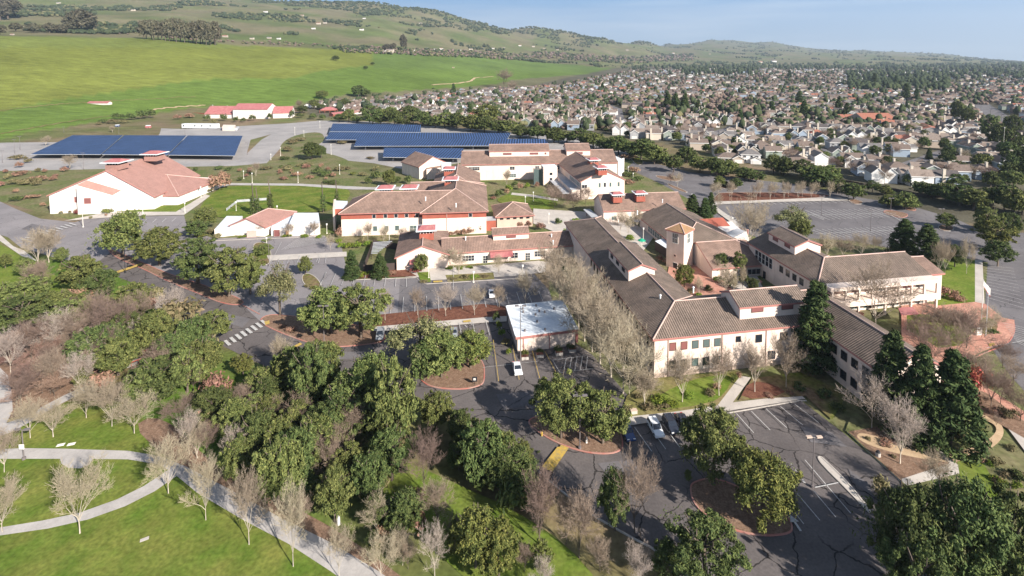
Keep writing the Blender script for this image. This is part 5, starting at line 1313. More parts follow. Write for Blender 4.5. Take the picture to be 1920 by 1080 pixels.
T = """oak 232 482 397 78|oak 300 498 427 84|dark 372 532 448 92|oak 430 556 466 96|oak 470 552 482 52|loose 525 592 498 74|oak 615 628 540 98|oak 677 634 534 98
oak 396 645 583 74|oak 375 716 640 84|yellow 456 702 662 40|loose 790 690 592 110|oak 828 708 622 92|yellow 882 690 620 78|oak 602 745 648 92
oak 690 800 668 118|oak 740 850 668 100|dark 642 835 722 100|oak 150 548 480 72|dark 190 560 508 60|dark 45 625 552 94|oak 15 590 528 66|oak 102 600 545 74
oak 252 585 528 64|dark 232 640 583 62|oak 290 662 585 72|dark 338 680 622 62|dark 182 690 612 92|oak 222 704 632 72|dark 300 750 668 104|oak 272 765 690 66|oak 352 735 652 62
dark 402 795 728 74|oak 442 825 750 74|dark 478 860 772 82|oak 525 862 788 78|oak 447 902 824 62|dark 582 775 645 84|oak 560 745 655 72|oak 652 792 700 74|dark 705 835 745 84
oak 628 978 878 68|dark 735 902 800 88|oak 602 870 775 90|dark 560 900 802 84|oak 522 950 822 88|dark 692 935 850 70|dark 708 990 925 54|oak 818 805 735 62|dark 760 1000 920 66
dark 905 905 790 92|dark 962 922 842 84|oak 978 880 830 50|yellow 892 1065 955 92|yellow 935 1080 978 80|dark 1152 995 878 62|dark 1322 1100 975 140|dark 1250 1085 1015 60|oak 1052 822 702 112|oak 1130 832 732 92
oak 1336 908 768 124|yellow 1430 985 850 132|dark 1700 1115 912 130|dark 1795 1140 905 160|dark 1890 1150 925 130|dark 1720 1180 1010 120|oak 385 430 388 50|dark 370 445 412 44|oak 790 510 478 30
conif 1528 690 525 92|conif 1668 800 618 92|conif 1722 826 645 84|conif 1782 838 655 108|conif 1695 485 410 62|conif 1737 500 420 62|dark 1790 502 458 36|conif 660 522 468 32|conif 713 520 475 34|oak 573 516 480 26
col 475 402 368 14|col 483 402 372 12|col 507 402 364 14|col 606 398 365 13|col 632 388 358 12|conif 1298 405 363 34|conif 1322 408 370 26|conif 1333 400 360 22|dark 580 300 265 40|dark 598 298 272 24|oak 494 478 458 34
loose 1488 440 388 70|oak 1500 450 408 44|yellow 1283 540 495 38|dark 1352 515 475 40|oak 1386 520 470 26|dark 1412 555 520 24|oak 1775 428 398 36|yellow 1862 470 410 66|dark 1870 500 450 50|oak 1850 440 385 44|dark 1895 440 400 40
bare 1030 520 455 46|bwide 1050 562 470 104|bare 1072 600 488 112|bwide 1096 640 518 124|bare 1125 682 553 136|bwide 1168 738 606 150|bare 1060 582 505 90|bwide 1110 660 560 100|bare 1146 708 590 124|bare 1085 620 510 90|bup 1208 765 690 56
bare 1279 756 665 66|bare 1348 744 652 62|bare 1415 737 648 70|bare 1474 728 630 66|bwhite 1634 805 700 92|bwhite 1687 872 752 92|bare 1755 938 852 70|bwhite 836 594 533 46|bare 722 602 545 36|bare 783 592 542 36
bare 890 592 537 44|bare 936 578 537 32|bare 985 578 510 44|bwide 1642 622 490 120|bwide 1405 472 372 92|bbrown 1760 645 575 84|bbrown 1812 655 585 80|bbrown 1740 700 615 66|bbrown 1858 765 690 66|bbrown 1876 760 700 50
bbrown 1913 792 728 64|bwide 1858 622 575 50|bbrown 1832 728 660 70|bbrown 1790 680 610 66|bbrown 1900 720 672 60|red 1806 762 668 56|red 1790 720 655 36|red 1832 745 678 44|red 1770 610 572 30|bbrown 1780 640 580 70|bbrown 1725 655 590 60|bwide 1820 640 575 60|bbrown 1880 690 640 50|bbrown 60 680 600 70|bwhite 20 700 620 60|bbrown 130 660 585 64|bbrown 95 740 660 60|bwhite 150 735 665 50|bbrown 40 760 690 60|bbrown 200 690 620 56|bbrown 620 905 830 60|bupb 820 985 900 50|bwhite 440 880 800 46|bwide 150 1001 862 112|bwide 4 998 905 96|bare 8 886 806 60|bare 316 926 826 84|bare 386 976 862 66
bare 467 1022 888 76|bare 550 1063 918 76|bare 636 1084 985 56|bare 715 1092 1005 66|bare 57 822 748 64|bare 100 820 756 62|bare 252 813 742 74|bare 210 800 716 66|bup 162 784 716 46|bwhite 107 666 588 76|bup 53 622 578 34
bwhite 170 702 640 60|bbrown 300 702 640 50|bbrown 388 853 795 52|bbrown 795 922 820 84|bup 707 1000 932 44|bwhite 815 1082 988 60|bupb 1012 1022 888 66|bupb 1086 1046 928 64|bupb 1062 1020 928 36|bbrown 1190 1000 858 96
bwhite 1198 1100 1030 66|bupb 665 846 752 44|bupb 622 880 800 54|bbrown 75 548 492 56|bup 72 500 428 40|bup 92 492 432 40|bbrown 236 636 560 46|bbrown 205 640 560 64|bbrown 180 620 550 60|bwhite 355 852 775 50|bup 370 860 800 40
bwhite 320 610 540 44|bup 530 700 630 34|bbrown 475 950 885 40|bbrown 570 1000 930 40|bup 755 1060 1000 40|bwhite 1015 1120 1060 60|bbrown 480 800 745 40|bbrown 735 800 750 40|bbrown 335 800 745 60|bbrown 265 610 550 60
bare 1760 520 452 30|bare 1772 515 455 30|bare 1812 515 448 26|bare 1480 492 445 40|bare 1505 490 446 40|bare 1532 488 448 34|bare 1580 486 444 40|bare 1615 484 440 40|bare 1640 482 444 36|bare 1550 490 440 40
bare 1163 440 395 30|bare 1178 446 402 26|bare 1195 432 390 24|bbrown 1040 390 355 50|bbrown 1075 395 360 44|bbrown 1098 382 352 40|bbrown 1035 378 345 36|bare 1345 400 362 20|bare 620 470 440 20|bare 690 452 420 24
bare 542 446 418 20|bare 590 446 415 24|bare 492 442 418 22|bare 720 458 425 24|bare 755 450 428 22|bup 835 500 470 24|bare 850 500 465 24|bup 860 515 470 26|bup 935 516 478 20|bare 770 468 430 26|bup 1360 560 500 24|bup 1376 560 505 18
bup 1392 545 500 14|bup 1343 520 485 16|bare 1310 558 520 18|bare 1180 740 690 40|bup 1665 700 650 30|bup 131 318 290 18|bup 78 275 255 14|bup 205 250 236 10|bup 480 330 305 16|bup 865 350 320 14|bup 950 350 318 14|bare 1270 350 325 22"""
for row in T.replace('\n', '|').split('|'):
    k_, x, yb, yt, wp = row.split(); plant(k_, float(x), float(yb), float(yt), float(wp), lod=1.9 if float(wp) > 105 and k_ in ('oak', 'dark', 'yellow') else 1.)
# bare trees in the long mulch strip of the east parking
for i, x in enumerate((1338, 1346, 1368, 1372, 1418, 1425, 1444, 1452, 1470, 1478, 1496, 1504, 1521, 1530, 1556, 1578)):
    plant('bare', x, 370 + (6 if i % 2 == 0 else 0), 344 - (i % 3) * 2, 17)
# dark tree belt between the east parking and the estate
for i, (x, y, s_) in enumerate([(1010, 262, 34), (1035, 268, 36), (1062, 268, 34), (1088, 272, 38), (1110, 278, 38), (1134, 283, 40), (1160, 290, 44), (1183, 292, 44), (1205, 300, 46), (1232, 308, 46), (1262, 322, 40),
    (1290, 305, 36), (1316, 322, 44), (1345, 330, 46), (1372, 328, 36), (1392, 338, 34), (1420, 340, 30), (1345, 350, 24), (1378, 352, 24), (1452, 325, 40), (1476, 328, 40), (1500, 332, 42), (1522, 340, 44), (1542, 350, 50), (1556, 345, 40), (1574, 362, 34), (1604, 374, 42),
    (1662, 388, 28), (1678, 384, 30), (1700, 392, 34), (1730, 365, 40), (1752, 370, 44), (1775, 378, 46), (1800, 386, 50), (1826, 394, 44), (1850, 384, 44), (1880, 392, 50), (1905, 402, 54), (1640, 360, 26), (1655, 366, 24), (1790, 350, 36), (1860, 350, 36), (1900, 350, 44),
    (640, 200, 24), (603, 185, 22), (672, 182, 28), (560, 212, 20), (590, 205, 22), (630, 228, 24), (655, 230, 28), (690, 225, 34), (700, 234, 36), (725, 228, 38), (740, 236, 34), (770, 232, 30), (790, 236, 36), (812, 240, 34), (835, 240, 36), (858, 242, 38), (880, 246, 40), (905, 248, 40), (930, 250, 40), (955, 252, 40), (980, 258, 34), (915, 235, 44), (765, 222, 36)]):
    (plant(['dark', 'dark', 'oak', 'dark', 'oak'][i % 5], x + rnd.uniform(-5, 5), y + 1, y - s_ * (.62 + .35 * rnd.random()), s_ * (.95 + .35 * rnd.random()), lod=.35, phrase=['dark', 'dark', 'olive', 'dark', 'olive'][i % 5] + ' boundary belt evergreen', group='boundary belt trees', name='boundary_tree'), (plant('dark', x + 12, y, y - s_ * (.42 + .15 * rnd.random()), s_ * .9, lod=.25, phrase='small dark boundary belt evergreen', group='boundary belt trees', name='boundary_tree') if i % 2 else None))
for (x, y, s_) in ((560, 206, 18), (960, 176, 24), (945, 165, 34), (1258, 345, 20)): plant('bbrown', x, y, y - s_, s_)
# conifers in the estate
for (x, y, s_) in ((1252, 205, 34), (1268, 212, 38), (1285, 214, 40), (1310, 215, 30), (880, 222, 30), (850, 178, 22), (1500, 200, 30), (1510, 220, 34), (1575, 215, 36), (1590, 222, 30), (1700, 190, 34), (1720, 192, 28), (1800, 232, 44), (1818, 240, 40), (1862, 268, 52), (1880, 285, 56), (1905, 300, 62), (1895, 330, 44), (1450, 215, 26), (1480, 150, 20), (1640, 165, 28), (1680, 165, 24), (1905, 262, 50), (1750, 300, 24), (1130, 172, 18), (1390, 230, 26)):
    plant('conif' if x < 1790 else 'dark', x, y, y - s_, s_ * (.55 if x < 1790 else .7), lod=.4, phrase='dark pointed estate evergreen', group='evergreens in the estate')
# field trees, groves on the left
plant('dark', 630, 115, 103.5, 15, phrase='largest lone dark tree in the green field', lod=.4); plant('dark', 686, 131, 123, 10, phrase='small lone dark tree in the green field, nearest camera', lod=.4); plant('dark', 699, 122, 116, 9, phrase='small lone dark tree in the green field, farther right', lod=.4)
for i in range(20):
    x = 272 + i * 7.0; plant('dark', x + rnd.uniform(-2, 2), 71 + i * .75 + rnd.uniform(0, 2), 34 + abs(i - 7) * .5 + rnd.uniform(-3, 4), 24, lod=.3, phrase='tall grey-green grove tree', group='grove above the field').children[0].data = crown('oak', i % 4, 1900, .6, 'leaf_euc')
for (x, y, t_, w_) in ((22, 36, -6, 46), (8, 38, 2, 30), (158, 62, 15, 44), (142, 62, 24, 30), (174, 62, 26, 26), (35, 60, 42, 22), (68, 62, 42, 24), (98, 62, 42, 22), (120, 63, 44, 22), (5, 66, 46, 22), (757, 96, 64, 15), (738, 95, 80, 14), (725, 95, 82, 16)):
    plant('dark', x, y, t_, w_, lod=.3, phrase='tall dark distant tree', group='trees beyond the field').children[0].data = crown('oak', x % 4, 1900, .6, 'leaf_euc')
# shrubs, by place and size
S = """bush 88 290 8 14|bush 65 292 8 18|dbush 140 290 7 14|dbush 165 290 9 12|dbush 130 292 7 16|dbush 150 288 7 14|dbush 176 290 6 10|dbush 30 378 12 26|bush 55 345 14 32|rust 40 330 12 30|rust 70 340 12 36|bush 30 345 12 28|rust 110 370 8 22|rust 60 372 8 34|bush 20 300 10 30
rbush 167 398 16 22|rbush 148 401 9 14|rbush 355 371 12 12|ybush 202 400 12 22|ybush 388 360 8 30|rust 412 358 34 42|rust 398 345 20 20|rust 420 340 20 24|dbush 188 232 10 18|dbush 217 225 15 24|dbush 240 226 16 22|dbush 262 224 20 24|dbush 276 222 20 24|bush 205 232 9 22|bush 180 235 7 16
bush 225 232 8 24|bush 398 235 14 14|dbush 385 228 16 12|dbush 415 228 18 14|dbush 440 230 14 14|dbush 452 230 12 12|dbush 470 228 14 14|dbush 502 225 16 12|dbush 545 222 18 12|dbush 560 222 12 18|dbush 585 225 16 20|dbush 600 226 14 20|rust 350 222 12 24|rust 330 224 10 18
rust 555 330 10 24|rust 530 338 8 22|rust 580 335 8 22|bush 540 318 10 30|bush 570 312 9 26|bush 500 318 8 24|dbush 595 325 12 26|dbush 610 330 12 30|bush 640 320 10 30|dbush 625 345 8 26|dbush 615 343 7 22|ybush 660 328 7 16|bush 680 330 8 20|dbush 705 335 18 22|oak 730 350 34 26
dbush 690 345 14 16|dbush 745 345 16 20|dbush 765 345 18 18|bush 705 320 10 18|bush 535 285 12 24|bush 545 270 10 26|bush 560 265 9 24|dbush 530 300 9 22|bush 425 330 6 14|dbush 365 320 8 14|bush 350 318 6 14|dbush 430 320 8 16|dbush 410 318 8 20|bush 640 270 8 22|bush 690 300 7 20
gbush 640 465 12 16|gbush 655 466 14 18|gbush 672 465 13 18|gbush 690 462 13 18|gbush 708 460 12 18|gbush 635 455 10 14|bush 680 455 12 20|rust 636 445 22 18|rust 870 440 14 20|rust 885 438 18 20|rust 898 436 20 20|rust 975 425 12 14|rust 990 425 14 16|rust 1014 432 18 20|rust 845 440 8 20|rust 858 440 10 16
gbush 660 516 9 20|gbush 680 518 9 22|gbush 695 515 8 16|rust 735 515 8 20|bush 850 524 5 22|bush 870 522 6 22|gbush 890 521 6 24|bush 908 520 6 20|gbush 842 506 5 18|gbush 862 505 5 18|gbush 880 503 5 16|dbush 885 505 6 8|rbush 778 512 14 22|bush 795 530 7 16
dbush 930 605 22 16|gbush 936 618 18 14|gbush 941 632 18 16|bush 948 648 18 18|gbush 954 665 14 14|ybush 984 668 14 18|dbush 1012 664 12 18|dbush 1048 660 14 22|dbush 1070 655 14 20|gbush 1060 440 12 16|gbush 1052 448 12 16|gbush 1080 415 8 16|dbush 1048 420 14 18|gbush 1180 450 12 24
dbush 935 370 18 18|gbush 955 358 14 18|rust 950 366 14 12|rust 975 356 16 14|dbush 965 352 14 16|rust 1008 352 14 12|gbush 1030 350 8 14|gbush 990 352 12 14|rust 925 375 8 14|dbush 1180 330 10 30|dbush 1195 338 10 26|dbush 1165 318 10 24|rust 1175 300 12 26|rust 1190 322 12 26|rust 1180 345 10 24
rust 1285 410 12 18|rust 1278 402 12 14|gbush 1348 530 14 24|dbush 1330 545 12 20|gbush 1310 558 10 18|bush 1295 552 14 20|dbush 1370 540 20 24|dbush 1395 535 24 22|rust 1255 495 14 24|rust 1236 490 14 18|rust 1775 560 26 40|rust 1750 555 16 26|rust 1795 565 16 26|gbush 1235 755 16 34|gbush 1260 760 14 30
bush 1215 768 14 30|bush 1245 770 12 30|gbush 1290 745 10 30|bush 1330 740 12 26|ybush 1375 715 16 18|rust 1385 710 14 14|rust 1345 730 12 20|bush 1180 775 16 24|bush 1200 750 14 22|rust 1440 745 8 24|rust 1480 740 8 20|dbush 1500 730 14 30|dbush 1545 745 18 34|dbush 1570 770 16 30
rust 1660 835 12 30|bush 1800 825 16 34|gbush 1830 805 16 24|rust 1790 800 18 26|bush 1870 870 12 26|bush 1885 895 12 26|bush 1895 845 12 22|dbush 1905 900 22 34|dbush 1880 920 16 24|rust 1845 870 9 20|rust 1870 905 12 24|bush 1650 930 40 40|dbush 1690 960 46 50|yellow 1670 985 55 44
dbush 1740 950 40 50|rust 1560 600 14 18|rust 1590 590 16 20|rust 1610 595 16 22|rust 1630 580 16 20|rust 1845 615 8 14|dbush 1862 625 8 20|ybush 480 492 6 10|ybush 492 495 7 16|bush 575 540 8 16|ybush 590 542 8 18|gbush 500 452 4 20|gbush 455 446 5 20|gbush 540 444 5 26|gbush 570 444 5 22|bush 405 448 12 22|gbush 600 446 7 16
bush 395 440 12 20|dbush 355 455 10 20|ybush 375 445 10 26|rust 545 620 10 24|rust 530 615 8 18|dbush 1010 850 6 8"""
NB = 0
for row in S.replace('\n', '|').split('|'):
    k_, x, yb, h_, wp = row.split(); x, yb, h_, wp = map(float, (x, yb, h_, wp)); plant(k_, x, yb, yb - h_, wp)
# brush and thickets of the wild bank: drawn by hand-set patches
def patch(poly, n, kinds, hp, seed, lo=.8, hi=1.3):
    rs = random.Random(seed); xs = [p[0] for p in poly]; ys = [p[1] for p in poly]; c = 0
    while c < n:
        x, y = rs.uniform(min(xs), max(xs)), rs.uniform(min(ys), max(ys))
        if not inside((x, y), poly): continue
        c += 1; k_ = rs.choice(kinds); h_ = hp * rs.uniform(lo, hi); plant(k_, x, y, y - h_, h_ * (1.25 if k_ in ('bush', 'rust', 'bred', 'gbush', 'dbush') else .85))
patch([(0, 660), (60, 650), (170, 670), (230, 690), (200, 700), (120, 735), (50, 780), (30, 780), (20, 700)], 17, ['bred', 'bred', 'bbrown'], 46, 1)
patch([(90, 720), (200, 690), (330, 690), (420, 740), (470, 800), (420, 850), (330, 800), (210, 760)], 12, ['bbrown', 'oak', 'bush', 'rust'], 40, 2)
patch([(0, 480), (80, 470), (170, 520), (290, 560), (320, 620), (250, 640), (150, 580), (0, 560)], 18, ['rust', 'bush', 'bbrown', 'oak', 'dbush'], 30, 3)
patch([(350, 780), (470, 800), (560, 900), (620, 980), (720, 1020), (800, 1080), (700, 1060), (560, 950), (430, 880)], 16, ['bbrown', 'rust', 'dark', 'bush', 'bred'], 38, 4)
patch([(480, 740), (560, 730), (620, 800), (600, 860), (500, 800)], 8, ['dark', 'oak', 'bbrown'], 60, 5)
patch([(760, 940), (880, 1000), (1000, 1060), (1120, 1060), (1220, 1080), (860, 1100), (770, 1040)], 8, ['bush', 'bbrown', 'yellow', 'bupb', 'rust'], 46, 6)
patch([(850, 790), (900, 850), (1000, 920), (1120, 1000), (1060, 1000), (930, 940), (850, 880)], 9, ['dark', 'dbush', 'bupb', 'dark'], 56, 7)
patch([(620, 850), (700, 850), (720, 930), (760, 1000), (700, 980), (640, 900)], 8, ['bush', 'oak', 'bbrown', 'bush'], 44, 8)
patch([(0, 300), (90, 300), (180, 310), (170, 330), (90, 365), (30, 365), (0, 350)], 16, ['bush', 'rust', 'dbush', 'rust'], 10, 9)
patch([(430, 312), (660, 312), (650, 340), (400, 342)], 22, ['bush', 'rust', 'dbush', 'rust'], 8, 10)
patch([(230, 585), (330, 600), (420, 690), (470, 760), (380, 740), (300, 690)], 10, ['dark', 'oak', 'bush'], 54, 11)
patch([(100, 376), (60, 382), (110, 400), (170, 412), (210, 405), (160, 398), (100, 398)], 8, ['rust', 'bush'], 7, 12)
patch([(1600, 815), (1680, 830), (1700, 870), (1680, 895)], 5, ['rust', 'bush'], 8, 13)
patch([(1820, 735), (1920, 790), (1920, 830), (1830, 780)], 7, ['bush', 'rust', 'bbrown'], 20, 14)
patch([(1835, 830), (1915, 870), (1915, 960), (1860, 900)], 8, ['bush', 'rust', 'gbush'], 14, 15)

patch([(250, 640), (420, 740), (560, 760), (700, 860), (760, 960), (600, 950), (420, 880), (320, 760)], 11, ['dark', 'oak', 'bbrown', 'bupb'], 56, 16, .7, 1.15)
patch([(0, 500), (120, 520), (260, 590), (300, 650), (200, 690), (80, 640), (0, 620)], 8, ['dark', 'bbrown', 'bwhite'], 48, 17, .7, 1.1)
patch([(860, 800), (940, 860), (1010, 930), (980, 960), (880, 900)], 4, ['dark', 'oak'], 66, 18)
def track(pts, wd=3.5, m='sand'):
    P = []
    for (x0, y0), (x1, y1) in zip(pts, pts[1:]):
        for k_ in range(8): P.append(ground_at(x0 + (x1 - x0) * k_ / 8, y0 + (y1 - y0) * k_ / 8))
    b = MB(); n_ = len(P)
    for i in range(n_ - 1):
        a_, c_ = P[i], P[i + 1]; t = (c_ - a_); t.z = 0; t.normalize(); q = Vector((-t.y, t.x, 0)) * wd / 2
        z = lambda p: Vector((p.x, p.y, terr(p.x, p.y) + .35))
        b.poly([z(a_ - q), z(c_ - q), z(c_ + q), z(a_ + q)])
    tag(b.build('field_track', m, uvs=False), kind='structure')
track([(-40, 211), (0, 208), (80, 200), (160, 194), (260, 188), (380, 182)], 2.6, 'lawn_dry'); track([(-40, 262), (0, 251), (60, 240), (120, 230), (180, 221), (230, 216)], 3, 'lawn_dry'); track([(285, 207), (330, 202), (390, 199)], 4)
track([(810, 160), (860, 157), (882, 153), (890, 147), (930, 144)], 6)

for x, y, t_, w_ in ((795, 715, 640, 60), (905, 860, 790, 60), (540, 720, 650, 50), (500, 735, 690, 44), (60, 570, 515, 60), (130, 615, 560, 60), (560, 830, 750, 66), (650, 905, 830, 66), (470, 800, 740, 60), (590, 700, 640, 44), (1290, 905, 880, 14)):
    plant('dark' if x % 2 else 'oak', x, y, t_, w_)
# ------------------------------------------------------------ housing estate
hr = random.Random(21)
HW = ['h_white', 'h_cream', 'h_beige', 'h_blue', 'h_grey', 'h_green']
mat('h_white', (.74, .72, .70), .9); mat('h_cream', (.56, .49, .41), .9); mat('h_beige', (.42, .35, .29), .9); mat('h_blue', (.30, .36, .44), .9); mat('h_grey', (.34, .34, .35), .9); mat('h_green', (.27, .31, .27), .9)
WN = {'h_white': 'white', 'h_cream': 'cream', 'h_beige': 'beige', 'h_blue': 'pale blue', 'h_grey': 'grey', 'h_green': 'grey-green'}
HR = ['r_brown', 'r_grey', 'r_tan', 'r_dark', 'r_red']
for n_, c_, d_ in (('r_brown', (.185, .14, .12), (.14, .11, .095)), ('r_grey', (.19, .175, .17), (.14, .13, .13)), ('r_tan', (.25, .20, .17), (.20, .16, .14)), ('r_dark', (.11, .095, .095), (.08, .07, .07)), ('r_red', (.36, .15, .10), (.28, .12, .09))):
    mat(n_, c_, .95, d_, .8, 5, extra=mul_noise(3, .85, 1.12))
RN = {'r_brown': 'brown', 'r_grey': 'grey', 'r_tan': 'tan', 'r_dark': 'dark', 'r_red': 'red'}
mat('h_trim', (.70, .68, .66), .8); mat('h_garage', (.66, .63, .60), .7)
def house(kind):
    b = B('house', 'h', 'house', (0, 0)); k = dict(walls='h_white', roof='r_brown', trim='h_trim', caps=False, over=.45)
    def W(a, b2, items): b.win(Vector((*a, 0)), Vector((*b2, 0)), items, 'h_trim', .1)
    if kind == 0:
        b.wing([(-6.5, 1), (6.5, 1)], 4.6, 5.2, 7.6, **k); b.wing([(-3.2, 0), (-3.2, -7)], 3.6, 4.9, 7.3, **k)
        W((-5.8, -6.62), (-.6, -6.62), [(2.6, 3.1, 1.8, 1.3, 'glass_dark', 2, 1)]); W((.7, -3.1), (6, -3.1), [(1.5, 3.3, 1.4, 1.2, 'glass_dark', 2, 1), (4, 3.3, 1.3, 1.2, 'glass_dark'), (3, .8, 2, 1.4, 'glass_dark', 2, 1)])
        gd = ((-3.2, -6.68), 4.2)
    elif kind == 1:
        b.wing([(-3, 6), (-3, -6)], 4.2, 5.4, 8.0, **k); b.wing([(0, .5), (7, .5)], 4.0, 3.0, 5.0, **k)
        W((-6.5, -5.62), (.5, -5.62), [(2, 3.3, 1.3, 1.2, 'glass_dark'), (4.8, 3.3, 1.3, 1.2, 'glass_dark')]); gd = ((-3, -5.68), 4.4)
    elif kind == 2:
        b.wing([(-8, 0), (8, 0)], 5.2, 2.9, 5.3, ('h', 'h'), **k); b.wing([(4.5, 0), (4.5, -7.5)], 3.6, 2.9, 4.9, ('g', 'g'), **k)
        W((-7, -4.8), (0, -4.8), [(1.8, .9, 1.8, 1.3, 'glass_dark', 2, 1), (5, .9, 1.5, 1.3, 'glass_dark')]); gd = ((4.5, -7.2), 4.6)
    elif kind == 3:
        b.wing([(-6, 0), (6, 0)], 5, 5.3, 7.9, ('h', 'h'), **k); b.wing([(2.6, -3), (2.6, -8)], 3.4, 2.7, 4.3, ('g', 'g'), **k)
        W((-5.5, -4.62), (5.5, -4.62), [(2, 3.4, 1.5, 1.2, 'glass_dark', 2, 1), (6, 3.4, 1.2, 1.2, 'glass_dark'), (9, 3.4, 1.5, 1.2, 'glass_dark', 2, 1), (2, .8, 1.8, 1.4, 'glass_dark', 2, 1)]); gd = ((2.6, -7.72), 4.4)
    else:
        b.wing([(-3.4, 5.5), (-3.4, -5.5)], 3.3, 5.2, 8.2, **k); b.wing([(3.2, 6.5), (3.2, -3.8)], 3.3, 5.2, 8.0, **k)
        W((-6, -5.12), (-.6, -5.12), [(2.6, 3.4, 1.6, 1.3, 'glass_dark', 2, 1)]); W((.6, -3.42), (6, -3.42), [(2.6, 3.4, 1.5, 1.3, 'glass_dark', 2, 1), (2.6, .9, 1.8, 1.4, 'glass_dark', 2, 1)]); gd = ((-3.4, -5.18), 4.2)
    m = MB(); m.box((gd[0][0], gd[0][1]), (1, 0), gd[1], .12, .05, 2.25); b.add(m, 'garage_door', 'h_garage')
    m = MB(); m.box((-.4 if kind != 1 else -7.0, 2.2), (1, 0), .9, 1.3, 0, 9.0); m.box((-.4 if kind != 1 else -7.0, 2.2), (1, 0), 1.1, 1.5, 9.0, 9.2); b.add(m, 'chimney', 'h_cream')
    for o in b.e.children:                       # flatten panes into their windows for the small copies
        for ch in list(o.children):
            pass
    return b
PROTO = [house(i) for i in range(5)]
def copy_house(pi, loc, rz, wm, rm, full, label_, group='houses of the estate', s=1.):
    src = PROTO[pi].e; r = src.copy(); link(r); r.location = loc; r.rotation_euler = (0, 0, rz); r.scale = (s, s, s)
    for ch in list(src.children):
        nm = ch.name.split('.')[0]
        if not full and nm in ('window', 'garage_door'): continue
        c_ = ch.copy(); link(c_, r)
        if nm == 'wall': c_.material_slots[0].link = 'OBJECT'; c_.material_slots[0].material = MATS[wm]
        if nm == 'roof': c_.material_slots[0].link = 'OBJECT'; c_.material_slots[0].material = MATS[rm]
        for g_ in ch.children: d_ = g_.copy(); link(d_, c_)
    tag(r, None, 'house', group); VEG.append((r, label_, *pj(loc[0], loc[1], loc[2])))
    return r
AREA = [(560, 207), (600, 196), (660, 188), (760, 178), (860, 172), (940, 166), (1000, 165), (1060, 158), (1110, 146), (1180, 134), (1300, 128), (1930, 132), (1960, 345), (1880, 345), (1850, 350), (1800, 345), (1780, 365), (1700, 362), (1620, 345), (1560, 318), (1500, 308), (1430, 300), (1380, 308), (1340, 300), (1300, 280), (1240, 262), (1200, 265), (1130, 250), (1080, 244), (1000, 240), (960, 236), (900, 228), (860, 228), (800, 222), (760, 215), (700, 212), (660, 212), (600, 205)]
ROADS = [[(1960, 262), (1880, 225), (1830, 190), (1795, 165), (1770, 150), (1745, 140)], [(1165, 235), (1160, 205), (1120, 190), (1000, 185)], [(1165, 235), (1250, 242), (1340, 250), (1440, 262), (1560, 285), (1700, 310), (1800, 318), (1880, 330)], [(1700, 310), (1770, 285), (1850, 300)], [(1340, 250), (1400, 230), (1500, 225), (1600, 222), (1740, 225)]]
RW = [[gp(*p) for p in r_] for r_ in ROADS]; RWD = [19, 9, 11, 10, 9]
def near_road(p):
    for pts, wd in zip(RW, RWD):
        for a_, b_ in zip(pts, pts[1:]):
            ab = b_ - a_; k_ = max(0, min(1, (p - a_).dot(ab) / ab.length_squared))
            if (a_ + ab * k_ - p).length < wd: return True
    return False
KEEP = [(1575, 233, 34, 12), (1655, 228, 46, 12), (1740, 235, 20, 12), (1262, 205, 30, 22), (1380, 205, 55, 22), (1500, 225, 20, 16)]   # school, grove, park
cands = []
a10 = R(-11); ca, sa = math.cos(a10), math.sin(a10)
for iu in range(-60, 200):
    for iv in range(7, 240):
        u_ = iu * 15.5 + hr.uniform(-1.5, 1.5); v_ = iv * 21 + (iv // 2) * 6 + hr.uniform(-2, 2)
        X, Y = u_ * ca - v_ * sa, u_ * sa + v_ * ca
        if Y < 270: continue
        x, y = pj(X, Y, 0)
        if -50 < x < 1980 and inside((x, y), AREA):
            p = Vector((X, Y, 0))
            if any(abs(x - kx) < kw and abs(y - ky) < kh for kx, ky, kw, kh in KEEP): continue
            if near_road(p): continue
            if Y > 420 and hr.random() < min(.90, .08 + (Y - 420) / 1500): continue
            cands.append((Y, p, x, y, iv))
cands.sort(key=lambda c_: c_[0])
FULL = 110; N_H = 300
far_b = {m_: [] for m_ in HW}; FV, FF, FM = [], [], []
FMATS = HW + HR
def far_house(p, rz, wi, ri, s=1.):
    c_, s_ = math.cos(rz), math.sin(rz); L_, W_, h_, r_ = 6.2 * s, 4.6 * s, 4.6 * s, 7.2 * s
    def q(x, y, z): return (p.x + x * c_ - y * s_, p.y + x * s_ + y * c_, p.z + z)
    i = len(FV)
    FV.extend([q(-L_, -W_, 0), q(L_, -W_, 0), q(L_, W_, 0), q(-L_, W_, 0), q(-L_, -W_, h_), q(L_, -W_, h_), q(L_, W_, h_), q(-L_, W_, h_), q(-L_, 0, r_), q(L_, 0, r_)])
    for f_, m_ in (((0, 1, 5, 4), wi), ((1, 2, 6, 5), wi), ((2, 3, 7, 6), wi), ((3, 0, 4, 7), wi), ((4, 5, 9, 8), 6 + ri), ((6, 7, 8, 9), 6 + ri), ((5, 6, 9, 9), wi), ((7, 4, 8, 8), wi)):
        FF.append(tuple(i + k_ for k_ in f_)); FM.append(m_)
for n_, (Y, p, x, y, iv) in enumerate(cands):
    rz = a10 + hr.choice([0, 0, math.pi / 2, -math.pi / 2, math.pi, 0]) + hr.uniform(-.12, .12)
    wi = hr.choice([0, 0, 0, 1, 1, 2, 3, 3, 4, 4, 5, 5]); ri = hr.choice([0, 0, 0, 1, 1, 2, 2, 3, 4] if hr.random() < .5 else [0, 1, 2, 0, 3])
    if n_ < N_H:
        pi = hr.randrange(5); lab = '%s house with %s roof' % (WN[HW[wi]], RN[HR[ri]])
        copy_house(pi, p, rz, HW[wi], HR[ri], n_ < FULL, lab, s=1.12)
    else: far_house(p, rz, wi, ri)
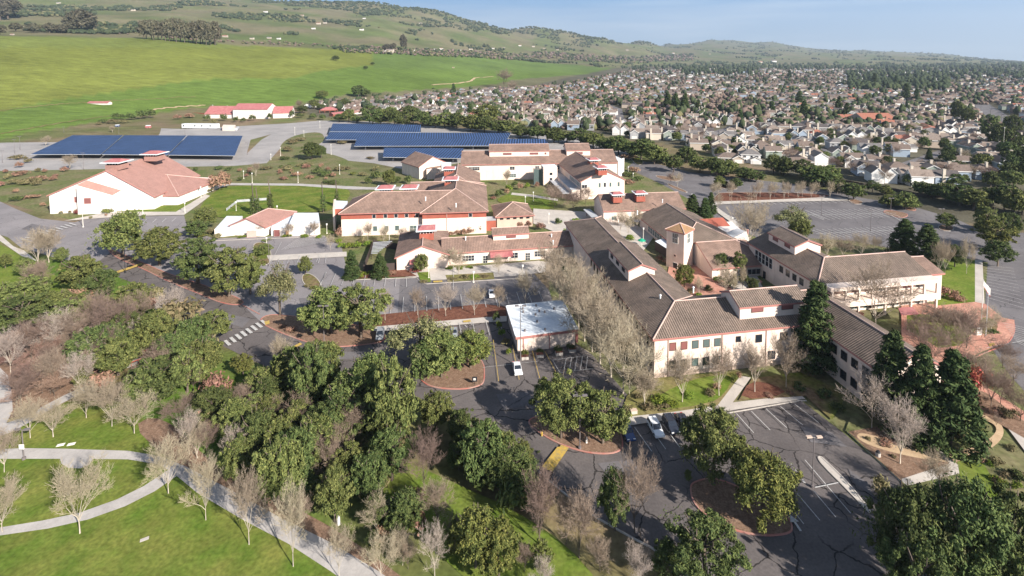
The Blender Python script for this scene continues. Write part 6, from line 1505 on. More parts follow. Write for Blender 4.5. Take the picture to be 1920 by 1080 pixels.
for p_ in PROTO:
    for ch in list(p_.e.children_recursive): bpy.data.objects.remove(ch)
    bpy.data.objects.remove(p_.e)
FV2 = []; 
bm_ = bpy.data.meshes.new('distant_houses'); bm_.from_pydata(FV, [], [f_ if f_[3] != f_[2] else f_[:3] for f_ in FF])
for m_ in FMATS: bm_.materials.append(MATS[m_])
bm_.polygons.foreach_set('material_index', FM); bm_.update()
tag(link(bpy.data.objects.new('distant_houses', bm_)), 'hundreds of distant pale houses with brown roofs filling the plain', 'houses', kind='stuff')
# school with red roofs in the estate
sb = B('school_building', 'long red-roofed school in the middle of the estate', 'school', gp(1640, 235))
for (x0, x1, y_, hw_, zr_) in ((1572, 1612, 229, 10, 8), (1613, 1674, 232, 16, 11), (1660, 1690, 243, 8, 6.5)):
    sb.wing([gp(x0, y_) + Vector((0, 8, 0)), gp(x1, y_) + Vector((0, 8, 0))], hw_, 4.5, zr_, walls='h_beige', roof='r_red', caps=False, trim='h_trim')
sb.wing([gp(1725, 240), gp(1747, 252)], 9, 4, 6.5, walls='h_cream', roof='r_red', caps=False, trim='h_trim')
# farmhouses on the slopes and at the field's far edge
for i, (x, y, s_) in enumerate([(47, 53, 1.2), (110, 54, 1), (165, 60, 1), (28, 66, .8), (425, 70, 1.8), (475, 74, 1.5), (507, 73, 1.6), (525, 74, 1.5), (732, 99, 3), (720, 98, 1.6), (775, 96, 1.8), (800, 92, 1.5), (815, 94, 2), (828, 93, 2), (845, 97, 1.4), (862, 96, 2), (883, 94, 2.4), (905, 92, 2.2), (925, 93, 2), (945, 92, 2), (256, 21, 2), (283, 19, 1.6), (118, 9, 2), (590, 56, 2), (600, 46, 2.4), (612, 45, 2), (680, 57, 2.4), (685, 36, 2), (790, 45, 2.5), (502, 24, 2.4), (570, 31, 2), (975, 88, 2.6), (1000, 90, 2.6), (1020, 92, 2.4), (1045, 95, 2.4), (1175, 96, 3), (1262, 101, 3), (1330, 103, 3), (1450, 117, 5), (1425, 118, 4), (850, 128, 0.8)]):
    s_ *= .7; p = ground_at(x, y); wi, ri = hr.choice([0, 0, 1, 2]), hr.choice([0, 1, 2, 4]); b_ = B('farmhouse', None, 'farmhouse', (p.x, p.y)); b_.e.location.z = p.z - .5; b_.e['group'] = 'farmhouses beyond the field'
    b_.wing([(p.x - 6 * s_, p.y), (p.x + 6 * s_, p.y)], 4.5 * s_, 4 * s_, 6 * s_, walls=HW[wi], roof=HR[ri], caps=False, trim='h_trim')
    VEG.append((b_.e, 'distant %s farmhouse with %s roof' % (WN[HW[wi]], RN[HR[ri]]), x, y))
# ------------------------------------------------------------ trees among the houses
def ico():
    t_ = (1 + 5 ** .5) / 2; v = np.array([(-1, t_, 0), (1, t_, 0), (-1, -t_, 0), (1, -t_, 0), (0, -1, t_), (0, 1, t_), (0, -1, -t_), (0, 1, -t_), (t_, 0, -1), (t_, 0, 1), (-t_, 0, -1), (-t_, 0, 1)], float)
    v /= np.linalg.norm(v[0]); f_ = [(0, 11, 5), (0, 5, 1), (0, 1, 7), (0, 7, 10), (0, 10, 11), (1, 5, 9), (5, 11, 4), (11, 10, 2), (10, 7, 6), (7, 1, 8), (3, 9, 4), (3, 4, 2), (3, 2, 6), (3, 6, 8), (3, 8, 9), (4, 9, 5), (2, 4, 11), (6, 2, 10), (8, 6, 7), (9, 8, 1)]
    return v, np.array(f_)
IV, IF = ico()
def mass(name, items, mats, label, cat):
    """items: (place, width, height, material index); tufts of small faces, one object"""
    rs = np.random.default_rng(5); Vs, Fs, Ms = [], [], []; o_ = 0
    for p, wd, ht, mi in items:
        for j in range(2):
            c = np.array([p[0] + rs.normal() * wd * .18, p[1] + rs.normal() * wd * .18, p[2] + ht * (.5 + .12 * j)])
            v = IV * (1 + rs.normal(size=(12, 1)) * .25) * np.array([wd * .42, wd * .42, ht * (.5 - .1 * j)]) + c
            Vs.append(v); Fs.append(IF + o_); Ms.append(np.full(20, mi)); o_ += 12
    if not Vs: return
    me_ = np_mesh(name, np.concatenate(Vs), np.concatenate(Fs), mats, np.concatenate(Ms))
    tag(link(bpy.data.objects.new(name, me_)), label, cat, kind='stuff')
mat('far_evergreen', (.040, .055, .032), 1, (.065, .08, .04), .02, 3, spec=.03); mat('far_bare', (.15, .11, .095), 1, (.20, .15, .125), .02, 3, spec=.03); mat('far_olive', (.12, .12, .06), 1, (.16, .15, .08), .02, 3, spec=.03)
tr_ = random.Random(5); nnear = 0; far_items = []
tc_ = []
for i in range(20000):
    # even in picture space down the plain: nearer cells bigger
    x = tr_.uniform(555, 1960); y = 112 + (350 - 112) * tr_.random() ** 1.9
    if not inside((x, y), AREA) and not (y < 134 and x > 1080 and y > 117): continue
    p = gp(x, y)
    if p.y > 6000 or near_road(p) and p.y < 800: continue
    tc_.append((p.y, p, x, y))
tc_.sort(key=lambda c_: c_[0])
for n_, (Y, p, x, y) in enumerate(tc_):
    k_ = tr_.random(); dark_area = (1590 < x < 1780 and 138 < y < 172) or (y < 132 and tr_.random() < .6) or (x > 1640 and y < 150 and tr_.random() < .6) or (1280 < x < 1420 and 125 < y < 142) or x > 1880 and y > 260
    kind = 'bare' if k_ < .64 and not dark_area else ('dark' if k_ < .88 or dark_area else 'oak')
    hgt = tr_.uniform(4.8, 10.5) * (1.5 if dark_area else 1); 
    if n_ % 6 and n_ < 1800: continue
    if nnear < 295:
        nnear += 1; s_ = hgt / 9; kd = {'bare': tr_.choice(['bbrown', 'bbrown', 'bare']), 'dark': 'dark', 'oak': 'oak'}[kind]
        yt = pj(p.x, p.y, hgt)[1]; wpx = hgt * .95 / p.y * F
        plant(kd, x, y, yt, wpx, parts=False, lod=.25, group='garden trees of the estate', name='garden_tree', phrase={'bare': 'leafless brown garden tree', 'dark': 'dark evergreen garden tree', 'oak': 'olive-green garden tree'}[kind])
    else:
        sc_ = 1 + max(0, (Y - 1500) / 3500); far_items.append((p, hgt * (.85 if kind == 'dark' else 1.05) * sc_, hgt * (1.2 if kind == 'dark' else .8) * min(sc_, 1.6), {'bare': 1, 'dark': 0, 'oak': 2}[kind]))
mass('distant_trees', far_items, ['far_evergreen', 'far_bare', 'far_olive'], 'distant mass of dark and brown trees among the far houses', 'trees')
# woods and scrub of the hillsides, tree lines beyond the field
hill = []
for i in range(60000):
    x = tr_.uniform(-60, 1960); Y = 1250 * (12500 / 1250) ** tr_.random(); X = (x - 1000) / 1000 * Y
    h = terr(X, Y)
    if h < 14 and Y < 3600: continue
    n1 = mn.fractal(Vector((X / 330, Y / 520, 9.3)), .9, 2.1, 4); _, yr = prof_h(min(KX, key=lambda k_: abs(k_ - x)), Y)
    ridge = max(0, 1 - abs(Y - yr * .95) / (yr * .16)) * (1.3 if 540 < x < 1260 else .35)
    if inside(pj(X, Y, h), FIELD): continue
    if n1 + ridge * .9 < .33 + (0.12 if Y < 2000 else 0): continue
    sz_ = tr_.uniform(8, 15) * (1 + min(Y, 8000) / 7000); hill.append((Vector((X, Y, h - 1)), sz_, sz_ * .75, 0 if tr_.random() < .85 else 2))
    if len(hill) > 14000: break
mass('hillside_woods', hill, ['far_evergreen', 'far_bare', 'far_olive'], 'dark scattered woods and scrub over the green hillsides', 'woods')
edge = []
for i in range(1500):
    x = tr_.uniform(640, 1300); yy = np.interp(x, [640, 900, 1000, 1180, 1300], [96, 107, 113, 124, 118]) + tr_.uniform(-9, 3) - (6 if x > 1000 else 0)
    p = ground_at(x, yy); s_ = tr_.uniform(7, 13) * max(.7, p.y / 2200); edge.append((p, s_, s_ * .8, tr_.choice([0, 0, 1, 1, 2])))
for i in range(160):
    x = tr_.uniform(200, 700); yy = np.interp(x, [200, 270, 410, 500, 640, 700], [64, 68, 84, 86, 92, 96]) - tr_.uniform(1, 8); p = ground_at(x, yy); s_ = tr_.uniform(5, 9); edge.append((p, s_, s_ * .7, tr_.choice([1, 1, 2, 0])))
mass('field_edge_trees', edge, ['far_evergreen', 'far_bare', 'far_olive'], 'ragged line of brown and dark trees along the far edge of the field', 'trees')
# ------------------------------------------------------------ cars
mat('car_white', (.75, .76, .78), .3, spec=.6); mat('car_black', (.025, .03, .045), .25, spec=.7); mat('car_blue', (.03, .07, .20), .25, spec=.7); mat('car_silver', (.42, .44, .47), .3, spec=.6, metal=.4)
mat('car_glass', (.015, .02, .03), .08, spec=.9); mat('tyre', (.02, .02, .02), .9); mat('lamp_red', (.4, .02, .02), .4); mat('lamp_clear', (.8, .8, .8), .2)
CAR = {}
def car_meshes(kind):
    if kind in CAR: return CAR[kind]
    L_, W_, suv = (4.7, 1.84, False) if kind == 'sedan' else (4.65, 1.9, True)
    zt = 1.68 if suv else 1.43; zb = 1.0 if suv else .9
    prof_ = [(-L_ / 2, .35), (-L_ / 2 + .02, .62), (-L_ / 2 + .25, .80 if suv else .72), (-L_ * .22, zb), (-L_ * .22, zb), (L_ * .40, zb + .04), (L_ / 2 - .06, zb - .05), (L_ / 2, .6), (L_ / 2 - .03, .35)]
    m = MB(); n = len(prof_)
    for i in range(n - 1):
        (x0, z0), (x1, z1) = prof_[i], prof_[i + 1]
        i0 = .06 if z0 > .7 else 0; i1 = .06 if z1 > .7 else 0
        if (x0, z0) != (x1, z1): m.poly([(x0, W_ / 2 - i0, z0), (x0, -W_ / 2 + i0, z0), (x1, -W_ / 2 + i1, z1), (x1, W_ / 2 - i1, z1)][::-1])
    for s_ in (-1, 1):
        side = [(x, s_ * (W_ / 2 - (.06 if z > .7 else 0)), z) for x, z in prof_]; m.poly(side if s_ < 0 else side[::-1])
    m.poly([(-L_ / 2, -W_ / 2, .35), (-L_ / 2, W_ / 2, .35), (L_ / 2, W_ / 2, .35), (L_ / 2, -W_ / 2, .35)])
    # roof panel and pillars
    xa, xb, xc, xd = (-L_ * .20, -L_ * .06, L_ * (.42 if suv else .22), L_ * (.47 if suv else .40)); w2 = W_ / 2 - .2
    m.poly([(xb, -w2, zt), (xc, -w2, zt), (xc, w2, zt), (xb, w2, zt)]); 
    g_ = MB(); w1 = W_ / 2 - .09; zz = zt - .03
    A_ = [(xa, -w1, zb), (xd, -w1, zb), (xc, -w2, zz), (xb, -w2, zz)]; g_.poly(A_); g_.poly([(x, -y, z) for x, y, z in A_[::-1]])
    g_.poly([(xa, w1, zb), (xa, -w1, zb), (xb, -w2, zz), (xb, w2, zz)]); g_.poly([(xd, -w1, zb), (xd, w1, zb), (xc, w2, zz), (xc, -w2, zz)])
    for s_ in (-1, 1):
        for a1, b1 in (((xa, w1, zb), (xb, w2, zt)), ((L_ * .1, w1, zb), (L_ * .1, w2, zt)), ((xd, w1, zb), (xc, w2, zt)), ((xb, w2, zt), (xc, w2, zt))):
            m.bar((a1[0], a1[1] * s_, a1[2]), (b1[0], b1[1] * s_, b1[2]), .05, n=4)
    w_ = MB(); ri_ = MB()
    wh_ = []
    w_.bar((0, -.12, 0), (0, .12, 0), .34, n=14); ri_.bar((0, -.13, 0), (0, .13, 0), .2, n=10)
    hl = MB(); hl.box((0, 0), (1, 0), .12, .42, -.08, .1)
    old = [m.build('body', 'car_white'), g_.build('cabin_glass', 'car_glass'), w_.build('tyre', 'tyre'), ri_.build('rim', 'car_silver'), hl.build('headlight', 'lamp_clear'), hl.build('tail_light', 'lamp_red')]
    CAR[kind] = [o.data for o in old]
    for o in old: bpy.data.objects.remove(o)
    CAR[kind].append((L_, W_)); return CAR[kind]
def car(kind, p, direction, paint, label, group=None, small=False):
    d_ = car_meshes(kind); L_, W_ = d_[6]; e_ = empty('parked_car', p, math.atan2(direction[1], direction[0]) + math.pi); tag(e_, label, 'car', group)
    b_ = link(bpy.data.objects.new('body', d_[0]), e_); b_.material_slots[0].link = 'OBJECT'; b_.material_slots[0].material = MATS[paint]
    link(bpy.data.objects.new('cabin_glass', d_[1]), e_)
    for sx in (-1, 1):
        for sy in (-1, 1):
            w_ = empty('wheel', (sx * L_ * .31, sy * (W_ / 2 - .1), .34)); w_.parent = e_
            link(bpy.data.objects.new('tyre', d_[2]), w_); link(bpy.data.objects.new('rim', d_[3]), w_)
    for sy in (-1, 1):
        a_ = link(bpy.data.objects.new('headlight', d_[4]), e_); a_.location = (-L_ / 2 + .08, sy * (W_ / 2 - .32), .64)
        a_ = link(bpy.data.objects.new('tail_light', d_[5]), e_); a_.location = (L_ / 2 - .05, sy * (W_ / 2 - .3), .78)
    return e_
VN, VF = uv(0, -1), uv(0, 1)
GZ = Vector((0, 0, ZP + .004))
car('suv', gp(713, 634) + GZ, VN, 'car_silver', 'silver SUV parked in shade beside the mulch island of two oaks')
car('sedan', gp(970, 698) + GZ, VN, 'car_white', 'white saloon car parked beside the planters of the flat-roofed hut')
car('sedan', gp(922, 556) + GZ, VN, 'car_white', 'white car parked among leafless trees in the middle parking rows')
car('suv', gp(1229, 812) + GZ, VN, 'car_white', 'white SUV with glass roof in the front parking, between dark cars')
car('sedan', gp(1176, 818) + GZ, VN, 'car_blue', 'dark blue car parked left of the white SUV')
car('suv', gp(1258, 806) + GZ, VN, 'car_black', 'black SUV parked right beside the white SUV')
car('sedan', gp(1281, 800) + GZ, VN, 'car_black', 'black saloon half hidden under the tree right of the black SUV')
car('sedan', gp(851, 630) + GZ, VN, 'car_silver', 'silver car half hidden by the oaks north of the round mulch island')
for i, (x, y, c_, lb) in enumerate([(1760, 312, 'car_blue', 'dark blue'), (1806, 297, 'car_silver', 'silver'), (1808, 308, 'car_silver', 'silver'), (1640, 322, 'car_white', 'white'), (1550, 318, 'car_white', 'white'), (1480, 262, 'car_black', 'black'), (1395, 262, 'car_white', 'white'), (1180, 222, 'car_white', 'white'), (1560, 287, 'car_silver', 'silver'), (1850, 322, 'car_white', 'white')]):
    o = car(['sedan', 'suv'][i % 2], gp(x, y) + Vector((0, 0, .3)), (1, -.2) if i % 2 else (.2, 1), c_, None, 'cars parked in the estate streets'); VEG.append((o, lb + ' car parked in the estate', x, y))
# ------------------------------------------------------------ lamps, signs, small things
LM = {}
def lamp(kind, x, yb, yt, label=None):
    p = gp(x, yb); hgt = hz(p.x, p.y, yt); e_ = empty('street_lamp', p); tag(e_, label, 'lamp', 'lamp posts of the campus')
    pm = {'double': 'pole_metal', 'arm': 'pole_dark', 'cream': 'pole_cream', 'double_pale': 'pole_metal'}[kind]
    m = MB(); m.bar((0, 0, 0), (0, 0, hgt), .11 if kind != 'cream' else .12, .07, 8); m.bar((0, 0, 0), (0, 0, .5 if kind != 'cream' else .3), .3, .3, 8)
    m.build('pole', pm, e_)
    h_ = MB()
    if kind.startswith('double'):
        m2 = MB(); m2.bar((-.9, 0, hgt), (.9, 0, hgt), .06, n=5); m2.build('arm', pm, e_)
        for s_ in (-1, 1): hh = MB(); hh.box((s_ * .85, 0), (1, .1), .95, .45, hgt - .02, hgt + .2, 0, bottom=True); hh.build('lamp_head', 'stucco_tan' if kind != 'double' else 'pole_metal', e_)
    elif kind == 'arm':
        h_.bar((0, 0, hgt), (1.0, 0, hgt), .07, n=5); h_.box((1.1, 0), (1, 0), 1.0, .4, hgt - .06, hgt + .12, 0, bottom=True); h_.build('lamp_head', pm, e_)
    else:
        h_.bar((0, 0, hgt), (0, 0, hgt + .55), .3, .2, 8); h_.bar((0, 0, hgt + .55), (0, 0, hgt + .68), .42, .08, 8); h_.build('lamp_head', 'frame_white', e_)
    kp = {'double': 'tall dark double-headed parking lamp', 'double_pale': 'tall pale double-headed parking lamp', 'arm': 'dark single-armed street lamp', 'cream': 'short cream path lamp'}[kind]
    VEG.append((e_, kp, x, yb))
for row in """double 976 690 574|double_pale 1523 914 820|double 1087 842 742|arm 347 628 588|double 608 648 574|arm 564 600 577|double 505 498 450|arm 73 478 432|arm 235 512 470|double 45 862 806|double 157 318 287|double 28 288 262|double 38 281 256|double 5 305 283|double 120 252 238|double 223 254 238|double 283 320 288|double 347 254 240|double 464 290 268|double 1264 332 316|double 1540 403 368|double 1632 433 395|double 1764 418 392|double 1670 395 372|double 1337 455 432|cream 500 460 448
cream 156 426 400|cream 240 392 373|cream 268 402 382|cream 347 400 382|cream 377 371 352|cream 443 396 380|cream 520 408 388|cream 559 343 324|cream 473 343 326|cream 585 296 276|cream 508 300 290|cream 621 290 272|cream 637 327 310|cream 526 292 278|cream 600 240 228|cream 553 253 240|cream 570 256 246|cream 613 438 422|cream 1029 420 402|cream 1000 378 362|cream 985 385 370|cream 1178 328 314|cream 1187 338 326|cream 1297 385 366|cream 1206 455 430|cream 1337 398 384|cream 1373 428 410|cream 804 522 492|cream 888 530 512|cream 980 520 500|cream 730 452 438|cream 457 335 322|cream 1097 358 345|cream 1610 655 600|arm 131 316 296|arm 560 300 290|cream 1880 300 240|arm 1875 270 215|arm 1855 245 205|arm 1838 225 195|arm 1790 205 175""".replace('\n', '|').split('|'):
    k_, x, yb, yt = row.split(); lamp(k_, float(x), float(yb), float(yt))
def simple(name, label, cat, p, parts, group=None):
    e_ = empty(name, p); tag(e_, label, cat, group)
    for pn, fn, mt_ in parts: m = MB(); fn(m); m.build(pn, mt_, e_)
    return e_
simple('litter_bin', 'pale round litter bin on the mulch by the corner parking', 'bin', gp(1646, 858), [('body', lambda m: m.bar((0, 0, 0), (0, 0, 1.0), .42, .42, 12), 'concrete'), ('lid', lambda m: m.bar((0, 0, 1.0), (0, 0, 1.3), .40, .25, 12), 'pole_dark')])
simple('sign_board', 'small dark square sign on the round mulch island by the hut', 'sign', gp(890, 722), [('post', lambda m: m.bar((0, 0, 0), (0, 0, 1.0), .06, n=6), 'pole_dark'), ('board', lambda m: m.box((0, 0), (1, 0), 1.1, .1, .8, 1.9), 'pole_dark'), ('notice', lambda m: m.box((0, -.08), (1, 0), .5, .03, 1.15, 1.6), 'frame_white')])
simple('direction_sign', 'white square sign on the dark lamp post at far left path', 'sign', gp(45, 862) + Vector((0, -.3, 0)), [('board', lambda m: m.box((0, 0), (1, 0), .9, .08, 2.2, 3.1), 'frame_white')])
for x, y, lb in ((492, 842, 'yellow'), (1016, 812, 'yellow'),):
    pass
simple('fire_hydrant', 'small yellow fire hydrant on the left end of the parking island', 'hydrant', gp(1016, 818), [('body', lambda m: (m.bar((0, 0, 0), (0, 0, .8), .16, n=8), m.bar((-.25, 0, .5), (.25, 0, .5), .08, n=6), m.sphere((0, 0, .8), .17, .14)), 'paint_yellow')])
simple('box_cabinet', 'small grey-white utility box in the flower bed by the front lawn', 'utility box', gp(1188, 777), [('body', lambda m: m.box((0, 0), (1, .2), 1.3, .8, 0, .9), 'concrete'), ('lid', lambda m: m.box((0, 0), (1, .2), 1.4, .9, .9, 1.0), 'stucco_tan')])
simple('marker_post', 'white marker post standing in the mulch bank by the park path', 'post', gp(635, 984), [('post', lambda m: m.bar((0, 0, 0), (0, 0, 1.4), .25, .2, 6), 'frame_white')])
simple('marker_post', 'white marker post at the tip of the front parking island', 'post', gp(1100, 832), [('post', lambda m: m.box((0, 0), (1, 0), .3, .2, 0, 1.3), 'frame_white')])
simple('covers', 'pair of pale concrete covers in the park lawn above the wide path', 'cover', gp(123, 835), [('slab', lambda m: (m.box((-.9, 0), (1, .35), 1.2, .7, 0, .12), m.box((.9, .2), (1, .35), 1.2, .7, 0, .12)), 'stucco_white')])
simple('drain_cover', 'small grey drain cover in the lower park lawn', 'cover', gp(271, 1012), [('slab', lambda m: m.box((0, 0), (1, .6), 1.1, .6, 0, .1), 'concrete')])
simple('brick_bridge', 'short bridge with dark red railings half hidden by trees on the upper path', 'bridge', gp(212, 700), [('railing', lambda m: [m.bar((-2.6 + i * .9, 1.6 + i * 1.1, 0), (-2.6 + i * .9, 1.6 + i * 1.1, 1.2), .07, n=4) for i in range(8)] and m.bar((-2.6, 1.6, 1.2), (3.7, 9.3, 1.2), .14, n=5), 'siding_red'), ('railing', lambda m: [m.bar((.6 + i * .9, .2 + i * 1.1, 0), (.6 + i * .9, .2 + i * 1.1, 1.2), .07, n=4) for i in range(8)] and m.bar((.6, .2, 1.2), (6.9, 7.9, 1.2), .14, n=5), 'siding_red'), ('deck', lambda m: m.poly([(-2.4, 1.4, .1), (.5, .3, .1), (6.7, 7.8, .1), (3.7, 9.2, .1)]), 'path_pale')])
# planters by the hut
for x, y in ((984, 672), (1012, 668), (1048, 664), (1073, 658)):
    e_ = simple('planter_box', None, 'planter', gp(x, y + 1), [('box', lambda m: m.box((0, 0), (C10, S10), 1.7, 1.2, 0, .8, 0, 1), ['concrete', 'mulch_dark'])], 'concrete planters by the hut'); VEG.append((e_, 'square concrete planter with a shrub', x, y))
# flagpole and flag, monument sign in the forecourt
fp = gp(1848, 632); fh = hz(fp.x, fp.y, 552)
simple('flag_pole', 'tall flagpole in the small bed of the brick forecourt', 'flagpole', fp, [('pole', lambda m: (m.bar((0, 0, 0), (0, 0, fh), .12, .06, 8), m.sphere((0, 0, fh), .2, .2)), 'steel')])
fp2 = gp(1840, 600); fh2 = hz(fp2.x, fp2.y, 524)
simple('flag_pole', 'pale flagpole flying a flag beside the pavement of the side lawn', 'flagpole', fp2, [('pole', lambda m: m.bar((0, 0, 0), (0, 0, fh2), .12, .06, 8), 'frame_white'), ('flag', lambda m: [m.poly([(.05 + i * .5, .12 * (i % 2), fh2 - .4 - i * .55), (.05 + i * .5, .12 * (i % 2), fh2 - 2.0 - i * .75), (.55 + i * .5, .12 * ((i + 1) % 2), fh2 - 2.75 - i * .75), (.55 + i * .5, .12 * ((i + 1) % 2), fh2 - .95 - i * .55)]) for i in range(4)], 'frame_white'), ('flag_stripe', lambda m: [m.poly([(.05 + i * .5, .12 * (i % 2) - .03, fh2 - 1.7 - i * .72), (.05 + i * .5, .12 * (i % 2) - .03, fh2 - 2.02 - i * .75), (.55 + i * .5, .12 * ((i + 1) % 2) - .03, fh2 - 2.77 - i * .75), (.55 + i * .5, .12 * ((i + 1) % 2) - .03, fh2 - 2.42 - i * .72)]) for i in range(4)], 'metal_red')])
simple('monument_sign', 'white block sign standing beside the flagpole in the brick forecourt', 'sign', gp(1835, 630), [('panel', lambda m: m.box((0, 0), (1, .2), 1.8, .4, 0, 2.2), 'frame_white'), ('base', lambda m: m.box((0, 0), (1, .2), 2.1, .7, 0, .25), 'concrete')])
# bike rack hoops and bollards by the east parking, colourful play figure in the court
for i in range(9):
    x = 1484 + i * 5.2; y = 437 + i * 3.0; e_ = simple('bike_hoop', None, 'bike hoop', gp(x, y), [('hoop', lambda m: (m.bar((-.5, 0, 0), (-.5, 0, 1.1), .09, n=5), m.bar((.5, 0, 0), (.5, 0, 1.1), .09, n=5), m.bar((-.5, 0, 1.1), (.5, 0, 1.1), .09, n=5)), 'metal_white')], 'white hoops behind the east office'); VEG.append((e_, 'white metal bike hoop', x, y))
simple('garden_kiosk', 'small red and green parasol stand in the shaded court by the tower', 'parasol', gp(1203, 462), [('pole', lambda m: m.bar((0, 0, 0), (0, 0, 3), .07, n=6), 'pole_cream'), ('shade', lambda m: m.bar((0, 0, 2.3), (0, 0, 3.2), 1.6, .1, 8), 'garden_green')]) if 'garden_green' in MATS or mat('garden_green', (.02, .30, .18), .6) else None
for x, y in ((1196, 424), (1226, 416), (1254, 412)):
    e_ = simple('round_table', None, 'table', gp(x, y), [('table_top', lambda m: m.bar((0, 0, 2.3), (0, 0, 2.7), 1.9, .2, 10), 'membrane_grey'), ('leg', lambda m: m.bar((0, 0, 0), (0, 0, 2.4), .08, n=6), 'pole_metal')], 'shade umbrellas in the court'); VEG.append((e_, 'grey round shade umbrella', x, y)); e_.name = 'shade_umbrella'; e_['category'] = 'umbrella'
# timber fence between the estate and the parking, brown fence at the barn
def fence(label, px, h_=1.8, m_='frame_dark', step=3.):
    P = [gp(*q) for q in px]; e_ = empty('timber_fence', P[0]); tag(e_, label, 'fence'); m = MB(P[0]); strip(m, P, .08, .1, h_); o = m.build('fence_panel', m_); o.parent = e_; o.location = (0, 0, 0)
    m = MB(P[0])
    for a_, b_ in zip(P, P[1:]):
        n_ = max(1, int((b_ - a_).length / step))
        for i in range(n_): m.box(a_.lerp(b_, i / n_), (1, 0), .2, .2, 0, h_ + .15)
    o = m.build('post', m_); o.parent = e_; o.location = (0, 0, 0)
fence('dark timber fence between the estate houses and the east parking', [(1560, 338), (1620, 350), (1640, 352), (1720, 368), (1770, 372)])
fence('dark timber fence at the right of the red-roofed barn', [(540, 195), (600, 208), (600, 205)], 2.2)
fence('low brown fence left of the red-roofed barn by the field', [(322, 210), (360, 214), (383, 216)], 2.4, 'siding_red')
fence('wire-grey fence at the lower left of the gym lawn', [(425, 396), (445, 380), (500, 376)], 1.4, 'membrane_grey')

# ------------------------------------------------------------ labels that single each thing out
LMK = [('the zebra crossing on the dark road', 460, 628), ('the zebra crossing by the gym', 95, 435), ('the white flat-roofed hut', 1015, 620), ('the bell tower', 1275, 490), ('the curved park path fork', 320, 885), ('the left end of the park path', 20, 850),
 ('the bottom end of the park path', 700, 1080), ('the round mulch island', 845, 700), ('the front parking island', 1080, 825), ('the right parking island', 1390, 960), ('the long narrow parking island', 1580, 905), ('the yellow speed strip on the dark road', 1045, 862),
 ('the flagpole forecourt', 1850, 625), ('the side lawn at right', 1790, 530), ('the east office balcony front', 1640, 580), ('the east parking light poles', 1560, 415), ('the long mulch strip in east parking', 1450, 368), ('the gym', 200, 380), ('the entry arcade of the gym', 375, 355),
 ('the left solar canopies', 250, 290), ('the right solar canopies', 800, 270), ('the red-roofed barn', 460, 210), ('the gym lawn', 520, 375), ('the service range', 500, 440), ('the red-banded library', 780, 440), ('the middle parking rows', 620, 500), ('the small kerbed island', 490, 480),
 ('the classroom range', 900, 500), ('the back hall', 960, 345), ('the theatre gable', 1130, 370), ('the music building', 1210, 415), ('the dark road bend at left', 250, 500), ('the first oak island', 330, 525), ('the second oak island', 600, 625), ('the brush patch at far left', 100, 690),
 ('the grassy opening in the woods', 850, 980), ('the left lawn verge', 70, 520), ('the wooded bank centre', 600, 830), ('the front corner of the office', 1228, 712), ('the front lawn', 1310, 750), ('the shaded corner of the office', 1520, 740), ('the corner walk at lower right', 1740, 880), ('the bottom right corner', 1850, 1050), ('the bottom edge centre', 980, 1070),
 ('the litter bin', 1646, 858), ('the courtyard bricks', 1350, 540), ('the red-roofed school', 1640, 235), ('the avenue at the right edge', 1860, 215), ('the dark conifer group in the estate', 1270, 210), ('the top of the green field', 500, 85), ('the field corner by the estate', 1080, 145), ('the blind end of the estate street', 1165, 235),
 ('the estate corner behind the library', 850, 215), ('the red shelter', 614, 210), ('the estate fence', 1660, 355), ('the street loop at right', 1800, 310), ('the upper right of the estate', 1780, 190), ('the middle of the estate', 1400, 240), ('the upper middle of the estate', 1330, 185), ('the far middle of the estate', 1150, 180),
 ('the near edge of the estate', 1480, 290), ('the near left edge of the estate', 1150, 262), ('the far upper estate', 1500, 170), ('the estate above the bell tower', 1270, 255), ('the estate above the music building', 1210, 215), ('the estate above east parking', 1540, 262), ('the estate right of the school', 1760, 255), ('the estate left of the school', 1500, 240), ('the estate below the school', 1640, 275), ('the near right estate corner', 1740, 335), ('the estate above the theatre gable', 1080, 220), ('the estate above the back hall', 960, 205), ('the dark right-hand wood', 1890, 330), ('the right edge below the avenue', 1905, 285), ('the right edge above east parking', 1905, 365), ('the wood left of the avenue', 1850, 290), ('the right edge beside the avenue', 1915, 235), ('the upper right avenue trees', 1850, 250), ('the lone tree in the field', 630, 108), ('the grove above the field', 340, 60), ('the top left corner', 20, 40), ('the ridge at top centre', 600, 40), ('the village beyond the field', 880, 95), ('the far hills at right', 1300, 105)]
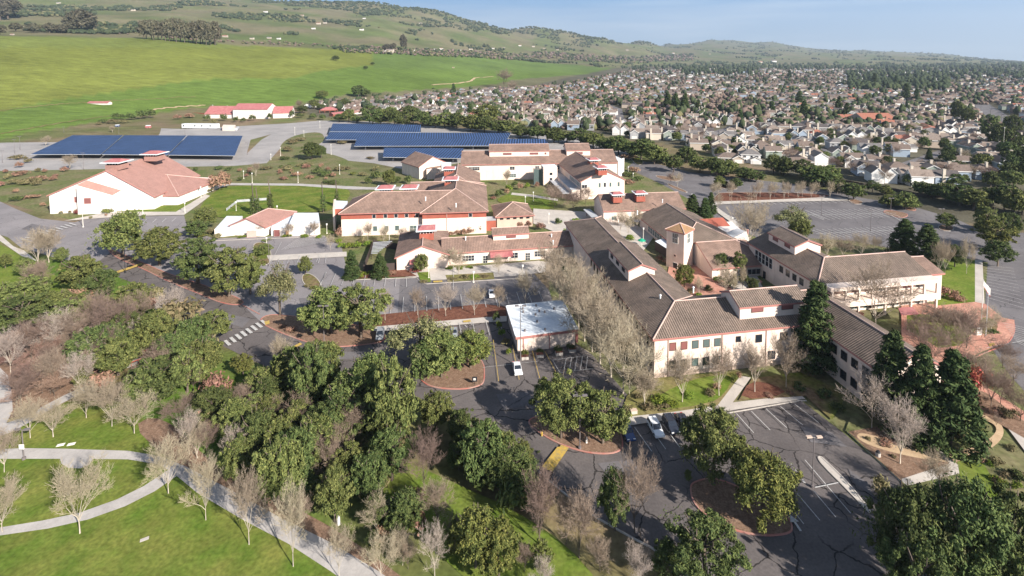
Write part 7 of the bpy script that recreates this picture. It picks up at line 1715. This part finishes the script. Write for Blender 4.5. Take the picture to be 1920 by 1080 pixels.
ORD = ['nearest', 'second nearest', 'third nearest', 'fourth nearest', 'fifth nearest', 'sixth nearest', 'seventh nearest', 'eighth nearest', 'ninth nearest', 'tenth nearest', 'eleventh nearest', 'twelfth nearest'] + ['%sth nearest' % w_ for w_ in ('thirteen', 'fourteen', 'fifteen', 'sixteen', 'seventeen', 'eighteen', 'nineteen')] + ['twentieth nearest', 'twenty-first nearest', 'twenty-second nearest', 'twenty-third nearest', 'twenty-fourth nearest']
buckets = {}
for o, ph, x, y in VEG:
    if 'lone dark tree' in ph: o['label'] = ph; continue
    ly = lambda L_: ((L_[1] - x) ** 2 + ((L_[2] - y) * 1.3) ** 2)
    L_ = min(LMK, key=ly); buckets.setdefault((ph, L_[0]), []).append((ly(L_), o))
for (ph, ln_), items in buckets.items():
    items.sort(key=lambda q: q[0])
    for i, (_, o) in enumerate(items):
        lab = '%s, %s to %s' % (ph, ORD[i], ln_) if i < len(ORD) else '%s, outlying near %s' % (ph, ln_)
        if len(items) == 1: lab = '%s, by %s' % (ph, ln_)
        o['label'] = lab.replace(', the', ', the') if len(lab.split()) <= 16 else lab.replace('leafless ', '').replace('dense ', '').replace('twenty-', '20-') if len(lab.split()) <= 17 else lab.replace('leafless ', '').replace('dense ', '').replace(' range', '').replace('loose grey-green ', '')
        if not o.get('group'): o['group'] = 'repeated things of the campus'
# ------------------------------------------------------------ haze
hb = MB(); HZ = [(-60000, -300), (60000, -300), (60000, 16800), (-60000, 16800)]
hb.prism(HZ, -2400, 1400, 0, bottom=True)
hm_ = bpy.data.materials.new('haze'); hm_.use_nodes = True; tt = hm_.node_tree; tt.nodes.clear(); ou = tt.nodes.new('ShaderNodeOutputMaterial'); pv = tt.nodes.new('ShaderNodeVolumePrincipled')
pv.inputs['Color'].default_value = (.70, .83, 1.0, 1); pv.inputs['Density'].default_value = 6e-5; pv.inputs['Anisotropy'].default_value = .2
tt.links.new(pv.outputs[0], ou.inputs['Volume']); MATS['haze'] = hm_
tag(hb.build('haze', 'haze', uvs=False), kind='stuff')
